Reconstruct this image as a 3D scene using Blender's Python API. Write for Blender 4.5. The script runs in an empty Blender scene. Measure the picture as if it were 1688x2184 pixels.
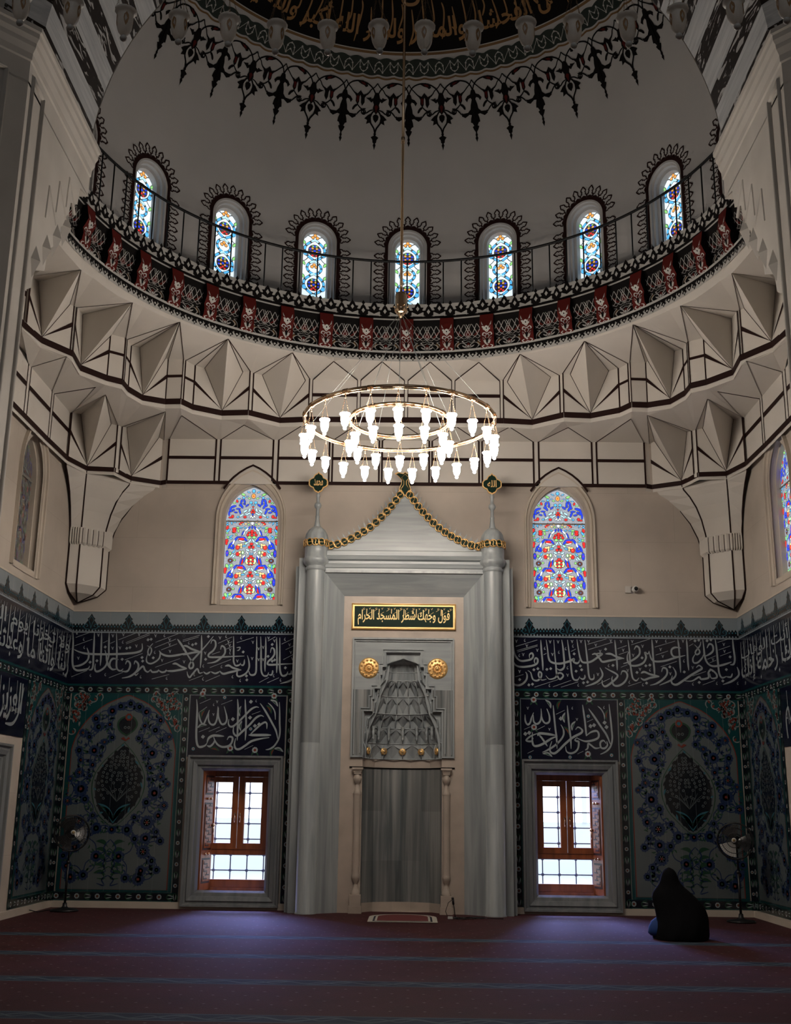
import bpy, math, random, unicodedata
from mathutils import Vector, Matrix
random.seed(7)
SC = bpy.context.scene
COL = SC.collection
PI = math.pi
sin, cos, rad = math.sin, math.cos, math.radians

# ------------------------------------------------------------------ camera
FPX, PITCH, ROLL, YAW, CAMX, CAMZ = 2399.18, .2599, .0132, -.0172, .1535, 1.5

def ray(u, v):
    u = (u-844)/FPX; v = (v-1092)/FPX
    u, v = u*cos(ROLL)+v*sin(ROLL), -u*sin(ROLL)+v*cos(ROLL)
    yc = -v; yr = cos(PITCH)-yc*sin(PITCH); z = sin(PITCH)+yc*cos(PITCH)
    return Vector((u*cos(YAW)+yr*sin(YAW), -u*sin(YAW)+yr*cos(YAW), z))
EYE = Vector((CAMX, 0, CAMZ))
def onY(u, v, y): d = ray(u, v); return EYE+d*(y/d.y)
def onX(u, v, x): d = ray(u, v); return EYE+d*((x-CAMX)/d.x)
def onZ(u, v, z): d = ray(u, v); return EYE+d*((z-CAMZ)/d.z)
def onC(u, v, c, r):
    d = ray(u, v); ox, oy = CAMX, -c
    a = d.x*d.x+d.y*d.y; b = 2*(ox*d.x+oy*d.y); k = ox*ox+oy*oy-r*r
    return EYE+d*((-b+math.sqrt(b*b-4*a*k))/(2*a))

cd = bpy.data.cameras.new('camera'); cam = bpy.data.objects.new('camera', cd); COL.objects.link(cam)
cd.sensor_fit = 'VERTICAL'; cd.sensor_height = 36; cd.lens = FPX*36/2184
cd.clip_start = .05; cd.clip_end = 300
fw = ray(844, 1092).normalized(); rt = (ray(1844, 1092)-ray(844, 1092)).normalized(); up = rt.cross(fw)
M = Matrix((rt, up, -fw)).transposed().to_4x4(); M.translation = EYE
cam.matrix_world = M
SC.camera = cam

# ------------------------------------------------------------------ world, light, exposure
W = bpy.data.worlds.new('world'); SC.world = W; W.use_nodes = True
bg = W.node_tree.nodes['Background']; bg.inputs[0].default_value = (.74, .87, 1, 1); bg.inputs[1].default_value = 3.2
def area(name, loc, rot, size, power, colr, sy=None):
    l = bpy.data.lights.new(name, 'AREA'); l.energy = power; l.color = colr; l.size = size
    if sy: l.shape = 'RECTANGLE'; l.size_y = sy
    o = bpy.data.objects.new(name, l); COL.objects.link(o); o.location = loc; o.rotation_euler = rot
    return o
# unseen fill lamp added high in the hall behind the camera, simulating window daylight
area('hall_fill', (0, -6, 15.0), (rad(40), 0, 0), 12, 130, (.86, .93, 1), 5)
# blue skylight falling steeply through the two casement windows onto the carpet
for sx_ in (-3.3, 2.2): area('window_skylight', (sx_, 20.95, 2.78), (rad(-73), 0, rad(5)), 1.5, 850, (.30, .36, 1), 1.1)
SC.view_settings.view_transform = 'Standard'; SC.view_settings.look = 'None'
SC.view_settings.exposure = 0.0; SC.view_settings.gamma = 1.0
LAMP_E = 62.0

# ------------------------------------------------------------------ materials
MATS = {}
def mat(name, c, rough=.6, metal=0., emit=0., bump=0., bscale=20., var=0., vscale=3., spec=.5, stretch=None, coat=0.):
    if name in MATS: return MATS[name]
    m = bpy.data.materials.new(name); m.use_nodes = True; MATS[name] = m
    nt = m.node_tree; b = nt.nodes['Principled BSDF']
    b.inputs['Base Color'].default_value = (*c, 1); b.inputs['Roughness'].default_value = rough
    b.inputs['Metallic'].default_value = metal; b.inputs['Specular IOR Level'].default_value = spec
    if coat: b.inputs['Coat Weight'].default_value = coat; b.inputs['Coat Roughness'].default_value = .06
    if emit:
        b.inputs['Emission Color'].default_value = (*c, 1); b.inputs['Emission Strength'].default_value = emit
    if var or bump:
        tc = nt.nodes.new('ShaderNodeTexCoord'); src = tc.outputs['Object']
        mp = nt.nodes.new('ShaderNodeMapping'); nt.links.new(src, mp.inputs[0])
        if stretch: mp.inputs['Scale'].default_value = stretch
    if var:
        n = nt.nodes.new('ShaderNodeTexNoise'); n.inputs['Scale'].default_value = vscale; n.inputs['Detail'].default_value = 6
        nt.links.new(mp.outputs[0], n.inputs['Vector'])
        mx = nt.nodes.new('ShaderNodeMix'); mx.data_type = 'RGBA'
        mx.inputs[6].default_value = tuple(x*(1-var) for x in c)+(1,); mx.inputs[7].default_value = tuple(min(1, x*(1+var)) for x in c)+(1,)
        rp = nt.nodes.new('ShaderNodeMapRange'); rp.inputs[1].default_value = .3; rp.inputs[2].default_value = .7
        nt.links.new(n.outputs[0], rp.inputs[0]); nt.links.new(rp.outputs[0], mx.inputs[0]); nt.links.new(mx.outputs[2], b.inputs['Base Color'])
    if bump:
        n2 = nt.nodes.new('ShaderNodeTexNoise'); n2.inputs['Scale'].default_value = bscale; n2.inputs['Detail'].default_value = 4
        nt.links.new(mp.outputs[0], n2.inputs['Vector'])
        bp = nt.nodes.new('ShaderNodeBump'); bp.inputs['Strength'].default_value = bump; bp.inputs['Distance'].default_value = .02
        nt.links.new(n2.outputs[0], bp.inputs['Height']); nt.links.new(bp.outputs[0], b.inputs['Normal'])
    return m

def marble(name, c0, c1, scale=(6, 6, .5), dist=2.5, rough=.35, blocks=None, contrast=(.35, .65)):
    """veined marble: stretched noise veins; blocks=(bw,bh) adds slab to slab tone changes"""
    m = bpy.data.materials.new(name); m.use_nodes = True; MATS[name] = m
    nt = m.node_tree; b = nt.nodes['Principled BSDF']; b.inputs['Roughness'].default_value = rough
    tc = nt.nodes.new('ShaderNodeTexCoord'); mp = nt.nodes.new('ShaderNodeMapping'); mp.inputs['Scale'].default_value = scale
    nt.links.new(tc.outputs['Object'], mp.inputs[0])
    n = nt.nodes.new('ShaderNodeTexNoise'); n.inputs['Scale'].default_value = 1.6; n.inputs['Detail'].default_value = 8; n.inputs['Distortion'].default_value = dist*.25
    nt.links.new(mp.outputs[0], n.inputs['Vector'])
    r = nt.nodes.new('ShaderNodeValToRGB'); e = r.color_ramp.elements
    e[0].position = contrast[0]; e[1].position = contrast[1]; e[0].color = (*c0, 1); e[1].color = (*c1, 1)
    nt.links.new(n.outputs[0], r.inputs[0]); out = r.outputs[0]
    if blocks:
        sp = nt.nodes.new('ShaderNodeSeparateXYZ'); nt.links.new(tc.outputs['Object'], sp.inputs[0])
        cb = nt.nodes.new('ShaderNodeCombineXYZ')
        for i, (ax, sz) in enumerate(zip('XZ', blocks)):
            d = nt.nodes.new('ShaderNodeMath'); d.operation = 'DIVIDE'; d.inputs[1].default_value = sz; nt.links.new(sp.outputs[ax], d.inputs[0])
            fl = nt.nodes.new('ShaderNodeMath'); fl.operation = 'FLOOR'; nt.links.new(d.outputs[0], fl.inputs[0]); nt.links.new(fl.outputs[0], cb.inputs[i])
        wn = nt.nodes.new('ShaderNodeTexWhiteNoise'); nt.links.new(cb.outputs[0], wn.inputs['Vector'])
        mr = nt.nodes.new('ShaderNodeMapRange'); mr.inputs[3].default_value = .72; mr.inputs[4].default_value = 1.12; nt.links.new(wn.outputs['Value'], mr.inputs[0])
        mm = nt.nodes.new('ShaderNodeVectorMath'); mm.operation = 'SCALE'; nt.links.new(out, mm.inputs[0]); nt.links.new(mr.outputs[0], mm.inputs['Scale']); out = mm.outputs[0]
    nt.links.new(out, b.inputs['Base Color'])
    return m

def stone(name, c, joint, bw, bh, axis='X', rough=.8):
    """ashlar stone with faint joints; axis = horizontal world axis of the wall"""
    m = bpy.data.materials.new(name); m.use_nodes = True; MATS[name] = m
    nt = m.node_tree; b = nt.nodes['Principled BSDF']; b.inputs['Roughness'].default_value = rough
    tc = nt.nodes.new('ShaderNodeTexCoord'); sp = nt.nodes.new('ShaderNodeSeparateXYZ'); nt.links.new(tc.outputs['Object'], sp.inputs[0])
    cb = nt.nodes.new('ShaderNodeCombineXYZ'); nt.links.new(sp.outputs[axis], cb.inputs[0]); nt.links.new(sp.outputs['Z'], cb.inputs[1])
    br = nt.nodes.new('ShaderNodeTexBrick'); nt.links.new(cb.outputs[0], br.inputs['Vector'])
    br.inputs['Scale'].default_value = 1; br.inputs['Brick Width'].default_value = bw; br.inputs['Row Height'].default_value = bh
    br.inputs['Mortar Size'].default_value = .004; br.inputs['Mortar Smooth'].default_value = .6
    br.inputs['Color1'].default_value = (*c, 1); br.inputs['Color2'].default_value = tuple(x*.96 for x in c)+(1,); br.inputs['Mortar'].default_value = (*joint, 1)
    n = nt.nodes.new('ShaderNodeTexNoise'); n.inputs['Scale'].default_value = 1.3; n.inputs['Detail'].default_value = 8
    nt.links.new(tc.outputs['Object'], n.inputs['Vector'])
    mr = nt.nodes.new('ShaderNodeMapRange'); mr.inputs[1].default_value = .3; mr.inputs[2].default_value = .7; mr.inputs[3].default_value = .88; mr.inputs[4].default_value = 1.08
    nt.links.new(n.outputs[0], mr.inputs[0])
    mm = nt.nodes.new('ShaderNodeVectorMath'); mm.operation = 'SCALE'; nt.links.new(br.outputs['Color'], mm.inputs[0]); nt.links.new(mr.outputs[0], mm.inputs['Scale'])
    nt.links.new(mm.outputs[0], b.inputs['Base Color'])
    return m

def carpet_mat():
    m = bpy.data.materials.new('carpet_pile'); m.use_nodes = True; MATS['carpet'] = m
    nt = m.node_tree; b = nt.nodes['Principled BSDF']; b.inputs['Roughness'].default_value = .75; b.inputs['Sheen Weight'].default_value = .06; b.inputs['Specular IOR Level'].default_value = .2; b.inputs['Sheen Roughness'].default_value = .4
    def N(t, **k):
        n = nt.nodes.new('ShaderNode'+t)
        for a, v in k.items(): setattr(n, a, v)
        return n
    def math_(op, a, bb=None, c=None):
        n = N('Math', operation=op)
        for i, x in enumerate((a, bb, c)):
            if x is None: continue
            if isinstance(x, (int, float)): n.inputs[i].default_value = x
            else: nt.links.new(x, n.inputs[i])
        return n.outputs[0]
    tc = N('TexCoord'); sp = N('SeparateXYZ'); nt.links.new(tc.outputs['Object'], sp.inputs[0])
    X, Y = sp.outputs['X'], sp.outputs['Y']
    P = 1.82; y0 = 14.45
    ph = math_('FRACT', math_('DIVIDE', math_('SUBTRACT', Y, y0-P/2), P))   # stripe centred at .5
    d = math_('ABSOLUTE', math_('SUBTRACT', ph, .5))
    inner = math_('LESS_THAN', Y, 15.3); stripe = math_('MULTIPLY', inner, math_('LESS_THAN', d, .085))
    edge = math_('MULTIPLY', math_('LESS_THAN', d, .085), math_('GREATER_THAN', d, .072))
    # scroll inside the stripe
    wob = math_('ABSOLUTE', math_('SUBTRACT', math_('SUBTRACT', ph, .5), math_('MULTIPLY', math_('SINE', math_('MULTIPLY', X, 11.0)), .045)))
    scr = math_('LESS_THAN', wob, .014)
    wob2 = math_('ABSOLUTE', math_('SUBTRACT', math_('SUBTRACT', ph, .5), math_('MULTIPLY', math_('SINE', math_('MULTIPLY', X, 22.0)), -.03)))
    scr = math_('MAXIMUM', scr, math_('LESS_THAN', wob2, .009))
    scr = math_('MULTIPLY', math_('MAXIMUM', scr, edge), stripe)
    # small diamonds between the stripes, staggered rows
    g = .27
    row = math_('DIVIDE', Y, g*.8); rf = math_('FLOOR', row); ro = math_('MULTIPLY', math_('FRACT', math_('MULTIPLY', rf, .5)), 1.0)
    fx = math_('ABSOLUTE', math_('SUBTRACT', math_('FRACT', math_('ADD', math_('DIVIDE', X, g), ro)), .5))
    fy = math_('ABSOLUTE', math_('SUBTRACT', math_('FRACT', row), .5))
    dot = math_('MULTIPLY', math_('LESS_THAN', math_('ADD', fx, fy), .065), math_('GREATER_THAN', d, .11))
    no = N('TexNoise'); no.inputs['Scale'].default_value = 2.2; no.inputs['Detail'].default_value = 8; nt.links.new(tc.outputs['Object'], no.inputs['Vector'])
    mr = N('MapRange'); mr.inputs[1].default_value = .3; mr.inputs[2].default_value = .7; mr.inputs[3].default_value = .75; mr.inputs[4].default_value = 1.2; nt.links.new(no.outputs[0], mr.inputs[0])
    def mix(f, a, bb):
        n = N('Mix', data_type='RGBA'); nt.links.new(f, n.inputs[0])
        for i, x in ((6, a), (7, bb)):
            if isinstance(x, tuple): n.inputs[i].default_value = (*x, 1)
            else: nt.links.new(x, n.inputs[i])
        return n.outputs[2]
    c = mix(dot, (.048, .0065, .009), (.19, .14, .13))
    c = mix(stripe, c, (.010, .026, .052)); c = mix(scr, c, (.07, .10, .12))
    sc = N('VectorMath', operation='SCALE'); nt.links.new(c, sc.inputs[0]); nt.links.new(mr.outputs[0], sc.inputs['Scale'])
    nt.links.new(sc.outputs[0], b.inputs['Base Color'])
    n2 = N('TexNoise'); n2.inputs['Scale'].default_value = 90; nt.links.new(tc.outputs['Object'], n2.inputs['Vector'])
    bp = N('Bump'); bp.inputs['Strength'].default_value = .5; bp.inputs['Distance'].default_value = .01; nt.links.new(n2.outputs[0], bp.inputs['Height']); nt.links.new(bp.outputs[0], b.inputs['Normal'])
    return m

PLASTER = mat('vault_plaster', (.64, .60, .55), .8, var=.05, vscale=1.2)
DOMEP = mat('dome_paint', (.46, .45, .445), .85, var=.05, vscale=.8)
STONE_X = stone('limestone_back', (.50, .435, .375), (.41, .355, .30), 1.5, .84, 'X')
STONE_Y = stone('limestone_side', (.53, .465, .40), (.43, .37, .31), 1.5, .84, 'Y')
STONE = mat('limestone_plain', (.56, .49, .41), .75, var=.07, vscale=2.5, bump=.1)
PIERST = mat('pier_limestone', (.56, .53, .49), .75, var=.1, vscale=1.4)
BROWN = mat('maroon_paint', (.020, .007, .006), .6, spec=.15)
BLACK = mat('black_paint', (.006, .005, .005), .7, spec=.1)
WHITEP = mat('offwhite_paint', (.46, .45, .43), .6)
REDP = mat('oxblood_paint', (.085, .010, .008), .7, spec=.1)
GOLDP = mat('ochre_paint', (.17, .085, .022), .5)
DGREEN = mat('deep_green_paint', (.004, .014, .009), .5)
MARB = marble('grey_marble', (.23, .255, .265), (.37, .395, .40), (5, 5, .35))
MARBH = marble('grey_marble_horizontal', (.25, .275, .285), (.36, .385, .39), (.5, 3, 6))
FRAMEM = marble('window_surround_marble', (.15, .165, .175), (.23, .24, .245), (5, 5, .4))  # darker copy of the grey marble, dimness of the lower wall in its colour
MARBN = marble('niche_marble', (.10, .115, .12), (.30, .30, .29), (7, 7, .25), blocks=(.31, .75))
BEIGEM = mat('beige_marble', (.44, .37, .31), .4, var=.12, vscale=3)
MWHITE = marble('white_marble', (.40, .42, .44), (.55, .56, .57), (3, .6, 14), rough=.4)
MBLACK = marble('black_veined_marble', (.014, .010, .009), (.42, .42, .42), (5, 1.1, 5), dist=9, rough=.3, contrast=(.56, .585))
GOLD = mat('gilding', (.88, .55, .22), .38, .7, bump=.15, bscale=60)
BRASS = mat('polished_brass', (.80, .58, .38), .18, 1.)
NAVY = mat('navy_glazed_tile', (.006, .007, .020), .12, var=.2, vscale=4)
TWHITE = mat('white_glaze', (.30, .335, .35), .14)
TGREY = mat('pale_blue_grey_tile', (.22, .26, .29), .2, var=.06)
TTEAL = mat('turquoise_glaze', (.005, .05, .055), .15)
TGREEN = mat('green_glaze', (.02, .06, .035), .15)
TRED = mat('coral_glaze', (.16, .03, .02), .15)
TBLUE = mat('cobalt_glaze', (.015, .03, .085), .15)
TLBLUE = mat('teal_blue_glaze', (.03, .12, .16), .15)
TDARK = mat('black_glaze', (.006, .009, .014), .12)
IRON = mat('black_iron', (.012, .012, .013), .4, .6)
WOOD = mat('reddish_wood', (.27, .075, .022), .35, var=.3, vscale=2.5, stretch=(6, 6, .6))
GREENP = mat('bottle_green_enamel', (.003, .018, .010), .5, spec=.15)
CABLE = mat('steel_cable', (.5, .55, .55), .35, .9)
LEADM = mat('plaster_tracery', (.30, .28, .25), .7)
CARPET = carpet_mat()

# ------------------------------------------------------------------ objects
def tag(o, label=None, cat=None, group=None, kind=None):
    if label: o['label'] = label
    if cat: o['category'] = cat
    if group: o['group'] = group
    if kind: o['kind'] = kind
    return o
def empty(name, loc, label, cat, group=None):
    o = bpy.data.objects.new(name, None); COL.objects.link(o); o.location = loc; o.empty_display_size = .1
    return tag(o, label, cat, group)
class MB:
    def __init__(s): s.v = []; s.f = []; s.m = []; s.mats = []; s.sm = []
    def mi(s, m):
        if m not in s.mats: s.mats.append(m)
        return s.mats.index(m)
    def add(s, vs, fs, m, smooth=False):
        b = len(s.v); s.v.extend([tuple(x) for x in vs]); i = s.mi(m)
        for f in fs: s.f.append([b+k for k in f]); s.m.append(i); s.sm.append(smooth)
    def poly(s, vs, m): s.add(vs, [list(range(len(vs)))], m)
    def box(s, lo, hi, m):
        x0, y0, z0 = lo; x1, y1, z1 = hi
        s.add([(x0,y0,z0),(x1,y0,z0),(x1,y1,z0),(x0,y1,z0),(x0,y0,z1),(x1,y0,z1),(x1,y1,z1),(x0,y1,z1)],
              [(0,3,2,1),(4,5,6,7),(0,1,5,4),(1,2,6,5),(2,3,7,6),(3,0,4,7)], m)
    def grid(s, fn, us, vs, m, smooth=False):
        n = len(vs); P = [fn(u, v) for u in us for v in vs]
        s.add(P, [(i*n+j, (i+1)*n+j, (i+1)*n+j+1, i*n+j+1) for i in range(len(us)-1) for j in range(n-1)], m, smooth)
    def lathe(s, prof, c, m, n=20, a0=0, a1=2*PI, smooth=True, twist=0, flute=None):
        closed = abs(a1-a0-2*PI) < 1e-6; N = n if closed else n+1; P = []
        for k, (r, z) in enumerate(prof):
            for i in range(N):
                a = a0+(a1-a0)*i/n; rr = r
                if flute and r > 0: rr = r*(1+flute[1]*cos(flute[0]*(a+twist*z)))
                P.append((c[0]+rr*cos(a), c[1]+rr*sin(a), c[2]+z))
        F = []
        for k in range(len(prof)-1):
            for i in range(n):
                j = (i+1) % N
                F.append((k*N+i, k*N+j, (k+1)*N+j, (k+1)*N+i))
        s.add(P, F, m, smooth)
    def tube(s, pts, r, m, n=6, closed=False, smooth=True, caps=True):
        pts = [Vector(p) for p in pts]; L = len(pts); R = []
        for i, p in enumerate(pts):
            a = pts[(i-1) % L] if (closed or i > 0) else p; b = pts[(i+1) % L] if (closed or i < L-1) else p
            t = (b-a).normalized(); h = Vector((0, 0, 1)) if abs(t.z) < .9 else Vector((1, 0, 0))
            x = t.cross(h).normalized(); y = t.cross(x); rr = r[i] if isinstance(r, (list, tuple)) else r
            R.append([p+x*rr*cos(2*PI*k/n)+y*rr*sin(2*PI*k/n) for k in range(n)])
        V = [q for ring in R for q in ring]; F = []
        for i in range(L if closed else L-1):
            for k in range(n): F.append((i*n+k, i*n+(k+1) % n, ((i+1) % L)*n+(k+1) % n, ((i+1) % L)*n+k))
        if caps and not closed: F.append(tuple(range(n-1, -1, -1))); F.append(tuple((L-1)*n+k for k in range(n)))
        s.add(V, F, m, smooth)
    def ball(s, c, r, m, n=12, sz=None):
        k = max(5, n//2); s.lathe([(max(1e-4, r*sin(PI*i/k)), -(sz or r)*cos(PI*i/k)) for i in range(k+1)], c, m, n)
    def build(s, name, parent=None, kind=None, loc=None):
        me = bpy.data.meshes.new(name); me.from_pydata(s.v, [], s.f)
        for m in s.mats: me.materials.append(m)
        me.polygons.foreach_set('material_index', s.m); me.polygons.foreach_set('use_smooth', s.sm); me.update()
        o = bpy.data.objects.new(name, me); COL.objects.link(o)
        if parent is not None:
            o.parent = parent
            w = Vector((0, 0, 0)); p = parent
            while p is not None: w += p.location; p = p.parent
            o.location = -w if loc is None else loc
        elif loc is not None: o.location = loc
        if kind: o['kind'] = kind
        return o

# ------------------------------------------------------------------ flat pattern drawing on a mapped surface
def smooth_pts(P, k=5):
    if len(P) < 3: return [Vector((*p[:2],)) for p in P]
    Q = [Vector(p[:2]) for p in P]; out = []
    for i in range(len(Q)-1):
        p0 = Q[max(0, i-1)]; p1 = Q[i]; p2 = Q[i+1]; p3 = Q[min(len(Q)-1, i+2)]
        for j in range(k):
            t = j/k; out.append(.5*((2*p1)+(p2-p0)*t+(2*p0-5*p1+4*p2-p3)*t*t+(3*p1-p0-3*p2+p3)*t**3))
    out.append(Q[-1]); return out
class Pat:
    """draws 2D shapes (u,v) on a surface given by fn(u,v,d) where d is the height above the surface"""
    def __init__(s, fn, mb=None, step=.0015): s.fn = fn; s.mb = mb or MB(); s.step = step; s.T = lambda u, v: (u, v)
    def P(s, u, v, l): u, v = s.T(u, v); return s.fn(u, v, l*s.step)
    def poly(s, pts, m, l=1): s.mb.poly([s.P(p[0], p[1], l) for p in pts], m)
    def rect(s, u0, v0, u1, v1, m, l=0, nu=1, nv=1):
        s.mb.grid(lambda u, v: s.P(u, v, l), [u0+(u1-u0)*i/nu for i in range(nu+1)], [v0+(v1-v0)*i/nv for i in range(nv+1)], m)
    def ell(s, c, rx, ry, m, l=1, a=0., n=14):
        s.poly([(c[0]+rx*cos(t)*cos(a)-ry*sin(t)*sin(a), c[1]+rx*cos(t)*sin(a)+ry*sin(t)*cos(a)) for t in [2*PI*i/n for i in range(n)]], m, l)
    def ringp(s, c, r0, r1, m, l=1, n=14):
        V = []; F = []
        for i in range(n):
            t = 2*PI*i/n; V += [s.P(c[0]+r0*cos(t), c[1]+r0*sin(t), l), s.P(c[0]+r1*cos(t), c[1]+r1*sin(t), l)]
        for i in range(n): j = (i+1) % n; F.append((2*i, 2*i+1, 2*j+1, 2*j))
        s.mb.add(V, F, m)
    def stroke(s, pts, w, m, l=1, k=5, taper=.45, curve=True, mod=None):
        Q = smooth_pts(pts, k) if curve else [Vector(p[:2]) for p in pts]
        n = len(Q); V = []
        for i, p in enumerate(Q):
            t = (Q[min(n-1, i+1)]-Q[max(0, i-1)]); t = t.normalized() if t.length > 0 else Vector((1, 0)); x = Vector((-t.y, t.x))
            e = min(i, n-1-i)/max(1, (n-1)*.22); ww = w*.5*(taper+(1-taper)*min(1, e))
            if mod: ww *= mod(t)
            V += [s.P(*(p+x*ww), l), s.P(*(p-x*ww), l)]
        s.mb.add(V, [(2*i, 2*i+1, 2*i+3, 2*i+2) for i in range(n-1)], m)
    def leaf(s, a, b, w, m, l=1, bend=0.):
        a = Vector(a); b = Vector(b); d = b-a; x = Vector((-d.y, d.x)); V = []
        n = 7; L = []; R = []
        for i in range(n+1):
            t = i/n; c = a+d*t+x*bend*sin(PI*t); ww = w*sin(PI*t)**.8*.5/max(1e-6, d.length)
            L.append(c+x*ww); R.append(c-x*ww)
        s.poly(L+R[::-1][1:-1], m, l)
    def flower(s, c, r, m, mc, l=1, n=8, core=.35, a0=0.):
        P = []
        for i in range(n*4):
            t = 2*PI*i/(n*4)+a0; P.append((c[0]+r*(1-.16*(i % 4 in (0,))-.0)*cos(t), c[1]+r*(1-.16*(i % 4 in (0,)))*sin(t)))
        s.poly(P, m, l); s.ell(c, r*core, r*core, mc, l+1, n=10)

# Arabic text from presentation forms (left-to-right glyph run of joined letters)
FORMS = {}
for cp in list(range(0xFE80, 0xFEFD)):
    dcm = unicodedata.decomposition(chr(cp)).split()
    if len(dcm) >= 2: FORMS[(''.join(chr(int(x, 16)) for x in dcm[1:]), dcm[0])] = chr(cp)
NOJOIN = set('اأإآدذرزوؤةىء')
def shape_ar(t):
    out = []; i = 0; units = []
    while i < len(t):
        if t[i] == 'ل' and i+1 < len(t) and t[i+1] in 'اأإآ': units.append(t[i:i+2]); i += 2
        else: units.append(t[i]); i += 1
    for i, u in enumerate(units):
        if u == ' ': out.append(' '); continue
        pj = i > 0 and units[i-1] != ' ' and units[i-1][-1] not in NOJOIN and not (len(units[i-1]) == 2)
        nj = i < len(units)-1 and units[i+1] != ' ' and u[-1] not in NOJOIN and u != 'ء' and len(u) == 1
        for k in (('<medial>',) if pj and nj else ())+(('<final>',) if pj else ())+(('<initial>',) if nj else ())+('<isolated>',):
            if (u, k) in FORMS: out.append(FORMS[(u, k)]); break
        else: out.append(u)
    return ''.join(out[::-1])
def text_tris(t, bold=0.0):
    c = bpy.data.curves.new('t', 'FONT'); c.body = shape_ar(t); c.resolution_u = 3; c.offset = bold
    o = bpy.data.objects.new('t', c); COL.objects.link(o)
    dg = bpy.context.evaluated_depsgraph_get(); me = o.evaluated_get(dg).to_mesh()
    V = [(v.co.x, v.co.y) for v in me.vertices]; F = [tuple(p.vertices) for p in me.polygons]
    o.evaluated_get(dg).to_mesh_clear(); bpy.data.objects.remove(o); bpy.data.curves.remove(c)
    x0 = min(v[0] for v in V); x1 = max(v[0] for v in V); y0 = min(v[1] for v in V); y1 = max(v[1] for v in V)
    return [((v[0]-x0)/(x1-x0), (v[1]-y0)/(y1-y0)) for v in V], F
def put_text(pat, t, u0, v0, u1, v1, m, l=2, bold=.0):
    V, F = text_tris(t, bold)
    pat.mb.add([pat.P(u0+(u1-u0)*a, v0+(v1-v0)*b, l) for a, b in V], F, m)

# surfaces
D, WX = 18.2917, 5.4552       # back wall plane, side wall planes
def fback(y): return lambda u, v, d: (u, y-d, v)
def fleft(x): return lambda u, v, d: (x+d, u, v)
def fright(x): return lambda u, v, d: (x-d, u, v)
DC, DR, DZ = 12.8, 4.75, 11.0  # centre of the half dome, radius, springing height
def fcyl(R): return lambda u, v, d: ((R-d)*sin(u), DC+(R-d)*cos(u), v)
def fsph(u, v, d): R = DR-d; return (R*cos(v)*sin(u), DC+R*cos(v)*cos(u), DZ+R*sin(v))
def mirX(fn): return lambda u, v, d: (lambda p: (-p[0], p[1], p[2]))(fn(u, v, d))
# ================================================================== SETTING
def holes_plane(mb, fn, u0, u1, v0, v1, holes, m):
    us = sorted({u0, u1, *[h[0] for h in holes], *[h[1] for h in holes]}); vs = sorted({v0, v1, *[h[2] for h in holes], *[h[3] for h in holes]})
    for a, b in zip(us, us[1:]):
        for c, d in zip(vs, vs[1:]):
            if any(h[0] <= (a+b)/2 <= h[1] and h[2] <= (c+d)/2 <= h[3] for h in holes): continue
            if a < u0 or b > u1 or c < v0 or d > v1: continue
            mb.poly([fn(a, c, 0), fn(b, c, 0), fn(b, d, 0), fn(a, d, 0)], m)
def arch_outline(xc, hw, zb, zs, H, n=9, round_=False):
    L = []
    if round_:
        half = [(-hw*cos(PI/2*i/n), hw*sin(PI/2*i/n)) for i in range(n+1)]
    else:
        R = (H*H+hw*hw)/(2*hw); tm = math.asin(min(1, H/R)); half = [((R-hw)-R*cos(tm*i/n), R*sin(tm*i/n)) for i in range(n+1)]
    L = [(xc-hw, zb)]+[(xc+x, zs+z) for x, z in half]
    return L+[(2*xc-x, z) for x, z in L[:-1][::-1]]
def spandrel(mb, fn, O, x0, x1, z1, m):
    """fill between an arch outline and its bounding rectangle top"""
    n = len(O)//2
    Lp = O[1:n+1]; Rp = O[n:-1]
    for a, b in zip(Lp, Lp[1:]): mb.poly([fn(x0, z1, 0), fn(*a, 0), fn(*b, 0)], m)
    for a, b in zip(Rp, Rp[1:]): mb.poly([fn(x1, z1, 0), fn(*a, 0), fn(*b, 0)], m)
    mb.poly([fn(x0, z1, 0), fn(*O[n], 0), fn(x1, z1, 0)], m)
def loft(mb, fn, outlines, depths, m, smooth=False):
    V = []; n = len(outlines[0])
    for O, d in zip(outlines, depths): V += [fn(p[0], p[1], d) for p in O]
    mb.add(V, [(k*n+i, k*n+i+1, (k+1)*n+i+1, (k+1)*n+i) for k in range(len(outlines)-1) for i in range(n-1)], m, smooth)

BW = [(2.59, .45, 4.85, 6.22, .60)]       # the two back stained windows (mirrored)
CW = (2.095, 3.19, .25, 2.115)            # casement opening
SZ0 = 4.63                                # top of the tiled dado
b = MB(); f = fback(D)
hol = [(-.75, .75, -.1, 4.0)]
for s in (-1, 1):
    a, c = sorted((s*CW[0], s*CW[1])); hol.append((a, c, CW[2], CW[3]))
    xc, hw, zb, zs, H = BW[0]; hol.append((s*xc-hw, s*xc+hw, zb, zs+H))
holes_plane(b, f, -WX, WX, -.1, 16.5, hol, STONE_X)
for s in (-1, 1): xc, hw, zb, zs, H = BW[0]; spandrel(b, f, arch_outline(s*xc, hw, zb, zs, H), s*xc-hw, s*xc+hw, zs+H, STONE_X)
b.box((-12, D+.5, -1.5), (-3.45, D+.9, 16.5), STONE); b.box((3.45, D+.5, -1.5), (12, D+.9, 16.5), STONE)
b.box((-3.45, D+.5, 2.35), (3.45, D+.9, 16.5), STONE); b.box((-1.8, D+.5, -1.5), (1.8, D+.9, 2.35), STONE)
b.box((-3.45, D+.5, -1.5), (-1.8, D+.9, .2), STONE); b.box((1.8, D+.5, -1.5), (3.45, D+.9, .2), STONE)
b.build('wall_back', kind='structure')
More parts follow.
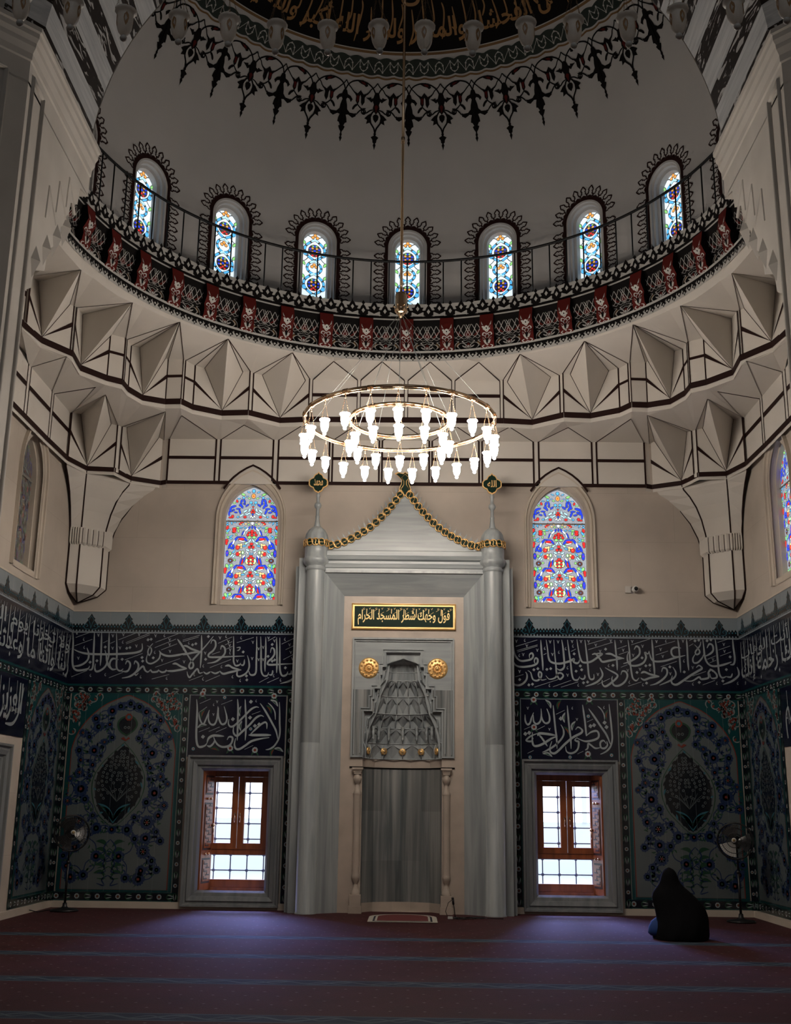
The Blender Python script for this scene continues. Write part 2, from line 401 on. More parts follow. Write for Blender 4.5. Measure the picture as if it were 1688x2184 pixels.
# side walls of the apse, with their own stained windows (Y centre 15.9) and the frame of a low window near the image edge
LW = (15.75, .45, 4.85, 6.22, .60)
for nm, fn, sgn in (('wall_left', fleft(-WX), -1), ('wall_right', fright(WX), 1)):
    b = MB(); y, hw, zb, zs, H = LW
    lo = (15.2, 16.2, CW[2], CW[3]) if False else (14.2, 15.55, CW[2], CW[3])
    holes_plane(b, fn, 12.8, D, -.1, 16.5, [(y-hw, y+hw, zb, zs+H), lo], STONE_Y)
    spandrel(b, fn, arch_outline(y, hw, zb, zs, H), y-hw, y+hw, zs+H, STONE_Y)
    b.box(*((( -WX-.9, 12.8, -1.5), (-WX-.5, D+.9, 16.5)) if sgn < 0 else ((WX+.5, 12.8, -1.5), (WX+.9, D+.9, 16.5))), STONE)
    # reveal of the low side window
    for (a0, a1, z0, z1) in ((lo[0], lo[1], lo[2], lo[2]), (lo[0], lo[1], lo[3], lo[3])):
        b.poly([fn(a0, z0, 0), fn(a1, z0, 0), fn(a1, z1, -.5), fn(a0, z1, -.5)], STONE)
    for a0 in (lo[0], lo[1]): b.poly([fn(a0, lo[2], 0), fn(a0, lo[3], 0), fn(a0, lo[3], -.5), fn(a0, lo[2], -.5)], STONE)
    b.build(nm, kind='structure')
# the prayer hall the camera stands in
b = MB(); b.box((-12, -14, -.3), (12, D+1.5, -.02), STONE); b.build('floor', kind='structure')
b = MB(); b.box((-12, -14, 16.5), (12, D+1, 16.8), STONE); b.build('ceiling', kind='structure')
b = MB(); b.box((-12, -14.3, -.3), (12, -14, 16.8), STONE); b.build('wall_rear', kind='structure')
for nm, x in (('wall_hall_left', -12.3), ('wall_hall_right', 12)):
    b = MB(); b.box((x, -14, -.3), (x+.3, 12.9, 16.8), STONE); b.build(nm, kind='structure')
# skirting
b = MB(); b.box((-WX, D-.06, -.02), (-1.7, D+.01, .10), STONE); b.box((1.7, D-.06, -.02), (WX, D+.01, .10), STONE); b.build('baseboard_back', kind='structure')
for nm, x0, x1 in (('baseboard_left', -WX-.01, -WX+.06), ('baseboard_right', WX-.06, WX+.01)):
    b = MB(); b.box((x0, 12.0, -.02), (x1, D, .10), STONE); b.build(nm, kind='structure')
# carpet
b = MB(); b.grid(lambda u, v: (u, v, .004), [-9+18*i/24 for i in range(25)], [0+D*i/24 for i in range(25)], CARPET)
tag(b.build('carpet'), 'dark red prayer carpet with blue scroll stripes and small dots covering the whole floor', 'carpet')

# piers of the great arch, with soffit of alternating dark and white marble
PX = 4.06; YN, YF = 10.62, 12.82
AR, AZ = 4.10, 9.55
for s, nm in ((-1, 'left'), (1, 'right')):
    b = MB()
    def pts(z0, z1, P):
        n = len(P)
        for i in range(n-1): b.poly([(s*P[i][0], P[i][1], z0), (s*P[i+1][0], P[i+1][1], z0), (s*P[i+1][0], P[i+1][1], z1), (s*P[i][0], P[i][1], z1)], PIERST)
        if z0 > 1: b.poly([(s*p[0], p[1], z0) for p in P], PIERST)
    # shaft: chamfered towards the hall, narrower than the block above its corbel
    pts(-.1, 9.08, [(5.5, 12.9), (PX+.75, 12.6) , (PX+.72, 11.35), (PX, 11.02), (PX, 10.5), (PX+.9, 9.6), (PX+8, 9.6)])
    pts(9.05, 9.62, [(5.5, YF), (PX, YF), (PX, 10.5), (PX+.9, 9.6), (PX+8, 9.6)])
    # projecting moulded frames on the faces
    def bar(p, q, z0, z1, w=.05): b.tube([(s*p[0], p[1], z0), (s*q[0], q[1], z1)], w, PIERST, 8)
    for (y0, z0, z1) in ((11.22, .3, 9.2),): bar((PX, 10.95), (PX, 10.95), .3, 9.15, .035)
    bar((PX, 10.62), (PX, 10.62), .3, 9.2, .03); bar((PX, 10.62), (PX, 10.95), 9.2, 9.15, .03)
    for k in (.18, .32, .62, .76): bar((PX+k, 10.5-k), (PX+k, 10.5-k), .3, 9.1-.0*k, .03)
    bar((PX+.18, 10.32), (PX+.76, 9.74), 9.1, 9.1, .03)
    b.build('trim_%d' % (1 if s < 0 else 2), kind='structure')
    # cornice moulding
    prof = [(0, -.30), (.018, -.285), (.022, -.21), (.055, -.14), (.06, -.09), (.09, -.04), (.09, .02), (.115, .035), (.115, .09), (0, .10)]
    path = [(PX, YF), (PX, 10.5), (PX+.9, 9.6), (PX+3, 9.6)]
    offd = [(-1, 0), (-.92, -.38), (-.38, -.92), (0, -1)]
    b = MB(); n = len(prof)
    V = [(s*(p[0]+o[0]*d), p[1]+o[1]*d+(0 if i else 0), 9.62+z) for i, (p, o) in enumerate(zip(path, offd)) for d, z in prof]
    b.add(V, [(i*n+k, i*n+k+1, (i+1)*n+k+1, (i+1)*n+k) for i in range(3) for k in range(n-1)]+[tuple(range(n))], PIERST)
    b.build('trim_%d' % (3 if s < 0 else 4), kind='structure')
# great arch
b = MB(); cut_ = [0, 6.8]
while cut_[-1] < 86: cut_.append(cut_[-1]+(4.3 if len(cut_) % 2 == 0 else 3.5))
cut_ += [180-c for c in cut_[::-1]]
nV = len(cut_)-1
for i in range(nV):
    t0 = rad(cut_[i]); t1 = rad(cut_[i+1]); m = MBLACK if i % 2 == 0 else MWHITE
    R0 = AR+.0; K = 4
    def q(t, r, y): return (-r*cos(t), y, AZ+r*sin(t))
    for k in range(K):
        ta = t0+(t1-t0)*k/K; tb = t0+(t1-t0)*(k+1)/K
        b.poly([q(ta, R0, YF), q(tb, R0, YF), q(tb, R0, 10.85), q(ta, R0, 10.85)], m)
        b.poly([q(ta, R0, 10.85), q(tb, R0, 10.85), q(tb, R0+.35, 10.5), q(ta, R0+.35, 10.5)], m)
        b.poly([q(ta, R0, YF), q(tb, R0, YF), q(tb, R0+.35, YF), q(ta, R0+.35, YF)], PLASTER)
b.build('trim_5', kind='structure')
# spandrel wall above the arch facing the hall, and its back towards the dome
for y, nm in ((10.5, 'wall_front'), (YF+.02, 'wall_arch_back')):
    b = MB(); K = 48; Rr = AR+(.35 if y < 11 else .0)
    for k in range(K):
        ta = PI*k/K; tb = PI*(k+1)/K
        pa = (-Rr*cos(ta), y, AZ+Rr*sin(ta)); pb = (-Rr*cos(tb), y, AZ+Rr*sin(tb))
        b.poly([pa, pb, (pb[0], y, 16.5), (pa[0], y, 16.5)], PIERST)
    for s in (-1, 1): b.poly([(s*Rr, y, AZ-.2), (s*12, y, AZ-.2), (s*12, y, 16.5), (s*Rr, y, 16.5)], PIERST)
    if y < 11:
        for s in (-1, 1): b.poly([(s*(PX+.9), 9.62, -.1), (s*12, 9.62, -.1), (s*12, 9.62, 9.8), (s*(PX+.9), 9.62, 9.8)], PIERST)
        for s in (-1, 1): b.poly([(s*(PX-.0), 10.5, 9.78), (s*12, 10.5, 9.78), (s*12, 9.6, 9.78), (s*(PX+.9), 9.6, 9.78)], PIERST)
    b.build(nm, kind='structure')

# carved stalactite capital under the arch block on each pier
def pier_capital(s):
    b = MB(); rows = [(8.0, 12.80, 5), (7.72, 12.45, 4), (7.42, 12.10, 3), (7.1, 11.7, 2)]
    def Q(y, z, d): return (s*(PX+d), y, z)
    # stepped diagonal corbel between the narrow shaft and the wide block
    prof = [(11.0, 6.85), (11.2, 6.98), (11.25, 7.22), (11.55, 7.36), (11.6, 7.66), (11.88, 7.86), (11.93, 8.12), (12.15, 8.3), (12.2, 8.6), (12.45, 8.72), (12.5, 8.98), (12.82, 9.06)]
    for i in range(len(prof)-1):
        (ya, za), (yb, zb) = prof[i], prof[i+1]
        b.poly([Q(ya, za, .02), Q(yb, zb, .02), Q(yb, zb, .75), Q(ya, za, .75)], PIERST)
        b.poly([Q(ya, za, .0), Q(yb, zb, .0), Q(yb, 9.06, .0), Q(ya, 9.06, .0)], PIERST)
        c = ((ya+yb)/2, (za+zb)/2)
        for k in range(3):       # small pointed niche under each step
            x0 = .04+.24*k; x1 = x0+.22; xm = (x0+x1)/2
            A = Q(ya, za+.01, x0); B = Q(ya, za+.01, x1); Cc = Q(ya+.02, za-.07, xm); Dd = Q(yb-.04, zb+.01, xm)
            for tri in ((A, Cc, Dd), (Cc, B, Dd), (A, B, Cc)): b.poly(tri, PIERST)
    for k in range(3):   # raised zig-zag mouldings above the niches
        y0 = 11.40+.32*k; z0 = 7.95+.25*k
        b.tube([Q(y0, z0, .01), Q(y0+.03, z0+.42, .01)], .022, PIERST, 4, smooth=False); b.tube([Q(y0+.03, z0+.42, .01), Q(y0+.36, z0+.10, .01)], .022, PIERST, 4, smooth=False)
    for k in range(4):   # folded kites cut into the inner face
        y0 = 11.08+.30*k; z0 = 7.05+.30*k
        ap = Q(y0+.15, z0+.50, .015); l = Q(y0+.0, z0+.24, .015); r = Q(y0+.27, z0+.33, .015); ft = Q(y0+.10, z0+.0, .015); mid = Q(y0+.13, z0+.25, -.07)
        for tri in ((ap, l, mid), (l, ft, mid), (ft, r, mid), (r, ap, mid)): b.poly(tri, PIERST)
    o = b.build('pier_capital')
    tag(o, 'carved white stone stalactite capital on the %s pier, beside the end of the balcony' % ('left' if s < 0 else 'right'), 'capital', 'pier capitals')
for s in (-1, 1): pier_capital(s)

# ================================================================== HALF DOME with its drum
WAZ = 18.8  # degrees between drum windows
wins = [k*WAZ for k in range(-4, 5)]
WH = .315; WZB, WZS = 9.0, 10.88   # opening half width (at the wall face), sill, spring
b = MB(); fc = fcyl(DR)
# drum with rounded window openings; above WZT the dome curves in
ZT = 11.25
edges = []
hwA = WH/DR
cuts = [rad(-100)]
for w in wins: cuts += [rad(w)-hwA*1.6, rad(w)+hwA*1.6]
cuts.append(rad(100))
def dome_surf(u, v, d): # v is height: cylinder up to DZ then the sphere
    if v <= DZ: return fc(u, v, d)
    return fsph(u, min(PI/2, (v-DZ)/DR), d)
for i in range(0, len(cuts), 2):
    a, c = cuts[i], cuts[i+1]
    b.grid(lambda u, v: dome_surf(u, v, 0), [a+(c-a)*k/12 for k in range(13)], [9.3, DZ, DZ+.12, ZT], DOMEP, True)
for w in wins:
    wa = rad(w); O = arch_outline(wa*DR, WH, WZB, WZS, WH, 8, True); x0, x1 = wa*DR-WH*1.6, wa*DR+WH*1.6
    fn = lambda u, v, d: dome_surf(u/DR, v, d)
    for sx, pp in ((x0, O[0]), (x1, O[-1])): b.grid((lambda u, v: fn(u, v, 0)), [sx, (sx+pp[0])/2, pp[0]], [9.3, WZS], DOMEP)
    A_ = O[1:-1]; cx_ = wa*DR; hx, hz = WH*1.6, ZT-WZS
    def edge_pt(p):
        dx, dz = p[0]-cx_, max(0.0, p[1]-WZS); t = min(hx/abs(dx) if abs(dx) > 1e-6 else 1e9, hz/dz if dz > 1e-6 else 1e9); return (cx_+dx*t, WZS+dz*t)
    E_ = [edge_pt(p) for p in A_]; KR = 5
    P_ = [fn(p[0]+(e[0]-p[0])*k/KR, p[1]+(e[1]-p[1])*k/KR, 0) for p, e in zip(A_, E_) for k in range(KR+1)]
    b.add(P_, [(i*(KR+1)+k, i*(KR+1)+k+1, (i+1)*(KR+1)+k+1, (i+1)*(KR+1)+k) for i in range(len(A_)-1) for k in range(KR)], DOMEP, True)
    for e0, e1 in zip(E_, E_[1:]):
        if abs(abs(e0[0]-cx_)-hx) < 1e-5 and abs(e1[1]-ZT) < 1e-5 and abs(abs(e1[0]-cx_)-hx) > 1e-5: b.poly([fn(*e0, 0), fn(e0[0], ZT, 0), fn(*e1, 0)], DOMEP)
        if abs(abs(e1[0]-cx_)-hx) < 1e-5 and abs(e0[1]-ZT) < 1e-5 and abs(abs(e0[0]-cx_)-hx) > 1e-5: b.poly([fn(*e0, 0), fn(e1[0], ZT, 0), fn(*e1, 0)], DOMEP)
    # moulded splay of the opening
    outs = []; deps = []
    for o_, d_ in ((0, 0), (-.01, .0), (-.02, -.03), (-.05, -.04), (-.06, -.09), (-.10, -.11), (-.115, -.2)):
        outs.append(arch_outline(wa*DR, WH+o_, WZB, WZS, WH+o_, 8, True)); deps.append(d_)
    loft(b, fn, outs, deps, DOMEP)
K = 160
v0 = (ZT-DZ)/DR
b.grid(lambda u, v: fsph(u, v, 0), [rad(-100)+rad(200)*k/K for k in range(K+1)], [v0+(PI/2-v0)*k/60 for k in range(61)], DOMEP, True)
b.build('wall_dome', kind='structure')
# opaque outer shell behind drum glass is given by the glass itself

# ---- painted dome ornament
def dome_lace():
    b = MB(); L0, L1 = rad(33.0), rad(19.3); st = rad(7.72)
    def unit(u0, mirror):
        pt = Pat(fsph, b, .003); sg = -1 if mirror else 1
        def T(x, y):                                   # drawing coordinates of half a repeat: x 0..382, y 470..1230
            t = (y-470)/760.; return (u0+sg*(x/382.)*st, L0+(L1-L0)*t)
        pt.T = T; return pt
    B0 = [(0, 585), (22, 600), (34, 640), (70, 655), (98, 690), (78, 722), (60, 690), (34, 680), (22, 700), (40, 760), (46, 805), (78, 838), (135, 842), (150, 830), (150, 870), (112, 892), (62, 862), (36, 868), (48, 905), (54, 950), (36, 958), (20, 990), (38, 1000), (24, 1035), (8, 1060), (8, 1075), (14, 1092), (8, 1110), (16, 1130), (8, 1150), (0, 1175)]
    A0 = [(0, 585), (26, 600), (40, 650), (62, 660), (66, 640), (92, 650), (130, 652), (84, 680), (62, 700), (44, 684), (30, 720), (40, 760), (22, 800), (0, 830)]
    A1 = [(0, 826), (22, 832), (34, 850), (28, 885), (0, 920)]
    A2 = [(0, 1028), (16, 1040), (10, 1062), (44, 1082), (24, 1110), (20, 1140), (8, 1150), (16, 1172), (8, 1195), (0, 1228)]
    Y = [(82, 575), (112, 600), (150, 618), (186, 576), (196, 600), (178, 650), (176, 705), (160, 742), (134, 700), (136, 650), (110, 610)]
    for k in range(-7, 8):
        for mi in (0, 1):
            pt = unit(rad(15.44)*k, mi)
            pt.poly(B0, BLACK, 2)
            for A in (A0, A1, A2): pt.poly([(382-x, y) for x, y in A], BLACK, 2)
            pt.poly(Y, BLACK, 2); pt.poly([(382-x*1.05, y+6) for x, y in Y], BLACK, 3)
            pt.poly([(140, 640), (172, 640), (166, 700), (150, 710)], REDP, 4)
            pt.poly([(360, 740), (382, 720), (382, 812)], REDP, 4); pt.poly([(0, 860), (18, 900), (12, 960), (0, 985)], REDP, 4)
            pt.stroke([(0, 600), (22, 545), (70, 500), (150, 478), (240, 490), (300, 520), (345, 565), (382, 640)], 16, BLACK, 2, taper=1)
            pt.stroke([(0, 488), (24, 525), (60, 560), (90, 590), (120, 618)], 12, BLACK, 3, taper=1)
            pt.stroke([(382, 488), (350, 530), (310, 560), (290, 590), (262, 622)], 12, BLACK, 3, taper=1)
            pt.poly([(130, 482), (200, 470), (260, 500), (268, 528), (240, 540), (222, 522), (180, 510)], BLACK, 4); pt.poly([(170, 484), (225, 490), (242, 518), (205, 512)], REDP, 5)
            pt.stroke([(160, 735), (190, 765), (225, 790), (262, 822), (312, 790), (352, 778)], 15, BLACK, 2, taper=.8)
            pt.stroke([(160, 735), (128, 760), (106, 800)], 26, BLACK, 2, taper=.3)
            pt.stroke([(150, 855), (185, 810), (222, 782), (260, 775)], 15, BLACK, 3, taper=.6)
            pt.ringp((236, 812), 17, 31, BLACK, 5); pt.ell((240, 828), 22, 16, BLACK, 4)
            pt.stroke([(382, 785), (348, 800), (322, 850), (318, 905), (345, 950), (368, 985), (382, 1035)], 18, BLACK, 3, taper=1)
            pt.poly([(322, 820), (290, 840), (252, 880), (285, 895), (276, 940), (318, 922), (345, 955), (332, 900)], BLACK, 2)
    return b
lace = dome_lace()
tag(lace.build('painted_dome_lace'), 'black lace-like painted ornament with hanging spear tips around the dome crown', 'wall painting')
b = MB(); pt = Pat(fsph, b, .003)
K = 120; u0, u1 = rad(-95), rad(95)
def scal(c, amp, n=7.72, ph=0): return lambda u: c-rad(amp)*abs(sin(PI*u/rad(n*.5)+ph))
def band(lo, hi, m, l):
    us = [u0+(u1-u0)*i/(K*3) for i in range(K*3+1)]; n_ = max(1, round((hi(0)-lo(0))/rad(.8)))
    b.grid(lambda u, t: pt.P(u, lo(u)+(hi(u)-lo(u))*t, l), us, [j/n_ for j in range(n_+1)], m)
cst = lambda c: (lambda u: rad(c))
band(scal(rad(33.75), .35), scal(rad(34.1), .35), GOLDP, 2)
band(scal(rad(34.45), .35), lambda u: rad(37.2)+rad(.45)*abs(sin(PI*u/rad(3.86))), DGREEN, 2)
band(cst(38.3), cst(38.85), GOLDP, 2)
band(cst(38.85), cst(62), BLACK, 2); band(cst(38.8), cst(39.0), WHITEP, 3)
for k in range(-24, 25):       # vine in the green band
    uu = rad(3.86)*k; c = (uu, rad(35.8)); s1 = rad(1.0); fl = 1 if k % 2 else -1
    pt.stroke([(uu-s1*1.9, c[1]), (uu-s1, c[1]+fl*s1*.9), (uu, c[1]+fl*s1*.2), (uu+s1, c[1]+fl*s1*.9), (uu+s1*1.9, c[1])], rad(.12), WHITEP, 4, taper=1)
    pt.stroke([(uu-s1, c[1]+fl*s1), (uu-s1*.9, c[1]-fl*s1*.4), (uu, c[1]-fl*s1), (uu+s1*.9, c[1]-fl*s1*.4), (uu+s1, c[1]+fl*s1)], rad(.16), WHITEP, 4, taper=1)
    for dx, dy in ((0, .2), (-1, 1), (1, 1), (0, -1), (.9, -.3), (-.9, -.3)): pt.ell((uu+dx*s1, c[1]+fl*dy*s1), rad(.24), rad(.2), WHITEP, 5, n=6)
GOLDT = mat('ochre_letters', (.30, .15, .04), .5)
gtext = 'إن الصلاة تنهى عن الفحشاء والمنكر ولذكر الله أكبر والله يعلم ما تصنعون'
put_text(pt, gtext, rad(-78), rad(39.6), rad(78), rad(46.5), GOLDT, 6, .02)
put_text(pt, 'اتل ما أوحي إليك من الكتاب وأقم الصلاة', rad(-70), rad(46.6), rad(70), rad(54), GOLDT, 6, .02)
for k in range(-26, 27): pt.stroke([(rad(3*k), rad(40.2+(k*7 % 5))), (rad(3*k)+.02, rad(43+(k*5 % 4))), (rad(3*k)+.012, rad(47+(k*3 % 4)))], rad(.45), GOLDT, 6)
tag(b.build('painted_dome_inscription'), 'dark painted disc with ochre Arabic calligraphy inside a green vine ring at the dome crown', 'wall painting')

# ---- painted palmette border round each drum window
for k, w in enumerate(wins):
    b = MB(); wa = rad(w); pt = Pat(lambda u, v, d: dome_surf(u/DR, v, d), b, .004); xc = wa*DR
    R0 = WH+.05
    # dark band close to the opening
    for r0, r1, m, l in ((WH+.02, WH+.075, BROWN, 1),):
        V = []; A = arch_outline(xc, r0, WZB-.25, WZS, r0, 14, True); B_ = arch_outline(xc, r1, WZB-.25, WZS, r1, 14, True)
        V = [pt.P(*p, l) for p in A]+[pt.P(*p, l) for p in B_]; n = len(A)
        b.add(V, [(i, i+1, n+i+1, n+i) for i in range(n-1)], m)
    R1 = WH+.075; step = .15
    pos = []
    z = WZB-.1
    while z < WZS-.05: pos += [(xc-R1, z, PI), (xc+R1, z, 0)]; z += step
    na = 11
    for i in range(na): a = PI*(i+.5)/na; pos.append((xc+R1*cos(a), WZS+R1*sin(a), a))
    for (px, pz, a) in pos:
        def T(x, y, px=px, pz=pz, a=a): return (px+x*cos(a)-y*sin(a), pz+x*sin(a)+y*cos(a))
        pt.T = T
        out = [(0, .06), (.04, .055), (.06, .03), (.075, .042), (.095, .028), (.115, .045), (.135, .04), (.185, 0)]
        full = out+[(x, -y) for x, y in out[::-1]]
        pt.stroke(full, .021, BROWN, 2, curve=False, taper=1)
        pt.poly([(0, .064), (.015, .03), (.03, 0), (.015, -.03), (0, -.064), (-.01, 0)], BROWN, 2)
    pt.T = lambda u, v: (u, v)
    place = ['behind the left end of the balcony', 'first from the left', 'second from the left', 'third from the left', 'in the middle behind the rod', 'third from the right', 'second from the right', 'first from the right', 'behind the right end of the balcony'][k]
    tag(b.build('painted_window_border'), 'maroon painted palmette border round the drum window %s' % place, 'wall painting', 'palmette borders round the dome windows')
# ================================================================== STAINED GLASS
def glassm(name, c, e): return mat('glass_'+name, c, .15, emit=e)
GW = glassm('milky', (.80, .92, 1.0), 1.0); GC = glassm('cyan', (.10, .50, .92), 1.0); GB = glassm('cobalt', (.02, .06, .80), 1.0)
GR = glassm('ruby', (.75, .03, .03), 1.0); GG = glassm('green', (.32, .80, .25), .9); GO = glassm('amber', (.95, .42, .10), .9)
GLC = glassm('pale_blue', (.50, .85, 1.0), 1.0); GP = glassm('plum', (.16, .06, .06), .6); GY = glassm('straw', (1.0, .75, .35), 1.0)
GGR = glassm('dotted_ground', (.52, .58, .68), .8)
DIMC = {}
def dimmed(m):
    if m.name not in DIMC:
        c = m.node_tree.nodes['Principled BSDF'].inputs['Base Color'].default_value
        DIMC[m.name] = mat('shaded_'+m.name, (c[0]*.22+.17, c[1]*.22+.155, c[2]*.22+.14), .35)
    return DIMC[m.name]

def small_glass(fn, xc, dim=False):
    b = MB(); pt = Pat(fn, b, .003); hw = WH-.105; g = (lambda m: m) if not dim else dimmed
    O = arch_outline(xc, hw+.004, WZB, WZS, hw+.004, 10, True)
    b.poly([fn(p[0], p[1], -.205) for p in O], g(GW))
    pt.fn = lambda u, v, d: fn(xc+u, v, d-.20)
    P = 1.02; lead = LEADM
    top = WZS+hw
    for k in range(3):                        # two crossing vine loops per period
        z1 = top-.12-P*k*.62
        for s in (-1, 1):
            path = [(0, z1+.01), (s*.08, z1-.05), (s*.155, z1-.13), (s*.165, z1-.22), (s*.11, z1-.31), (0, z1-.385), (-s*.09, z1-.45), (-s*.12, z1-.53), (-s*.08, z1-.60), (0, z1-.64)]
            if z1-.64 < WZB: path = [p for p in path if p[1] > WZB+.02]
            if len(path) < 3: continue
            pt.stroke(path, .048, lead, 1, taper=1); Q = smooth_pts(path, 4)
            for i in range(0, len(Q)-3, 4): pt.stroke([tuple(Q[i]), tuple(Q[i+1]), tuple(Q[i+2]), tuple(Q[min(i+3, len(Q)-1)])], .034, g(GC) if (i//4) % 5 else g(GLC), 2, curve=False, taper=.7)
            for (dx, dz, cc) in ((.205, -.06, GG), (.20, -.45, GG), (.19, -.27, GC)):
                if z1+dz > WZB: pt.leaf((s*(dx-.045), z1+dz-.045), (s*dx, z1+dz+.045), .055, lead, 1); pt.leaf((s*(dx-.04), z1+dz-.035), (s*dx, z1+dz+.035), .036, g(cc), 2)
        c = z1-.2
        if c < WZB+.05: continue
        pt.ell((0, c), .115, .12, lead, 1)
        for dx, dz, rr, m in ((0, 0, .022, GB), (0, .085, .02, GB), (.075, .03, .02, GB), (-.075, .03, .02, GB), (.07, -.03, .02, GB), (-.07, -.03, .02, GB), (.037, .045, .02, GO), (-.037, .045, .02, GO),
                              (.037, -.025, .018, GO), (-.037, -.025, .018, GO), (0, -.06, .02, GR), (.035, -.09, .02, GR), (-.035, -.09, .02, GR), (.03, .085, .016, GG), (-.03, .085, .016, GG)):
            pt.ell((dx, c+dz), rr, rr*.85, g(m), 2, n=7)
        for dx, dz in ((0, -.26), (.036, -.30), (-.036, -.30)):
            if c+dz > WZB: pt.ell((dx, c+dz), .034, .034, lead, 1, n=8); pt.ell((dx, c+dz), .024, .024, g(GO), 2, n=8)
    for dx, dz in ((0, -.035), (.038, -.075), (-.038, -.075)): pt.ell((dx, top+dz), .034, .034, lead, 3, n=8); pt.ell((dx, top+dz), .024, .024, g(GO), 4, n=8)
    for s in (-1, 1):
        pt.stroke([(s*.06, top-.075), (s*.12, top-.05), (s*.17, top-.10)], .016, lead, 1, taper=1)
        pt.stroke([(s*.22, top-.2), (s*.19, top-.3), (s*.235, top-.42)], .014, lead, 1, taper=1); pt.stroke([(s*.10, top-.45), (s*.16, top-.52), (s*.235, top-.55)], .014, lead, 1, taper=1)
    return b
wl = ['far left window, half hidden behind the left pier', 'first', 'second', 'third', 'middle window', 'third', 'second', 'first', 'far right window, half hidden behind the right pier']
for k, w in enumerate(wins):
    fn = lambda u, v, d: dome_surf(u/DR, v, d); wa = rad(w)
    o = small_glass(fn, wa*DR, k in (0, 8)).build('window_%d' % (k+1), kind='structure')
    side = '' if k == 4 or k in (0, 8) else (' from the left' if k < 4 else ' from the right')
    o['label'] = 'round-topped stained glass drum window above the balcony, '+wl[k]+side

# --- big pointed windows
BIGTOP = [ # x,y,rx,ry,angle,colour   (x to the right of the axis, y = drawing px downwards, mirrored)
 (0,175,26,30,0,'C'),(85,195,28,9,-25,'C'),(175,235,36,18,-20,'G'),(0,262,34,42,0,'O'),(0,262,14,18,0,'R'),(40,372,26,24,0,'C'),(70,300,24,11,-10,'G'),(110,270,18,7,30,'C'),(165,290,22,18,0,'C'),(245,305,24,8,0,'C'),
 (275,350,16,26,20,'R'),(320,380,24,12,10,'G'),(200,350,14,30,-20,'B'),(150,350,12,34,15,'B'),(215,410,16,24,-30,'B'),(150,400,24,8,-30,'B'),(100,420,30,10,40,'B'),(190,440,14,30,30,'B'),(330,440,40,14,15,'B'),(385,480,14,40,-20,'B'),
 (370,520,22,12,0,'B'),(330,500,16,14,0,'B'),(250,480,34,10,0,'B'),(220,530,12,34,20,'B'),(290,540,26,10,-10,'B'),(400,560,12,34,0,'B'),(20,415,10,16,0,'C'),(0,448,12,12,0,'R'),(0,500,20,18,0,'R'),(22,535,18,20,0,'R'),
 (60,500,12,40,-20,'L'),(70,560,40,12,30,'L'),(130,520,14,44,-55,'L'),(110,570,34,10,-20,'L'),(190,590,14,44,-60,'L'),(250,618,18,16,0,'C'),(0,575,10,16,0,'B'),(30,610,12,26,-40,'W'),(0,625,18,14,0,'W'),(130,618,26,20,0,'R'),(340,610,22,28,0,'R'),(380,628,26,12,0,'R')]
BIGHEAD = [(0,720,26,34,0,'W'),(0,790,12,22,0,'B'),(75,695,26,18,-40,'Y'),(110,735,18,14,0,'Y'),(175,700,32,22,0,'R'),(205,735,22,16,0,'R'),(190,745,12,10,0,'Y'),(240,690,30,8,0,'C'),(140,690,28,8,0,'C'),(60,745,14,14,0,'G'),(300,705,30,10,-20,'C'),(350,720,10,34,20,'C'),(410,700,14,26,-30,'C'),(420,745,20,12,0,'C'),
 (430,800,22,34,-20,'R'),(400,850,40,16,50,'C'),(430,890,22,12,-40,'G'),(300,820,34,24,0,'R'),(300,860,34,26,0,'R'),(280,835,10,10,0,'P'),(320,875,10,10,0,'P'),(240,800,30,14,-10,'G'),(230,850,14,32,10,'G'),(265,915,12,16,0,'G'),(190,800,28,9,0,'C'),(120,800,26,9,-30,'C'),(90,830,44,16,45,'W'),(50,800,10,26,-30,'B'),(130,890,10,40,-20,'W'),(155,890,8,40,-20,'B'),
 (0,855,30,20,0,'R'),(50,880,22,16,0,'R'),(70,920,22,24,0,'R'),(0,890,26,18,0,'R'),(0,925,26,18,0,'R'),(40,960,30,22,0,'G'),(350,945,36,12,30,'C'),(350,980,34,10,-20,'C'),(400,960,24,14,-40,'G')]
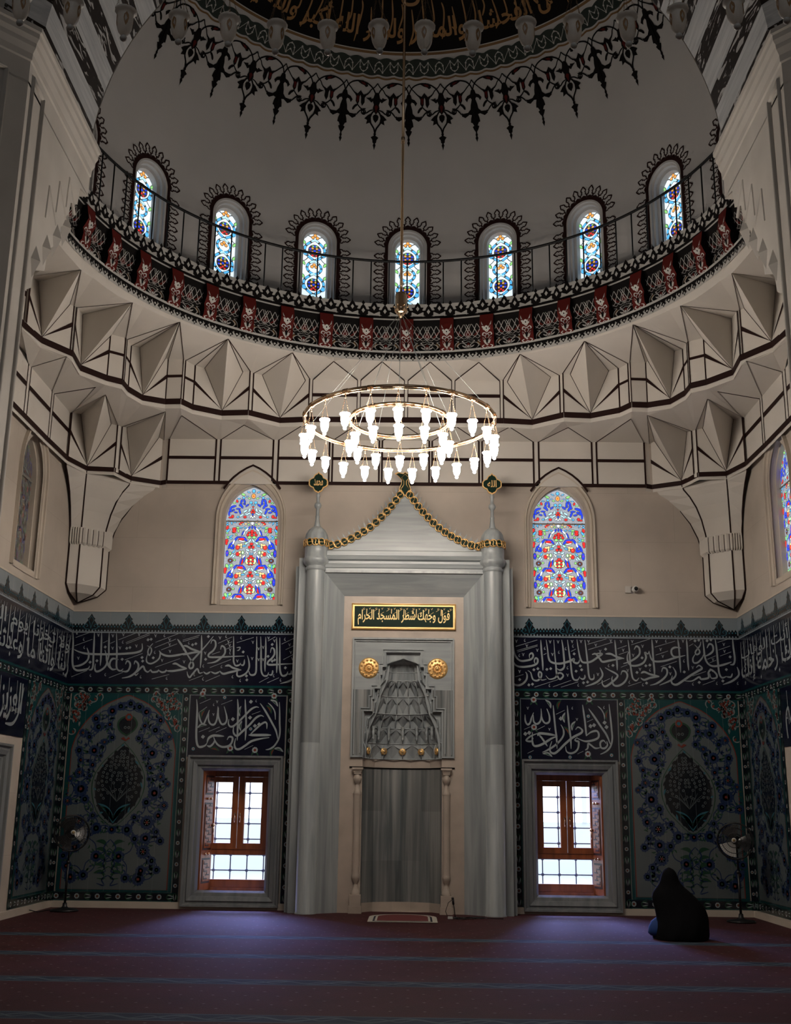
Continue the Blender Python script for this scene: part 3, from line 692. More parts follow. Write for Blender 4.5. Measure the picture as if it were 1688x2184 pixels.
BIGREP = [(0,0,0,0,0,'W'),(175,960,60,9,-8,'B'),(110,990,14,44,40,'B'),(170,990,56,24,10,'R'),(165,1025,60,9,-15,'W'),(260,985,14,40,-35,'B'),(300,1040,16,50,-20,'W'),(420,1020,24,32,0,'R'),(430,1060,18,30,0,'R'),(30,1020,12,42,-35,'L'),(85,1060,12,36,-50,'L'),(0,1070,30,22,0,'R'),(30,1125,24,24,0,'R'),(0,1100,12,12,0,'P'),
 (210,1090,30,16,0,'Y'),(170,1085,18,22,0,'Y'),(230,1130,34,40,0,'R'),(225,1130,12,14,0,'O'),(170,1125,14,22,0,'Y'),(120,1105,36,12,10,'C'),(105,1060,10,14,0,'G'),(340,1070,12,40,-40,'B'),(370,1110,12,44,-20,'B'),(330,1140,40,14,-20,'B'),(300,1110,14,30,20,'B'),(440,1120,10,40,0,'C'),(60,1175,34,14,-25,'L'),(0,1163,14,14,0,'W'),(140,1215,22,30,0,'G'),(140,1215,14,22,0,'W'),
 (190,1210,20,20,0,'Y'),(225,1240,30,34,0,'R'),(180,1265,16,20,0,'Y'),(290,1200,12,36,-40,'C'),(320,1265,12,40,-40,'L'),(290,1280,12,32,-40,'L'),(350,1230,14,26,0,'G'),(400,1230,20,46,0,'B'),(400,1225,8,18,0,'R'),(440,1200,10,40,-10,'B'),(65,1215,10,36,35,'W'),(20,1235,8,18,0,'C'),(120,1280,34,14,45,'W'),(110,1330,9,46,-10,'B'),(165,1360,9,50,-15,'B'),(140,1370,14,48,-12,'R'),(70,1350,20,40,-10,'G'),(72,1350,12,32,-10,'W'),
 (0,1280,30,20,0,'R'),(35,1310,24,18,0,'R'),(0,1335,22,18,0,'Y'),(35,1360,24,18,0,'R'),(60,1390,20,16,0,'Y'),(0,1392,24,16,0,'Y'),(25,1412,18,12,0,'R'),(340,1350,42,38,0,'P'),(340,1350,14,12,0,'C'),(270,1340,18,16,0,'G'),(440,1320,14,36,0,'G'),(390,1440,22,36,30,'G'),(320,1430,22,30,-50,'G'),(355,1450,10,46,0,'C'),(440,1400,12,12,0,'R')]
CMAP = {'C': GC, 'G': GG, 'O': GO, 'R': GR, 'B': GB, 'L': GLC, 'W': GW, 'P': GP, 'Y': GY}
def big_glass(fn, xc, dim=False):
    b = MB(); g = (lambda m: m) if not dim else dimmed; xc_, hw, zb, zs, H = BW[0]
    pt = Pat(lambda u, v, d: fn(xc+u, v, d-.17), b, .003)
    O = arch_outline(0, hw+.01, zb-.01, zs, H+.01)
    b.poly([pt.fn(p[0], p[1], -.006) for p in O], g(GGR))
    sx = hw/445.; Zt = zs+H
    def T(x, y): return (x*sx, Zt-.012-(y-125)*((Zt-zb)/1900.))
    items = list(BIGTOP)+list(BIGHEAD)
    for k in range(3):
        for it in BIGREP:
            if it[2] and 0 < it[1]+475*k < 2010: items.append((it[0], it[1]+475*k, *it[2:]))
    Rr = (H*H+hw*hw)/(2*hw)
    for (x, y, rx, ry, a, c) in items:
        for s in ((-1, 1) if x else (1,)):
            X, Z = T(s*x, y)
            lim = hw-.015 if Z < zs else (math.sqrt(max(0, Rr*Rr-(Z-zs)**2))-(Rr-hw)-.02)
            if abs(X) > lim: continue
            X = max(-lim+rx*sx*.6, min(lim-rx*sx*.6, X))
            if Z < zb+.02: continue
            A = -s*rad(a)
            if c == 'B': rx, ry = rx*1.12, ry*1.2
            pt.ell((X, Z), rx*sx+.0075, ry*sx+.0075, LEADM, 1, A, 10); pt.ell((X, Z), rx*sx*.92, ry*sx*.92, g(CMAP[c]), 2, A, 10)
    # dotted ground: fine plaster lattice
    n = 0
    z = zb
    while z < Zt:
        lim = hw if z < zs else (math.sqrt(max(0, Rr*Rr-(z-zs)**2))-(Rr-hw))
        if lim > .03: pt.rect(-lim, z, lim, z+.0035, LEADM, 0)
        z += .02
    x = -hw
    while x < hw: 
        zt = zs+H*(1-(abs(x)/hw)**2)*.9 if True else zs
        pt.rect(x, zb, x+.0035, zt, LEADM, 0); x += .02
    pt.rect(-hw, zs-.015, hw, zs+.012, LEADM, 6)
    return b
def big_frame(fn, xc):
    b = MB(); xc_, hw, zb, zs, H = BW[0]
    outs = []; deps = []
    for o_, d_ in ((0, -.20), (.0, -.10), (.015, -.09), (.03, -.03), (.045, -.03), (.055, .015), (.085, .03), (.105, .015), (.11, .05), (.135, .055), (.14, .0)):
        outs.append(arch_outline(xc, hw+o_, zb-.09, zs, H+o_*1.9, 11)); deps.append(d_)
    loft(b, fn, outs, deps, STONE)
    pb = [fn(xc-hw-.01, zb-.1, -.2), fn(xc+hw+.01, zb-.1, -.2), fn(xc+hw+.01, zb+.0, -.2), fn(xc-hw-.01, zb+.0, -.2)]
    b.poly([fn(xc-hw, zb, -.2), fn(xc+hw, zb, -.2), fn(xc+hw, zb-.02, .01), fn(xc-hw, zb-.02, .01)], STONE)
    b.poly([fn(xc-hw, zb-.02, .01), fn(xc+hw, zb-.02, .01), fn(xc+hw, zb-.1, .01), fn(xc-hw, zb-.1, .01)], STONE)
    return b
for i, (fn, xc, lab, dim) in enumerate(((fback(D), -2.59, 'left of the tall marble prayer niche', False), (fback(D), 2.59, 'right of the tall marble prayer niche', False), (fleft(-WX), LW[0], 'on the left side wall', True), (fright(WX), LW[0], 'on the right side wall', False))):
    o = big_glass(fn, xc, dim).build('window_%d' % (10+i), kind='structure'); o['label'] = 'tall pointed stained glass window with flowers '+lab
    fr = big_frame(fn, xc).build('window_frame', parent=o)

# ================================================================== BALCONY
RK = 4.42; ZKT, ZKB = 9.66, 9.37      # kerb
b = MB(); fk = fcyl(RK); A0, A1 = rad(-88), rad(88); NA = 176
us = [A0+(A1-A0)*i/NA for i in range(NA+1)]
b.grid(lambda u, v: fk(u, v, 0), us, [ZKB, ZKT], WHITEP)
b.grid(lambda u, v: fcyl(v)(u, ZKT, 0), us, [RK, DR], WHITEP)
b.grid(lambda u, v: fcyl(v)(u, ZKB, 0), us, [RK, RK+.12], BLACK)
pt = Pat(fk, b, .002); st = rad(2.35); N = int(87/2.35)
pt.mb.grid(lambda u, v: pt.P(u, v, 1), us, [ZKB+.025, ZKB+.07], BLACK); pt.mb.grid(lambda u, v: pt.P(u, v, 2), us, [ZKB, ZKB+.022], WHITEP)
for k in range(-N, N+1):
    def T(x, y, k=k): return (st*(k+x), ZKB+.025+y)
    pt.T = T
    hi = k % 2 == 0; h = .0 if hi else .055
    pt.poly([(-.5, 0), (-.42, .03), (0, .02), (.42, .03), (.5, 0)], BLACK, 1)
    o = [(0, .02), (-.28, .045), (-.56, .07), (-.44, .105), (-.56, .145), (-.30, .150), (-.20, .195), (0, .245), (.20, .195), (.30, .150), (.56, .145), (.44, .105), (.56, .07), (.28, .045)]
    o = [(x, y+h) for x, y in o] if not hi else o
    pt.poly(o, BLACK, 2)
    c = .125+(h if not hi else 0)
    pt.poly([(0, c-.045), (-.16, c), (0, c+.045), (.16, c)], WHITEP, 3)
    if hi: pt.poly([(0, .225), (-.12, .25), (-.16, .262), (0, .31), (.16, .262), (.12, .25)], BLACK, 3)
    else: pt.poly([(-.55, .035), (-.3, .05), (-.42, .075), (-.55, .10)], WHITEP, 3); pt.poly([(.55, .035), (.3, .05), (.42, .075), (.55, .10)], WHITEP, 3)
tag(b.build('balcony_kerb'), 'white curved balcony edge painted with a black diamond chain pattern', 'balcony')
root = empty('balcony_railing', fk(0, ZKT, 0), 'thin black iron railing curving along the dome balcony', 'railing')
ZR = ZKT+.80; RR = RK+.04
b = MB(); b.tube([fcyl(RR)(u, ZR, 0) for u in us], .022, IRON, 6); b.build('handrail', root)
nb = 44
for i in range(nb+1):
    u = rad(-86)+rad(172)*i/nb; b = MB(); p = fcyl(RR)(u, ZKT, 0); b.tube([p, (p[0], p[1], ZR)], .012, IRON, 5); b.build('baluster', root)

# ---- corbelled frieze below the balcony
RB = 4.50; ZF0 = 8.80                # lower line of the frieze
root = empty('corbel_frieze', (0, DC+RB, ZF0), 'curved black frieze with oxblood red painted corbels under the balcony', 'frieze')
b = MB()
prof = [(RB+.0, ZF0), (RB+.02, ZF0+.20), (RB-.02, ZF0+.30), (RK+.0, ZKB)]
PA = lambda u, v, d: (lambda k, t: fcyl(prof[k][0]+(prof[k+1][0]-prof[k][0])*t-d)(u, prof[k][1]+(prof[k+1][1]-prof[k][1])*t, 0))(min(2, int(v)), v-min(2, int(v)))
b.grid(lambda u, v: PA(u, v, 0), us, [0, .5, 1, 1.5, 2, 2.5, 3], BLACK)
# white line and hanging diamond band under it
fl = fcyl(RB-.06); b.grid(lambda u, v: fl(u, v, 0), us, [8.66, ZF0], PLASTER); b.grid(lambda u, v: fcyl(v)(u, ZF0, 0), us, [RB-.06, RB+.02], WHITEP)
b.grid(lambda u, v: fl(u, v, .003), us, [8.645, ZF0+.03], WHITEP); b.grid(lambda u, v: fl(u, v, .006), us, [ZF0-.04, ZF0-.01], BLACK)
pt = Pat(lambda u, v, d: fl(u, v, d+.006), b, .002); st2 = rad(1.42); N = int(87/1.42)
for k in range(-N, N+1):
    def T(x, y, k=k): return (st2*(k+x), ZF0-.035-y*.62)
    pt.T = T; hi = k % 2 == 0; q = .0 if hi else .055
    pt.poly([(-.5, 0), (.5, 0), (.42, .04), (0, .05), (-.42, .04)], BLACK, 1)
    if hi:
        pt.poly([(0, .01), (-.5, .05), (-.3, .085), (0, .15), (.3, .085), (.5, .05)], BLACK, 2); pt.poly([(0, .045), (-.2, .075), (0, .11), (.2, .075)], WHITEP, 3)
    else:
        pt.poly([(0, .02), (-.3, .06), (-.45, .12), (-.15, .135), (0, .19), (.15, .135), (.45, .12), (.3, .06)], BLACK, 2); pt.poly([(0, .085), (-.16, .115), (0, .15), (.16, .115)], WHITEP, 3)
# painted panels between the corbels
CST = rad(8.72)
pt = Pat(PA, b, .003)
for k in range(-10, 11):
    uc = CST*(k+.5)
    def T(x, y, uc=uc): return (uc+x*CST, y)
    pt.T = T
    for s in (-1, 1):   # lower panel scrolls
        pt.stroke([(0, .12), (s*.12, .10), (s*.2, .3), (s*.26, .6), (s*.16, .85), (s*.05, .62), (s*.10, .40)], .028, WHITEP, 2)
        pt.stroke([(s*.27, .15), (s*.33, .45), (s*.30, .8), (s*.24, 1.0), (s*.31, 1.12)], .024, WHITEP, 2)
        pt.stroke([(0, .95), (s*.08, .85), (s*.15, 1.0), (s*.08, 1.12), (0, 1.15)], .026, WHITEP, 2)
        for c_ in (.03, .17, .30): pt.stroke([(s*(c_-.07), 1.3), (s*c_, 1.6), (s*(c_+.06), 1.95), (s*c_, 2.3), (s*(c_-.07), 2.6)], .014, WHITEP, 2, taper=.8); pt.stroke([(s*(c_+.06), 1.35), (s*(c_-.03), 1.7), (s*(c_-.07), 1.95), (s*(c_-.01), 2.25), (s*(c_+.05), 2.6)], .014, WHITEP, 2, taper=.8)
        pt.leaf((s*.02, .3), (s*.15, .62), .06, WHITEP, 3); pt.leaf((s*.30, .5), (s*.22, .95), .04, GOLDP, 1)
        pt.leaf((s*.12, 1.7), (s*.3, 2.3), .08, REDP, 1)
    pt.poly([(-.09, .5), (0, .25), (.09, .5), (0, .85)], REDP, 1); pt.poly([(-.04, .5), (0, .3), (.04, .5), (0, .65)], WHITEP, 3)
    pt.poly([(-.08, 1.9), (0, 1.6), (.08, 1.9), (0, 2.3)], REDP, 1); pt.ell((0, .10), .05, .09, WHITEP, 3, n=8)
b.build('frieze_wall', root)
for k in range(-9, 10):          # one corbel each
    b = MB(); u = CST*k; hw = CST*.17
    pr = [(RB-.045, ZF0+.0), (RB-.10, ZF0+.06), (RB-.115, ZF0+.16), (RB-.10, ZF0+.23), (RB-.14, ZF0+.30), (RB-.17, ZF0+.36), (RK-.055, ZKB-.0)]
    n = len(pr)
    for s in (-1, 1): b.poly([fcyl(r)(u+s*hw, z, 0) for r, z in pr]+[fcyl(RB+.02)(u+s*hw, ZKB, 0), fcyl(RB+.02)(u+s*hw, ZF0, 0)], BLACK)
    b.grid(lambda uu, v: (lambda i, t: fcyl(pr[i][0]*(1-t)+pr[i+1][0]*t)(uu, pr[i][1]*(1-t)+pr[i+1][1]*t, 0))(min(n-2, int(v)), v-min(n-2, int(v))), [u-hw, u+hw], list(range(n)), REDP)
    pf = Pat(lambda uu, v, d: (lambda i, t: fcyl(pr[i][0]*(1-t)+pr[i+1][0]*t-d)(u+uu*hw, pr[i][1]*(1-t)+pr[i+1][1]*t, 0))(min(n-2, int(v)), v-min(n-2, int(v))), b, .004)
    for s in (-1, 1):
        pf.leaf((0, 3.4), (s*.75, 5.4), .35, WHITEP, 1); pf.leaf((s*.1, 4.2), (s*.55, 4.1), .5, WHITEP, 1)
        pf.stroke([(0, 3.1), (s*.5, 3.4), (s*.65, 2.9), (s*.3, 2.7)], .16, WHITEP, 1); pf.stroke([(0, .5), (s*.4, .25), (s*.75, .6), (s*.4, .9)], .16, WHITEP, 1)
        pf.leaf((0, .7), (s*.65, 2.3), .34, WHITEP, 1); pf.stroke([(s*.1, 2.0), (s*.3, 2.6), (0, 3.2)], .12, WHITEP, 1)
    pf.ell((0, 4.4), .3, .6, WHITEP, 1); pf.ell((0, 1.6), .18, .45, BLACK, 2); pf.ell((0, 4.3), .1, .2, BLACK, 2)
    b.build('corbel', root)

# ================================================================== FACETED VAULT (two tiers of niches)
ZU, ZM, ZS = 7.84, 8.24, 8.53
ZL, ZLM, ZLS = 6.87, 7.27, 7.58
CA = lambda x, y: (x*.18957, 540+y*.18957)
CB = lambda x, y: (300+x*.18957, 640+y*.18957)
CC = lambda x, y: (x*.18957, 780+y*.18957)
CE = lambda x, y: (300+x*.18957, 800+y*.18957)
VB = MB(); LB = MB(); REFP = Vector((0, 14.2, 5.5))
def vz(p, z): return Vector((p[0], p[1], z))
def both(fn):
    for s in (1, -1): fn(lambda p: Vector((p[0]*s, p[1], p[2])))
def vface(*P):
    P = [Vector(p) for p in P]
    VB.poly(P, PLASTER); VB.poly([Vector((-p.x, p.y, p.z)) for p in P], PLASTER)
def nrm(a, b, c):
    n = (b-a).cross(c-a)
    if n.length < 1e-9: n = Vector((0, -1, 0))
    n.normalize()
    return n if n.dot(REFP-a) > 0 else -n
def line(p, q, w0, w1=None, n=None, off=.006, shift=0.):
    """painted ribbon from p to q; shift moves it sideways (towards the face) by a fraction of its width"""
    w1 = w0 if w1 is None else w1; p = Vector(p); q = Vector(q)
    if n is None: n = (REFP-(p+q)/2).normalized()
    t = (q-p).normalized(); x = t.cross(n).normalized(); o = n*off
    V = [p+x*w0*(.5+shift)+o, p-x*w0*(.5-shift)+o, q-x*w1*(.5-shift)+o, q+x*w1*(.5+shift)+o]
    LB.poly(V, BROWN); LB.poly([Vector((-v.x, v.y, v.z)) for v in V], BROWN)
def wallray(px, L, f_):
    """point where the sight line meets the vertical wall through L and f_"""
    d = ray(*px); w = Vector((f_.x-L.x, f_.y-L.y, 0)); n = Vector((w.y, -w.x, 0))
    return EYE+d*((L-EYE).dot(n)/d.dot(n))
def wallstrip(a, b_, z0, z1, off=.008):
    a = Vector(a); b_ = Vector(b_); n = nrm(vz(a, z0), vz(b_, z0), vz(a, z1)); o = n*off
    V = [vz(a, z0)+o, vz(b_, z0)+o, vz(b_, z1)+o, vz(a, z1)+o]
    LB.poly(V, BROWN); LB.poly([Vector((-v.x, v.y, v.z)) for v in V], BROWN)
def kite(L, F, R, A, lp, rp, zu, zm, zs, wl=.035, wr=.022):
    Ls, Rs = vz(L, zs), vz(R, zs); l = wallray(lp, L, F) if lp else vz((L+F)/2, zs); r = wallray(rp, F, R) if rp else vz((R+F)/2, zs)
    Fz = vz(F, zu+.015)
    vface(vz(L, zu), vz(F, zu), Fz, l, Ls); vface(vz(F, zu), vz(R, zu), Rs, r, Fz)
    vface(Ls, l, A); vface(r, Rs, A); vface(Fz, A, l); vface(Fz, r, A)
    n1 = nrm(vz(L, zu), vz(F, zu), Ls); n2 = nrm(vz(F, zu), vz(R, zu), Rs)
    # thin lines of the inner kite, its outline and the wedges from the foot
    for a, b_ in ((Fz, l), (l, A), (Fz, r), (r, A), (Ls, A), (Rs, A)): line(a, b_, .014)
    for P, w, n in ((L, wl, n1), (R, wr, n2)):
        line(vz(P, zu), vz(P, zs), w, w, n)
        e = (vz(F, 0)-vz(P, 0)).normalized()*.0; h = .075
        V = [vz(P, zm-h*.5)+n*.007, vz(P, zm+h*.5)+n*.007, Fz+n*.007]
        LB.poly(V, BROWN); LB.poly([Vector((-v.x, v.y, v.z)) for v in V], BROWN)
def panel(Pa, Pb, A, zu, zm, zs, band_=.045, mid=True, w=.022):
    vface(vz(Pa, zu), vz(Pb, zu), vz(Pb, zs), vz(Pa, zs)); vface(vz(Pa, zs), vz(Pb, zs), A)
    if mid: wallstrip(Pa, Pb, zm-band_*.5, zm+band_*.5)
    n = nrm(vz(Pa, zu), vz(Pb, zu), vz(Pa, zs))
    line(vz(Pa, zu), vz(Pa, zs), w, n=n); line(vz(Pb, zu), vz(Pb, zs), w, n=n); line(vz(Pa, zs), A, .016); line(vz(Pb, zs), A, .016)
U = lambda px: onZ(*px, ZU)
AP = lambda px: onC(*px, DC, 4.46)
p01a, p01b = U(CA(262, 772)), U(CA(292, 780)); f1 = U(CA(468, 952)); p12a, p12b = U(CA(788, 1092)), U(CA(818, 1106)); f2 = U(CA(906, 1266))
c1, c2, c3a, c3b = U(CA(1204, 1382)), U(CA(1378, 1425)), U(CA(1395, 1438)), U(CA(1440, 1505)); f3 = U(CA(1605, 1604))
c4, c5, c5b, c6 = U(CB(280, 1121)), U(CB(455, 1117)), U(CB(477, 1130)), U(CB(586, 1181)); f4 = U(CB(916, 1250)); p45a, p45b = U(CB(1213, 1243)), U(CB(1250, 1262)); f5 = U(CB(1569, 1333))
YU = 17.74; k5r = Vector((-1.63, YU, ZU)); k0 = Vector((-5.25, 12.9, ZU))
a0, a1, a2, a3, a4, a5 = Vector((-4.46, 12.83, 8.5)), AP(CA(910, 187)), AP(CA(1490, 556)), AP(CB(440, 245)), AP(CB(985, 436)), AP((624, 752))
panel(k0, p01a, a0, ZU, ZM, ZS, .08)
kite(p01b, f1, p12a, a1, CA(432, 320), CA(785, 575), ZU, ZM, ZS, .05)
kite(p12b, f2, c1, a2, CA(930, 690), CA(1262, 912), ZU, ZM, ZS, .05, .012); panel(c1, c2, a2, ZU, ZM, ZS)
panel(c3a, c3b, a3, ZU, ZM, ZS, w=.03); kite(c3b, f3, c4, a3, CA(1572, 1060), CB(282, 650), ZU, ZM, ZS, .035, .016); panel(c4, c5, a3, ZU, ZM, ZS, w=.016)
panel(c5b, c6, a4, ZU, ZM, ZS, w=.03); kite(c6, f4, p45a, a4, CB(722, 765), CB(1150, 810), ZU, ZM, ZS, .03)
kite(p45b, f5, k5r, a5, CB(1370, 843), (651.7, 811.7), ZU, ZM, ZS, .03)
# flat pointed cells in the middle
ucells = [(-1.575, -.82), (-.765, -.03)]; uap = []
for x0, x1 in ucells:
    A = Vector(((x0+x1)/2, 17.28, 8.66)); uap.append(A)
    panel(Vector((x0, YU, ZU)), Vector((x1, YU, ZU)), A, ZU, ZM, ZS-.02, .06, w=.014)
# piers between upper cells and the infill above them
upiers = [(p01a, p01b, a0, a1), (p12a, p12b, a1, a2), (c2, c3a, a2, a3), (c5, c5b, a3, a4), (p45a, p45b, a4, a5), (k5r, Vector((-1.575, YU, ZU)), a5, uap[0]),
          (Vector((-.82, YU, ZU)), Vector((-.765, YU, ZU)), uap[0], uap[1])]
ZFB = 8.52
for P, Q, A, B_ in upiers:
    Ps, Qs = vz(P, ZS), vz(Q, ZS); vface(vz(P, ZU), vz(Q, ZU), Qs, Ps)
    aa, ab = math.atan2(A.x, A.y-DC), math.atan2(B_.x, B_.y-DC); am = (aa+ab)/2
    zt = (A.z+B_.z)/2+.0; tops = [A, Vector(fcyl(4.455)(aa*.75+ab*.25, zt, 0)), Vector(fcyl(4.455)(am, zt, 0)), Vector(fcyl(4.455)(aa*.25+ab*.75, zt, 0)), B_]
    vface(Ps, Qs, tops[2]); vface(Ps, tops[2], tops[1]); vface(Ps, tops[1], tops[0]); vface(Qs, tops[4], tops[3]); vface(Qs, tops[3], tops[2])
    for i in range(4): vface(tops[i], tops[i+1], vz(tops[i+1], 8.75), vz(tops[i], 8.75))
P = Vector((-.03, YU, ZU)); Q = Vector((0, YU, ZU)); m0 = Vector((0, 17.25, 8.68))
vface(vz(P, ZU), vz(Q, ZU), vz(Q, ZS), vz(P, ZS)); vface(vz(P, ZS), vz(Q, ZS), m0); vface(vz(P, ZS), m0, uap[1]); vface(uap[1], m0, vz(m0, 8.75), vz(uap[1], 8.75))
# lower dark band of the upper tier
upoly = [k0, p01a, f1, p12b, f2, c1, c2, c3b, f3, c4, c5, c6, f4, p45a, f5, k5r, Vector((0, YU, ZU))]
for a, b_ in zip(upoly, upoly[1:]):
    vface(vz(a, ZU+.0), vz(b_, ZU+.0), vz(b_, ZU-.15), vz(a, ZU-.15)); wallstrip(a, b_, ZU-.085, ZU+.012, .012)
# ---- lower tier
Lz = lambda px: onZ(*px, ZL)
XS = -5.38
def ys(px): return onX(*px, XS).y
s01 = ys(CC(318, 175)); s12 = ys(CC(582, 455)); s23 = ys(CC(792, 700))
S0 = Vector((XS, 13.0, ZL)); S1a = Vector((XS, s01-.06, ZL)); S1b = Vector((XS, s01+.06, ZL)); S2a = Vector((XS, s12-.05, ZL)); S2b = Vector((XS, s12+.05, ZL)); S3a = Vector((XS, s23-.02, ZL)); S3b = Lz(CC(760, 1022))
g6, k6r, k7l, g7, k7r = Lz(CC(979, 1137)), Lz(CC(1287, 1152)), Lz(CC(1336, 1166)), Lz(CC(1476, 1249)), Lz(CE(230, 1196))
YL = 18.24; pw = [(-4.05, -3.24), (-3.16, -2.26), (-2.17, -1.30), (-1.245, -.45)]
ZP = 7.70
PK = lambda px, z=ZP: onZ(*px, z)
t0, t1, t2, t6, t7, tp1 = PK(CA(235, 825)), PK(CA(750, 1162)), PK(CC(1075, 242)), PK(CC(1187, 326), ZP-.03), PK(CE(278, 412), ZP-.03), PK(CE(462, 455), ZP-.03)
zmL, zsL = 7.30, 7.61
panel(S0, S1a, t0, ZL, zmL, zsL+.1, .07); panel(S1b, S2a, t1, ZL, zmL, zsL, .07); panel(S2b, S3a, t2, ZL, zmL, zsL, .07)
kite(S3b, g6, k6r, t6, CC(910, 545), CC(1250, 655), ZL, zmL, zsL, .045); kite(k7l, g7, k7r, t7, CC(1427, 695), CE(205, 700), ZL, zmL, zsL, .04)
lap = [tp1]
for i, (x0, x1) in enumerate(pw):
    A = tp1 if i == 0 else Vector(((x0+x1)/2-.0, 17.80, ZP+.02)); 
    if i: lap.append(A)
    panel(Vector((x0, YL, ZL)), Vector((x1, YL, ZL)), A, ZL, zmL-.02, zsL-.0, .055, w=.03)
A = Vector((0, 17.80, ZP+.02)); lap.append(A); cL, cR = Vector((-.40, YL, ZL)), Vector((.40, YL, ZL))
VB.poly([vz(cL, ZL), vz(cR, ZL), vz(cR, zsL), vz(cL, zsL)], PLASTER); VB.poly([vz(cL, zsL), vz(cR, zsL), A], PLASTER)
LB.poly([(-.40, YL-.008, zmL-.045), (.40, YL-.008, zmL-.045), (.40, YL-.008, zmL+.01), (-.40, YL-.008, zmL+.01)], BROWN)
line(vz(cL, ZL), vz(cL, zsL), .03, n=Vector((0, -1, 0))); line(vz(cL, zsL), A, .016)
V = lambda x: Vector((x, YL, ZL))
lp = [(S1a, S1b, t0, t1, [f1]), (S2a, S2b, t1, t2, [p12b, f2]), (S3a, S3b, t2, t6, [c1]), (k6r, k7l, t6, t7, [c2, c3b, f3]), (k7r, V(-4.05), t7, tp1, [c4, c5]),
      (V(-3.24), V(-3.16), tp1, lap[1], [c6, f4]), (V(-2.26), V(-2.17), lap[1], lap[2], [p45a, f5]), (V(-1.30), V(-1.245), lap[2], lap[3], [k5r, Vector((-1.4, YU, ZU))]), (V(-.45), V(-.40), lap[3], lap[4], [Vector((-.45, YU, ZU))])]
for P, Q, A, B_, up_ in lp:
    Ps, Qs = vz(P, zsL), vz(Q, zsL); vface(vz(P, ZL-.06), vz(Q, ZL-.06), Qs, Ps)
    tops = [A]+[vz(q, ZU-.14) for q in up_]+[B_]; k = len(tops)//2
    for i in range(len(tops)-1): vface(Ps if i < k else Qs, tops[i], tops[i+1])
    vface(Ps, Qs, tops[k])
for a, b_ in zip(lp, lp[1:]): vface(vz(a[4][-1], ZU-.14), a[3], vz(b_[4][0], ZU-.14))
lpoly = [S0, S1a, S2a, S3b, g6, k6r, g7, k7r, V(-4.05)]
for a, b_ in zip(lpoly, lpoly[1:]):
    vface(vz(a, ZL), vz(b_, ZL), vz(b_, ZL-.12), vz(a, ZL-.12)); wallstrip(a, b_, ZL-.07, ZL+.01, .012)
# straight run on the back wall, broken by the window arches
LB.poly([(-4.05, YL-.01, ZL-.06), (-3.0, YL-.01, ZL-.06), (-3.0, YL-.01, ZL), (-4.05, YL-.01, ZL)], BROWN); LB.poly([(4.05, YL-.01, ZL-.06), (3.0, YL-.01, ZL-.06), (3.0, YL-.01, ZL), (4.05, YL-.01, ZL)], BROWN)
LB.poly([(-2.18, YL-.01, ZL-.06), (2.18, YL-.01, ZL-.06), (2.18, YL-.01, ZL), (-2.18, YL-.01, ZL)], BROWN)
VB.poly([(-4.05, YL, ZL), (4.05, YL, ZL), (4.05, YL, ZL-.05), (-4.05, YL, ZL-.05)], PLASTER); VB.poly([(-4.05, YL, ZL-.05), (4.05, YL, ZL-.05), (4.05, D, ZL-.05), (-4.05, D, ZL-.05)], PLASTER)
for s in (-1, 1): # dark line over the pointed window heads
    O = arch_outline(s*2.59, .60, 6.2, 6.22, .60+.31, 9)
    for a, b_ in zip(O, O[1:]):
        if a[1] > 6.75 or b_[1] > 6.75: LB.poly([(a[0], YL-.012, a[1]), (b_[0], YL-.012, b_[1]), (s*2.59+(b_[0]-s*2.59)*1.05, YL-.012, b_[1]+.035), (s*2.59+(a[0]-s*2.59)*1.05, YL-.012, a[1]+.035)], BROWN)
vault = VB.build('faceted_vault')
tag(vault, 'pale plaster vault of faceted niches stepping in two tiers under the dome', 'vault')
LB.build('painted_outline', vault)

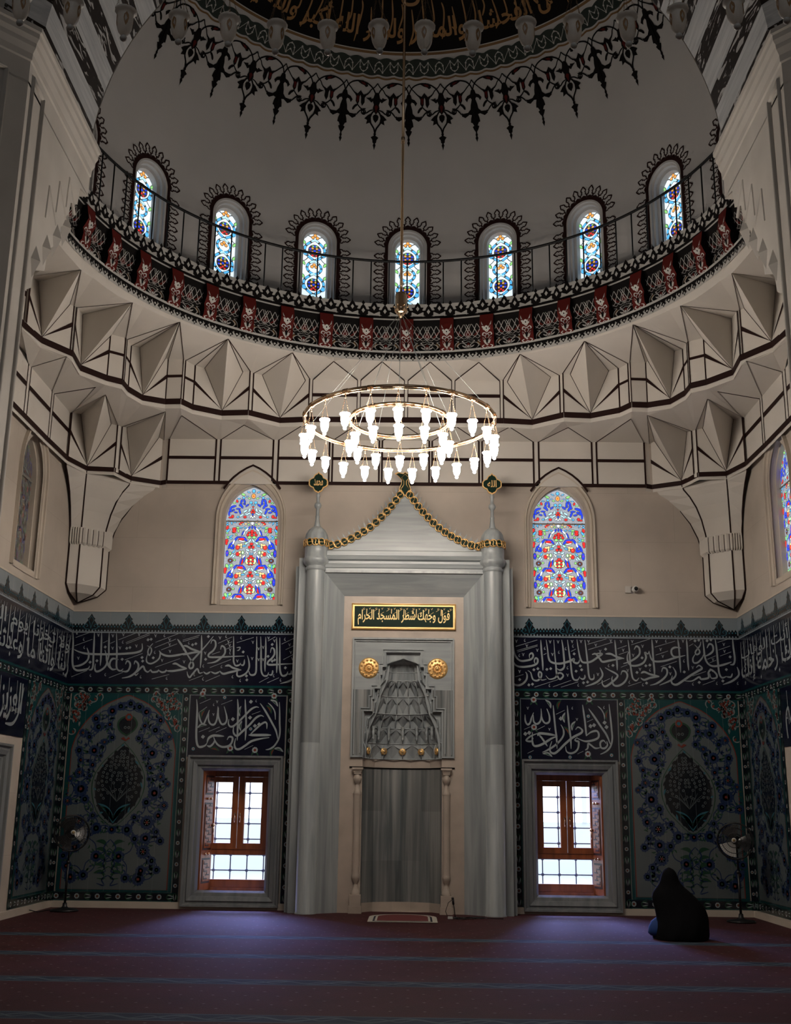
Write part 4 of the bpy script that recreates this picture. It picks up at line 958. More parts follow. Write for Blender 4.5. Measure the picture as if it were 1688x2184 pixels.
# ---- corner consoles hanging under the lower tier
def console(s):
    root = empty('corner_console', (s*5.2, 18.05, 4.75), 'white hanging corner console with black outlines in the %s back corner' % ('left' if s < 0 else 'right'), 'console', 'corner consoles')
    top = [S3b, g6, k6r, g7, k7r, Vector((-4.05, 18.26, ZL))]
    T_ = [(S3b.x-.02, S3b.y), (g6.x, g6.y), (g7.x, g7.y), (k7r.x, k7r.y+.03)]
    sh = [(-5.44, 17.70), (-5.28, 17.74), (-4.98, 18.03), (-4.95, 18.28)]
    def lev(t, z, o=0.0):       # flare between the shaft (t=0) and the tier above (t=1)
        return [Vector((a[0]*(1-t)+c[0]*t, a[1]*(1-t)+c[1]*t, z)) for a, c in zip(sh, T_)]
    m = lambda p: (-s*p.x*1.0, p.y, p.z) if s > 0 else (p.x, p.y, p.z)
    def put(b, R, mt):
        for A_, B_ in zip(R, R[1:]):
            for i in range(3): b.poly([m(A_[i]), m(A_[i+1]), m(B_[i+1]), m(B_[i])], mt)
    b = MB(); R = [lev(t, z) for t, z in ((0, 5.70), (.08, 5.95), (.22, 6.2), (.42, 6.42), (.68, 6.60), (.93, 6.72), (1, 6.80))]; put(b, R, PLASTER)
    ln = MB()
    def hl(pts, w=.013): ln.tube([m(p) for p in pts], w, BROWN, 5)
    for i in range(4): hl([r[i] for r in R])
    b.build('flared_bracket', root)
    b = MB(); R2 = [lev(0, 4.98), lev(0, 5.72)]; put(b, R2, PLASTER)
    tip = Vector((-5.38, 18.18, 4.74)); lo = lev(0, 4.98)
    mid = [Vector((p.x*.72+tip.x*.28, p.y*.72+tip.y*.28, 4.86)) for p in lo]
    put(b, [mid, lo], PLASTER)
    for i in range(3): b.poly([m(mid[i]), m(mid[i+1]), m(tip)], PLASTER)
    for i in range(4): hl([lo[i], lev(0, 5.7)[i]]); hl([lo[i], mid[i], tip])
    b.build('shaft', root)
    # fluted collar
    b = MB(); n = 14; C0 = Vector((-5.42, 18.26, 0))
    def ringp(k, grow, z):
        out = []
        for i in range(2*n+1):
            t = i/(2*n)*3; j = min(2, int(t)); p = lev(0, z)[j].lerp(lev(0, z)[j+1], t-j); d = (p-vz(C0, z)).normalized()
            out.append(p+d*(grow+(.03 if i % 2 else 0)*k))
        return out
    rings = [ringp(0, .0, 5.70), ringp(1, .025, 5.66), ringp(1, .03, 5.84), ringp(1, .025, 5.90), ringp(0, .0, 5.93)]
    rings[0] = ringp(1, -.02, 5.62)
    for A_, B_ in zip(rings, rings[1:]):
        for i in range(2*n): b.poly([m(A_[i]), m(A_[i+1]), m(B_[i+1]), m(B_[i])], PLASTER)
    for i in range(0, 2*n+1, 2): hl([rings[k][i] for k in range(4)], .008)
    b.build('fluted_collar', root)
    ln.build('painted_outline', root)
console(-1); console(1)
# ================================================================== MARBLE PRAYER NICHE (mihrab)
YM = 17.75
root = empty('prayer_niche', (0, YM, 0), 'tall grey marble prayer niche with pointed gable and flanking columns', 'mihrab')
fm = fback(YM)
b = MB()   # outer pilasters and body sides
for s in (-1, 1):
    b.box(*( ((-1.76, YM+.16, 0), (-1.655, D, 5.33)) if s < 0 else ((1.655, YM+.16, 0), (1.76, D, 5.33)) ), MARB)
    b.box(*( ((-1.70, YM+.05, 0), (-1.24, D, 5.45)) if s < 0 else ((1.24, YM+.05, 0), (1.70, D, 5.45)) ), MARB)
b.box((-1.28, YM+.14, 5.2), (1.28, D, 5.6), MARB)
b.build('body', root)
b = MB()   # splayed inner frame
IX, IZ = .965, 4.86; OX, OZ = 1.27, 5.20
for s in (-1, 1): b.poly([(s*OX, YM+.0, 0), (s*IX, YM+.22, 0), (s*IX, YM+.22, IZ), (s*OX, YM+.0, OZ)], MARB)
b.poly([(-OX, YM, OZ), (OX, YM, OZ), (IX, YM+.22, IZ), (-IX, YM+.22, IZ)], MARBH)
for s in (-1, 1):
    b.box(*(((-OX-.035, YM-.03, 0), (-OX, YM+.06, OZ+.03)) if s < 0 else ((OX, YM-.03, 0), (OX+.035, YM+.06, OZ+.03))), MARB)
b.box((-OX-.03, YM-.03, OZ), (OX+.03, YM+.06, OZ+.035), MARB)
b.build('splayed_frame', root)
b = MB()   # entablature mouldings, swept along X
pr = [(.0, 5.235), (-.03, 5.235), (-.03, 5.27), (-.05, 5.28), (-.06, 5.33), (-.03, 5.35), (-.03, 5.39), (-.075, 5.41), (-.09, 5.46), (-.06, 5.48), (-.06, 5.55), (-.02, 5.57), (.14, 5.57)]
b.add([(x, YM+y, z) for x in (-1.27, 1.27) for y, z in pr], [(i, i+1, len(pr)+i+1, len(pr)+i) for i in range(len(pr)-1)], MARBH)
b.build('entablature', root)
FY = YM+.22; ff = fback(FY)
# beige field with the stepped opening; niche opening: |x|<.62 up to 2.17, stepped hood above
NX = .62
def sx(z): # half width of the stepped opening
    for zz, w in ((2.30, .62), (3.005, .60), (3.36, .46), (3.70, .355), (3.93, .27)):
        if z <= zz: return w
    return 0
b = MB()
b.poly([ff(-IX, 0, 0), ff(-NX, 0, 0), ff(-NX, 2.3, 0), ff(-IX, 2.3, 0)], BEIGEM); b.poly([ff(NX, 0, 0), ff(IX, 0, 0), ff(IX, 2.3, 0), ff(NX, 2.3, 0)], BEIGEM)
b.poly([ff(-IX, 4.14, 0), ff(IX, 4.14, 0), ff(IX, IZ, 0), ff(-IX, IZ, 0)], BEIGEM)
for s in (-1, 1): b.poly([ff(s*.80, 2.3, 0), ff(s*IX, 2.3, 0), ff(s*IX, 4.14, 0), ff(s*.80, 4.14, 0)], BEIGEM)
b.build('beige_field', root)
b = MB()   # grey panel round the hood, its raised borders following the steps
lev_ = [(2.30, 3.005, .60), (3.005, 3.36, .46), (3.36, 3.70, .355), (3.70, 3.93, .27), (3.93, 4.15, 0)]
for z0, z1, w in lev_:
    for s in (-1, 1):
        if w > 0: b.poly([ff(s*w, z0, .012), ff(s*.80, z0, .012), ff(s*.80, z1, .012), ff(s*w, z1, .012)], MARBH if z0 > 3.3 else MARBN)
    if w == 0: b.poly([ff(-.8, z0, .012), ff(.8, z0, .012), ff(.8, z1, .012), ff(-.8, z1, .012)], MARBH)
b.build('hood_surround', root)
b = MB()
def rail(pts, w=.022, d=.03):
    for i, (p, q) in enumerate(zip(pts, pts[1:])):
        e = (1 if i % 2 else .93)*(1 if pts[0][0] < 0 else .97)*(1 if len(pts) > 2 else .9); w_ = w*e; x0, x1 = sorted((p[0], q[0])); z0, z1 = sorted((p[1], q[1])); b.box((x0-w_, FY-d*e-.012, z0-w_), (x1+w_, FY+.001*i, z1+w_), MARB)
for s in (-1, 1):
    stp = [(.70, 2.32), (.70, 3.03), (.55, 3.03), (.55, 3.09), (.485, 3.09), (.485, 3.24), (.51, 3.24)][:0]
    st_ = [(s*x, z) for x, z in ((.625, 2.34), (.625, 3.03), (.49, 3.03), (.49, 3.22), (.46, 3.22), (.46, 3.385), (.37, 3.385), (.37, 3.60), (.34, 3.60), (.34, 3.73), (.285, 3.73), (.285, 3.96), (0, 3.96))]
    rail(st_, .012, .035); rail([(x+s*.045 if abs(x) > 0 else x, z+.04) for x, z in st_], .008, .02)
    rail([(s*.80, 2.32), (s*.80, 4.17), (0, 4.17)], .014, .03); rail([(s*.765, 2.36), (s*.765, 4.13), (0, 4.13)], .007, .02); rail([(s*.80, 2.32), (s*.625, 2.32)], .014, .03)
b.build('stepped_moulding', root)
# niche: five-sided concave shaft
NP = [(-.62, FY), (-.60, FY+.14), (-.44, FY+.36), (-.14, FY+.48), (.14, FY+.48), (.44, FY+.36), (.60, FY+.14), (.62, FY)]
b = MB()
for z0, z1, m in ((0, .14, BEIGEM), (.14, 2.15, MARBN), (2.165, 2.30, BEIGEM)):
    for p, q in zip(NP, NP[1:]): b.poly([(p[0], p[1], z0), (q[0], q[1], z0), (q[0], q[1], z1), (p[0], p[1], z1)], m)
b.tube([(p[0], p[1]-.01, 2.157) for p in [(-.82, FY-.005)]+NP+[(.82, FY-.005)]], .010, BLACK, 4)
b.poly([(x, y, .0) for x, y in NP], STONE)
b.build('niche_shaft', root)
# stalactite hood: rows of small folded niches on shrinking half rings
b = MB(); CY = FY-.02
tiers = [(2.30, .62, 2.54, .61, 6), (2.54, .61, 2.78, .56, 8), (2.78, .56, 3.0, .46, 7), (3.0, .46, 3.27, .40, 7), (3.27, .40, 3.52, .29, 7)]
for z0, r0, z1, r1, n in tiers:      # flat returns between the curved rows and the stepped opening
    for s in (-1, 1): b.poly([ff(s*(r0-.05), z0, -.035), ff(s*.70, z0, -.035), ff(s*.70, z1, -.035), ff(s*(r1-.05), z1, -.035)], MARB)
for s in (-1, 1): b.poly([ff(s*.24, 3.52, -.035), ff(s*.45, 3.52, -.035), ff(s*.45, 3.9, -.035), ff(s*.20, 3.9, -.035)], MARB)
def H(a, r, z): return (r*sin(a), CY+max(0.0, r*cos(a))*.78, z)
for z0, r0, z1, r1, n in tiers:
    for i in range(n):
        a0_ = -PI/2+PI*i/n; a1_ = a0_+PI/n; am = (a0_+a1_)/2; dz = z1-z0; g = (a1_-a0_)
        A_, B_ = H(a0_, r0, z0), H(a1_, r0, z0); Ft = H(am, r0+.05, z0+.01); Ap = H(am, r1-.01, z1-.02); l = H(a0_+g*.14, r0-.0, z0+dz*.62); r = H(a1_-g*.14, r0-.0, z0+dz*.62)
        Tl, Tr = H(a0_, r1, z1), H(a1_, r1, z1); Pl, Pr = H(a0_, r0-.03, z0+dz*.55), H(a1_, r0-.03, z0+dz*.55)
        for P_ in ((A_, Ft, l), (Ft, B_, r), (Ft, l, Ap), (Ft, Ap, r), (A_, l, Pl), (B_, Pr, r), (Pl, l, Ap), (Pl, Ap, Tl), (Pr, Ap, r), (Pr, Tr, Ap), (Tl, Ap, Tr)): b.poly(P_, MARB)
        a_ = a0_
        b.tube([H(a0_, r0-.02, z0+.01), H(a0_, r0-.045, z0+dz*.55), H(a0_, r1, z1)], .008, MARB, 5)
    b.tube([H(-PI/2+PI*i/(2*n), r0-.012*(i % 2), z0) for i in range(2*n+1)], .011, MARB, 5)
for i in range(8):  # fluted calotte on top
    a0_ = -PI/2+PI*i/8; a1_ = a0_+PI/8; am = (a0_+a1_)/2
    for za, ra, zb_, rb in ((3.52, .29, 3.65, .27), (3.65, .27, 3.77, .24), (3.77, .24, 3.845, .02)):
        b.poly([H(a0_, ra, za), H(am, ra+.03, za), H(am, rb+.02, zb_), H(a0_, rb, zb_)], MARB); b.poly([H(am, ra+.03, za), H(a1_, ra, za), H(a1_, rb, zb_), H(am, rb+.02, zb_)], MARB)
b.tube([H(-PI/2+PI*i/16, .275+.015*(i % 2), 3.65) for i in range(17)], .008, MARB, 5); b.tube([H(-PI/2+PI*i/16, .29, 3.52) for i in range(17)], .010, MARB, 5)
# plate closing the hood above the rounded top
O = [(-.27, 3.68), (-.25, 3.74), (-.20, 3.80), (-.1, 3.83), (0, 3.86), (.1, 3.83), (.20, 3.80), (.25, 3.74), (.27, 3.68)]
for p, q in zip(O, O[1:]): b.poly([ff(p[0], p[1], -.02), ff(q[0], q[1], -.02), ff(q[0], 3.97, -.02), ff(p[0], 3.97, -.02)], MARB)
b.box((-.72, FY+.5, 2.1), (.72, FY+.55, 4.1), MARB)
b.build('stalactite_hood', root)
for x in (-.50, -.41, -.24, 0, .24, .41, .50):  # small pendants of the hood
    b = MB(); a = math.asin(max(-1, min(1, x/.54))); p = H(a, .50, 0)
    b.lathe([(.001, 2.58), (.016, 2.585), (.018, 2.62), (.010, 2.635), (.022, 2.66), (.026, 2.72), (.016, 2.74), (.03, 2.78), (.032, 2.80)], (p[0], p[1]-.01, 0), MARB, 8); b.build('pendant', root)
for i, a in enumerate((-1.12, -.52, 0, .52, 1.12)):  # gilded bosses
    b = MB(); p = H(a, .60, 2.42); R = Matrix.Rotation(-a, 4, 'Z')
    b.lathe([(.001, -.028), (.018, -.024), (.02, -.016), (.04, -.02), (.055, -.012), (.058, 0)], (0, 0, 0), GOLD, 16, flute=(8, .09))
    o = b.build('gilded_boss', root); o.matrix_local = Matrix.Translation(Vector(p)-root.location)@R@Matrix.Rotation(rad(-90), 4, 'X')
for s in (-1, 1):   # big gilded rosettes
    b = MB(); b.lathe([(.001, -.035), (.022, -.032), (.028, -.018), (.05, -.012), (.085, -.028), (.10, -.012), (.13, -.026), (.155, -.018), (.165, 0)], (0, 0, 0), GOLD, 72, flute=None)
    for k in range(12):
        a = PI*2*k/12
        b.lathe([(.0005, -.042), (.012, -.036), (.019, -.02), (.02, 0)], (.067*cos(a), .067*sin(a), 0), GOLD, 8)
        a += PI/12; b.lathe([(.0005, -.036), (.014, -.03), (.024, -.014), (.025, 0)], (.125*cos(a), .125*sin(a), 0), GOLD, 8)
    o = b.build('gilded_rosette', root); o['label'] = 'gilded rosette'
    o.matrix_local = Matrix.Translation(Vector((s*.545, FY-.014, 3.70))-root.location)@Matrix.Rotation(rad(-90), 4, 'X')
# colonnettes at the mouth of the niche
for s in (-1, 1):
    c = (s*.69, FY-.01, 0)
    b = MB(); b.lathe([(.06, .56), (.056, .60), (.056, 1.70), (.06, 1.74)], c, BEIGEM, 16); b.build('colonnette', root)
    b = MB(); b.lathe([(.06, 1.74), (.066, 1.755), (.05, 1.80), (.03, 1.88), (.028, 1.90), (.045, 1.92), (.062, 1.96), (.066, 2.0), (.05, 2.03), (.05, 2.05)], c, BEIGEM, 16)
    for k, (w, z) in enumerate(((.055, 2.05), (.062, 2.075), (.072, 2.10), (.085, 2.12))): b.box((c[0]-w, c[1]-w, z), (c[0]+w, c[1]+w, z+.03), BEIGEM)
    b.build('capital', root)
    b = MB(); b.lathe([(.07, .26), (.075, .28), (.06, .32), (.03, .40), (.028, .43), (.04, .45), (.06, .50), (.066, .54), (.06, .56)], c, BEIGEM, 16); b.box((c[0]-.085, c[1]-.08, .10), (c[0]+.085, c[1]+.1, .27), BEIGEM); b.box((c[0]-.1, c[1]-.09, .0), (c[0]+.1, c[1]+.1, .11), BEIGEM)
    b.build('colonnette_base', root)
# great columns with turrets
for s in (-1, 1):
    c = (s*1.425, YM-.0, 0)
    b = MB(); b.lathe([(.165, 0), (.165, .02), (.155, .03), (.152, 2.5), (.1505, 2.505), (.152, 2.51), (.150, 5.23)], c, MARB, 28); b.build('column', root)
    b = MB(); b.lathe([(.150, 5.22), (.165, 5.235), (.168, 5.27), (.150, 5.285), (.155, 5.30), (.20, 5.34), (.213, 5.39), (.20, 5.43), (.19, 5.44), (.19, 5.60), (.195, 5.61), (.20, 5.615)], c, MARB, 28); b.build('capital', root)
    b = MB(); b.lathe([(.19, 5.72), (.185, 5.76), (.17, 5.83), (.13, 5.90), (.085, 5.94), (.05, 5.96)], c, MARB, 60, flute=(12, .045), twist=5); b.build('spiral_dome', root)
    b = MB(); b.lathe([(.05, 5.95), (.055, 5.97), (.045, 6.0), (.03, 6.10), (.036, 6.12), (.036, 6.14), (.028, 6.15), (.026, 6.26), (.05, 6.285), (.06, 6.32), (.05, 6.355), (.028, 6.37), (.026, 6.46), (.036, 6.475), (.036, 6.495), (.026, 6.51), (.028, 6.60)], c, MARB, 14); b.build('spindle', root)
    # medallion with calligraphy
    b = MB(); fz = fback(YM-.03); 
    lob = []
    for k in range(48):
        t = 2*PI*k/48; r = .125+.016*cos(4*t)+.012*abs(sin(4*t))
        lob.append((r*sin(t), r*cos(t)*(1.0)+(.03 if k == 0 else 0)-(.02 if k == 24 else 0)))
    cz = 6.70
    b.poly([fz(c[0]+x*1.12, cz+z*1.12, 0) for x, z in lob], GOLD); b.poly([fz(c[0]+x*1.12, cz+z*1.12, -.03) for x, z in lob], GOLD)
    n = len(lob); b.add([fz(c[0]+x*1.12, cz+z*1.12, d) for d in (0, -.03) for x, z in lob], [(i, (i+1) % n, n+(i+1) % n, n+i) for i in range(n)], GOLD)
    b.poly([fz(c[0]+x*.98, cz+z*.98, .004) for x, z in lob], GREENP)
    pt = Pat(fz, b, .002); put_text(pt, 'محمد' if s < 0 else 'الله', c[0]-.075, cz-.055, c[0]+.075, cz+.065, GOLD, 4, .02)
    b.build('medallion', root)
def chainlink(b, P, r, ph, nrm_=Vector((0, -1, 0)), sc=1.):
    """gold ring with a dark green yin-yang enamel, lying in a plane facing nrm_"""
    x = nrm_.cross(Vector((0, 0, 1))).normalized(); z = Vector((0, 0, 1)); P = Vector(P)
    q = lambda a, rr, o=0.: P+x*rr*cos(a)*sc+z*rr*sin(a)+nrm_*o
    b.add([q(2*PI*i/14, r*.90, .004) for i in range(14)], [tuple(range(14))], GREENP)
    R = [q(2*PI*i/14, r, .006) for i in range(14)]; b.tube(R, r*.15, GOLD, 5, closed=True)
    S = []
    for i in range(9):
        t = i/8*2-1; S.append(P+(x*cos(ph)+z*sin(ph))*t*r*.9+(-x*sin(ph)+z*cos(ph))*sin(t*PI)*r*.42+nrm_*.008)
    b.tube(S, r*.13, GOLD, 5)
# turret chain bands
for s in (-1, 1):
    for k in range(7):
        a = rad(-84+28*k); b = MB(); n_ = Vector((sin(a), -cos(a), 0))
        chainlink(b, (s*1.425+.20*sin(a), YM-.20*cos(a), 5.665), .058, .9 if (k % 2) else -.9, n_); b.build('chain_link', root)
# gable slab and its chain
def gable(t): # t 0 bottom .. 1 apex, right half: concave pointed curve
    x = 1.20*(1-t)**1.0; z = 5.63+(.10*t+.74*t**1.55)+.0
    return x, z
GP_ = [(1.19, 5.655), (1.06, 5.68), (.93, 5.735), (.80, 5.80), (.68, 5.875), (.56, 5.96), (.45, 6.06), (.345, 6.17), (.25, 6.28), (.16, 6.40), (.08, 6.51)]
b = MB(); P = [(-x, z) for x, z in GP_]+[(0, 6.60)]+GP_[::-1]; yy = YM+.03
for (x0, z0), (x1, z1) in zip(P, P[1:]):
    b.poly([(x0, yy, 5.5), (x1, yy, 5.5), (x1, yy, z1-.01), (x0, yy, z0-.01)], MARBH); b.poly([(x0, yy, z0), (x1, yy, z1), (x1, D, z1), (x0, D, z0)], MARBH)
b.poly([(-1.15, yy-.003, 5.58), (1.15, yy-.003, 5.58), (.62, yy-.004, 5.80), (0, yy-.004, 6.35), (-.62, yy-.004, 5.80)], MARBH)
b.build('gable', root)
b = MB()
for s in (-1, 1):
    Q = smooth_pts([(s*x, z) for x, z in GP_]+[(s*.03, 6.58)], 6); L = 0; pos = [Q[0]]; 
    for p in Q[1:]:
        if (p-pos[-1]).length >= .104: pos.append(p)
    for k, p in enumerate(pos):
        bb = MB(); chainlink(bb, (p.x, yy-.03, p.y), .061, (.9 if s > 0 else PI-.9)+.35*s); bb.build('chain_link', root)
    for k in range(0, len(Q)-3, 4):     # small marble crest leaves along the slope
        p = Q[k]; n_ = Vector((s*.6, .8)); b.poly([(p.x+n_.x*.05-.03, yy+.04, p.y+n_.y*.05), (p.x+n_.x*.13+s*.01, yy+.04, p.y+n_.y*.13+.04), (p.x+n_.x*.05+.03, yy+.04, p.y+n_.y*.05)], MARB)
    b.build('leaf_crest', root); b = MB()
b = MB(); fz = fback(yy-.05)   # green and gold crown ornament at the apex
cr = [(0, 6.50), (.05, 6.57), (.09, 6.60), (.055, 6.70), (.05, 6.76), (.10, 6.82), (.15, 6.86), (.10, 6.88), (.03, 6.86), (0, 6.89)]
cp = cr+[(-x, z) for x, z in cr[::-1][1:-1]]
b.poly([fz(x*1.15, 6.68+(z-6.68)*1.08, 0) for x, z in cp], GOLD); b.poly([fz(x*1.15, 6.68+(z-6.68)*1.08, -.03) for x, z in cp], GOLD); b.poly([fz(x, z, .003) for x, z in cp], GREENP)
for s in (-1, 1): b.tube([fz(s*x, z, .006) for x, z in ((.02, 6.53), (.07, 6.60), (.02, 6.68), (.02, 6.74), (.06, 6.80), (0, 6.86))], .007, GOLD, 5)
b.build('crown_ornament', root)
# inscription plaque
b = MB(); z0, z1, w = 4.315, 4.74, .84
b.box((-w, FY-.03, z0), (w, FY, z1), GOLD); b.box((-w+.045, FY-.034, z0+.045), (w-.045, FY-.028, z1-.045), GREENP)
for zz in (z0+.012, z1-.012): b.tube([(-w, FY-.032, zz), (w, FY-.032, zz)], .010, GOLD, 6)
for xx in (-w+.012, w-.012): b.tube([(xx, FY-.032, z0), (xx, FY-.032, z1)], .010, GOLD, 6)
GTXT = mat('gold_leaf_letters', (.80, .60, .25), .4, .3)
pt = Pat(fback(FY-.034), b, .002); put_text(pt, 'فول وجهك شطر المسجد الحرام', -.74, z0+.075, .74, z1-.10, GTXT, 1, .012)
for k in range(15):
    x = -.70+.1*k; pt.stroke([(x, z0+.20+.03*(k % 3)), (x+.004, z1-.09)], .016, GTXT, 2, curve=False, taper=.6) if k % 2 else None
    pt.stroke([(x+.02, z1-.13-.05*(k % 2)), (x+.08, z1-.09-.05*(k % 2))], .007, GTXT, 2, curve=False); pt.stroke([(x+.04, z1-.075), (x+.05, z1-.10), (x+.065, z1-.07)], .007, GTXT, 2, curve=False)
b.build('inscription_plaque', root)['label'] = 'gold framed green plaque with gold Arabic letters'

# ================================================================== TILED DADO
def px(s, ox, oy, sc):
    """pen strokes drawn over the wall plane; 'w: x,y x,y ...' per line"""
    out = []
    for ln_ in s.strip().splitlines():
        w, rest = ln_.split(':'); out.append((float(w), [tuple(map(float, q.split(','))) for q in rest.split()]))
    return [(w*sc, [(ox+x*sc, oy+y*sc) for x, y in P]) for w, P in out]
MPP = D*1.035/FPX  # metres per picture pixel on the back wall
def pen(b, strokes, ox, oy, sc, dots='', thin='', vs='', cm='', dsz=22, y=D-.014, thick=1.0):
    pt = Pat(lambda u, v, d: (u, y-d, v), b, .0012)
    W_ = lambda u, v: (lambda p: (p.x, p.z))(onY(u, v, y))
    def nib(t): a = abs(t.x*.64+t.y*.77); return .62+.5*abs(t.x*.5-t.y*.25)+.35*a
    for k, (w, P) in enumerate(px(strokes, ox, oy, sc)): pt.stroke([W_(*p) for p in P], w*MPP*thick, TWHITE, 1+(k % 5)*.35, k=5, taper=.3, mod=nib)
    L = lambda s: [tuple(map(float, q.split(','))) for q in s.replace(';', ' ').split()]
    for x, y_ in L(dots):
        c = W_(ox+x*sc, oy+y_*sc); r = dsz*sc*MPP*.98; pt.poly([(c[0]-r, c[1]-r*.15), (c[0]-r*.1, c[1]+r), (c[0]+r, c[1]+r*.15), (c[0]+r*.1, c[1]-r)], TWHITE, 3)
    q = thin.replace(';', ' ').split()
    for a, c in zip(q[::2], q[1::2]):
        p0 = W_(*[o+float(v)*sc for o, v in zip((ox, oy), a.split(','))]); p1 = W_(*[o+float(v)*sc for o, v in zip((ox, oy), c.split(','))]); pt.stroke([p0, p1], 6.5*sc*MPP, TWHITE, 2.8, curve=False, taper=1)
    for x, y_ in L(vs):
        P = [W_(ox+(x+dx)*sc, oy+(y_+dy)*sc) for dx, dy in ((-18, -2), (-8, 0), (3, 34), (8, 8), (20, -6))]; pt.stroke(P, 8*sc*MPP, TWHITE, 2.6, k=3, taper=.4)
    for x, y_ in L(cm):
        P = [W_(ox+(x+dx)*sc, oy+(y_+dy)*sc) for dx, dy in ((8, -20), (-6, 0), (-4, 16), (6, 20), (8, 8))]; pt.stroke(P, 8*sc*MPP, TWHITE, 2.6, k=3, taper=.4)
BZ0, BZ1 = 3.42, 4.275        # calligraphy band
S1_, S2_ = 260/1688, 230/1688
def tile_base(fn, u0, u1, nm, lab):
    b = MB(); pt = Pat(fn, b, .001)
    pt.rect(u0, BZ0, u1, BZ1, NAVY, 12); pt.rect(u0, BZ0-.012, u1, BZ0+.012, TTEAL, 14); pt.rect(u0, BZ1-.01, u1, BZ1+.012, TGREY, 14)
    k = u0
    while k < u1: pt.rect(k, BZ0, k+.003, BZ1, TDARK, 12.5); k += .30
    return b
# left calligraphy band
b = tile_base(fback(D), -WX, -1.74, '', '')
pen(b, '''26:100,50 105,200 95,400 105,530 150,580 230,580 310,560 335,520
24:400,60 395,200 385,400 380,520 360,570 320,575
22:500,60 495,250 490,400 480,520
22:605,60 600,250 600,350 590,440
22:705,70 710,250 710,400 705,520 720,570 760,590 800,560
26:120,295 200,330 330,355 600,360 850,350 1000,330 1060,290 1060,210
24:295,270 320,350 310,430 250,490 170,520 90,525
24:545,300 565,380 575,470 540,540 470,590 420,595 405,550 415,490
24:560,400 590,510 640,570
26:735,435 660,420 620,460 610,520 650,570 720,560
24:830,500 850,455 885,470 895,520 870,580 830,600 760,590
24:950,500 965,455 1005,490 1005,550 960,620 880,670 780,690
24:1010,620 975,650 960,620 1000,590 1050,540 1080,530 1100,580 1140,605 1180,570
22:1180,570 1200,605 1270,600 1290,570
22:1290,580 1330,608 1380,600 1395,570
26:1395,590 1480,592 1560,580 1680,560
26:1480,495 1530,490 1600,530 1680,555
18:1130,240 1180,270 1190,320 1160,375 1140,330 1160,270 1210,210
20:1140,350 1120,420 1130,470 1180,490 1250,460 1300,410 1310,340 1295,310
26:1295,310 1340,360 1430,385 1560,370 1688,340
28:1550,150 1600,220 1650,300 1688,370''', 140, 1340, S1_,
 '550,260 435,450 340,470 848,278 892,268 785,430 1060,405 1068,455 1143,160 1185,153 1215,410 1640,105',
 '140,128 385,40 125,243 372,153 520,203 583,172 620,210 685,180 735,160 990,60 835,200 1170,65 840,218 1168,88 820,438 1068,348 80,672 300,585 600,686 795,610 1245,195 1562,75 1235,270 1530,150 1325,300 1545,215 1243,540 1585,420 1195,703 1435,640',
 '155,55 453,80 653,90 800,75 1018,75 1245,90 175,400 650,262 752,258 980,232 1440,145 1440,210 1445,305 1335,430 1640,450', '252,150 258,262 345,650 793,190 1040,670 1370,100 1235,330 1400,690 550,640')
pen(b, '''22:260,95 262,250 255,400 243,550
24:425,110 330,230 220,350 130,450 90,510 100,555 140,540 145,490 100,420 40,330 0,290
26:10,240 60,250 130,290 235,320
24:235,325 130,340 0,370
24:390,215 410,165 450,180 455,250 420,310 370,350 355,380 380,400 500,400 700,390 855,385
24:525,295 540,245 580,270 585,340 540,400 450,465 340,485
22:705,110 705,250 705,400 705,460 730,515 780,510 805,480
20:800,500 830,512 850,490 855,430
22:60,600 70,650 95,680 130,640 190,570 210,570 230,620 280,610
20:285,600 330,630 385,600
20:390,600 450,625 510,600
26:510,590 560,630 650,610 810,575
26:585,525 640,515 700,550 810,580
22:895,375 915,450 920,540 880,620 800,665 755,655 755,600 775,560
24:1025,115 1025,300 1020,450 1015,600 985,645 935,640 915,590
22:1080,115 1085,300 1085,500 1090,600 1120,655 1170,655 1190,610
20:1190,640 1230,645 1245,610 1245,580
22:1150,120 1150,350 1140,480 1140,600
22:1300,125 1305,350 1305,500 1300,620
24:1345,130 1345,350 1345,550 1365,640 1400,660 1440,640 1455,600
20:1455,635 1490,632 1505,610 1505,580
24:1215,340 1230,275 1265,290 1270,360 1230,420 1185,460 1180,500 1250,505 1400,495 1535,490
24:1565,500 1575,600 1560,660 1480,730 1350,765
14:745,270 795,265 780,300 750,310''', 390, 1340, S1_,
 '20,105 355,115 137,230 182,215 317,430 838,328 1240,225 1183,390 1240,455 1273,440 1422,548 1525,630 883,660 888,715',
 '0,165 235,97 0,185 220,122 490,210 685,120 585,232 685,185 600,290 690,250 405,362 515,325 748,200 983,127 375,545 667,433 88,725 275,655 315,737 515,652 1058,752 1193,680 1170,757 1332,685 1180,177 1283,118 1370,220 1560,130 1425,297 1565,230 1393,435 1565,345',
 '515,120 630,170 648,225 655,285 970,180 1050,270 1112,250 1050,420 1112,420 310,330 960,405 1188,122 1268,160 1478,215 1495,320 1520,410 755,440', '600,110 808,130 655,340 285,520 537,530 690,670 795,720 160,640 280,700 1415,150 1260,655 1355,715 85,200')
tag(b.build('calligraphy_band'), 'navy tile band of white Arabic calligraphy on the back wall left of the prayer niche', 'tile band')
b = tile_base(fback(D), 1.74, WX, '', '')
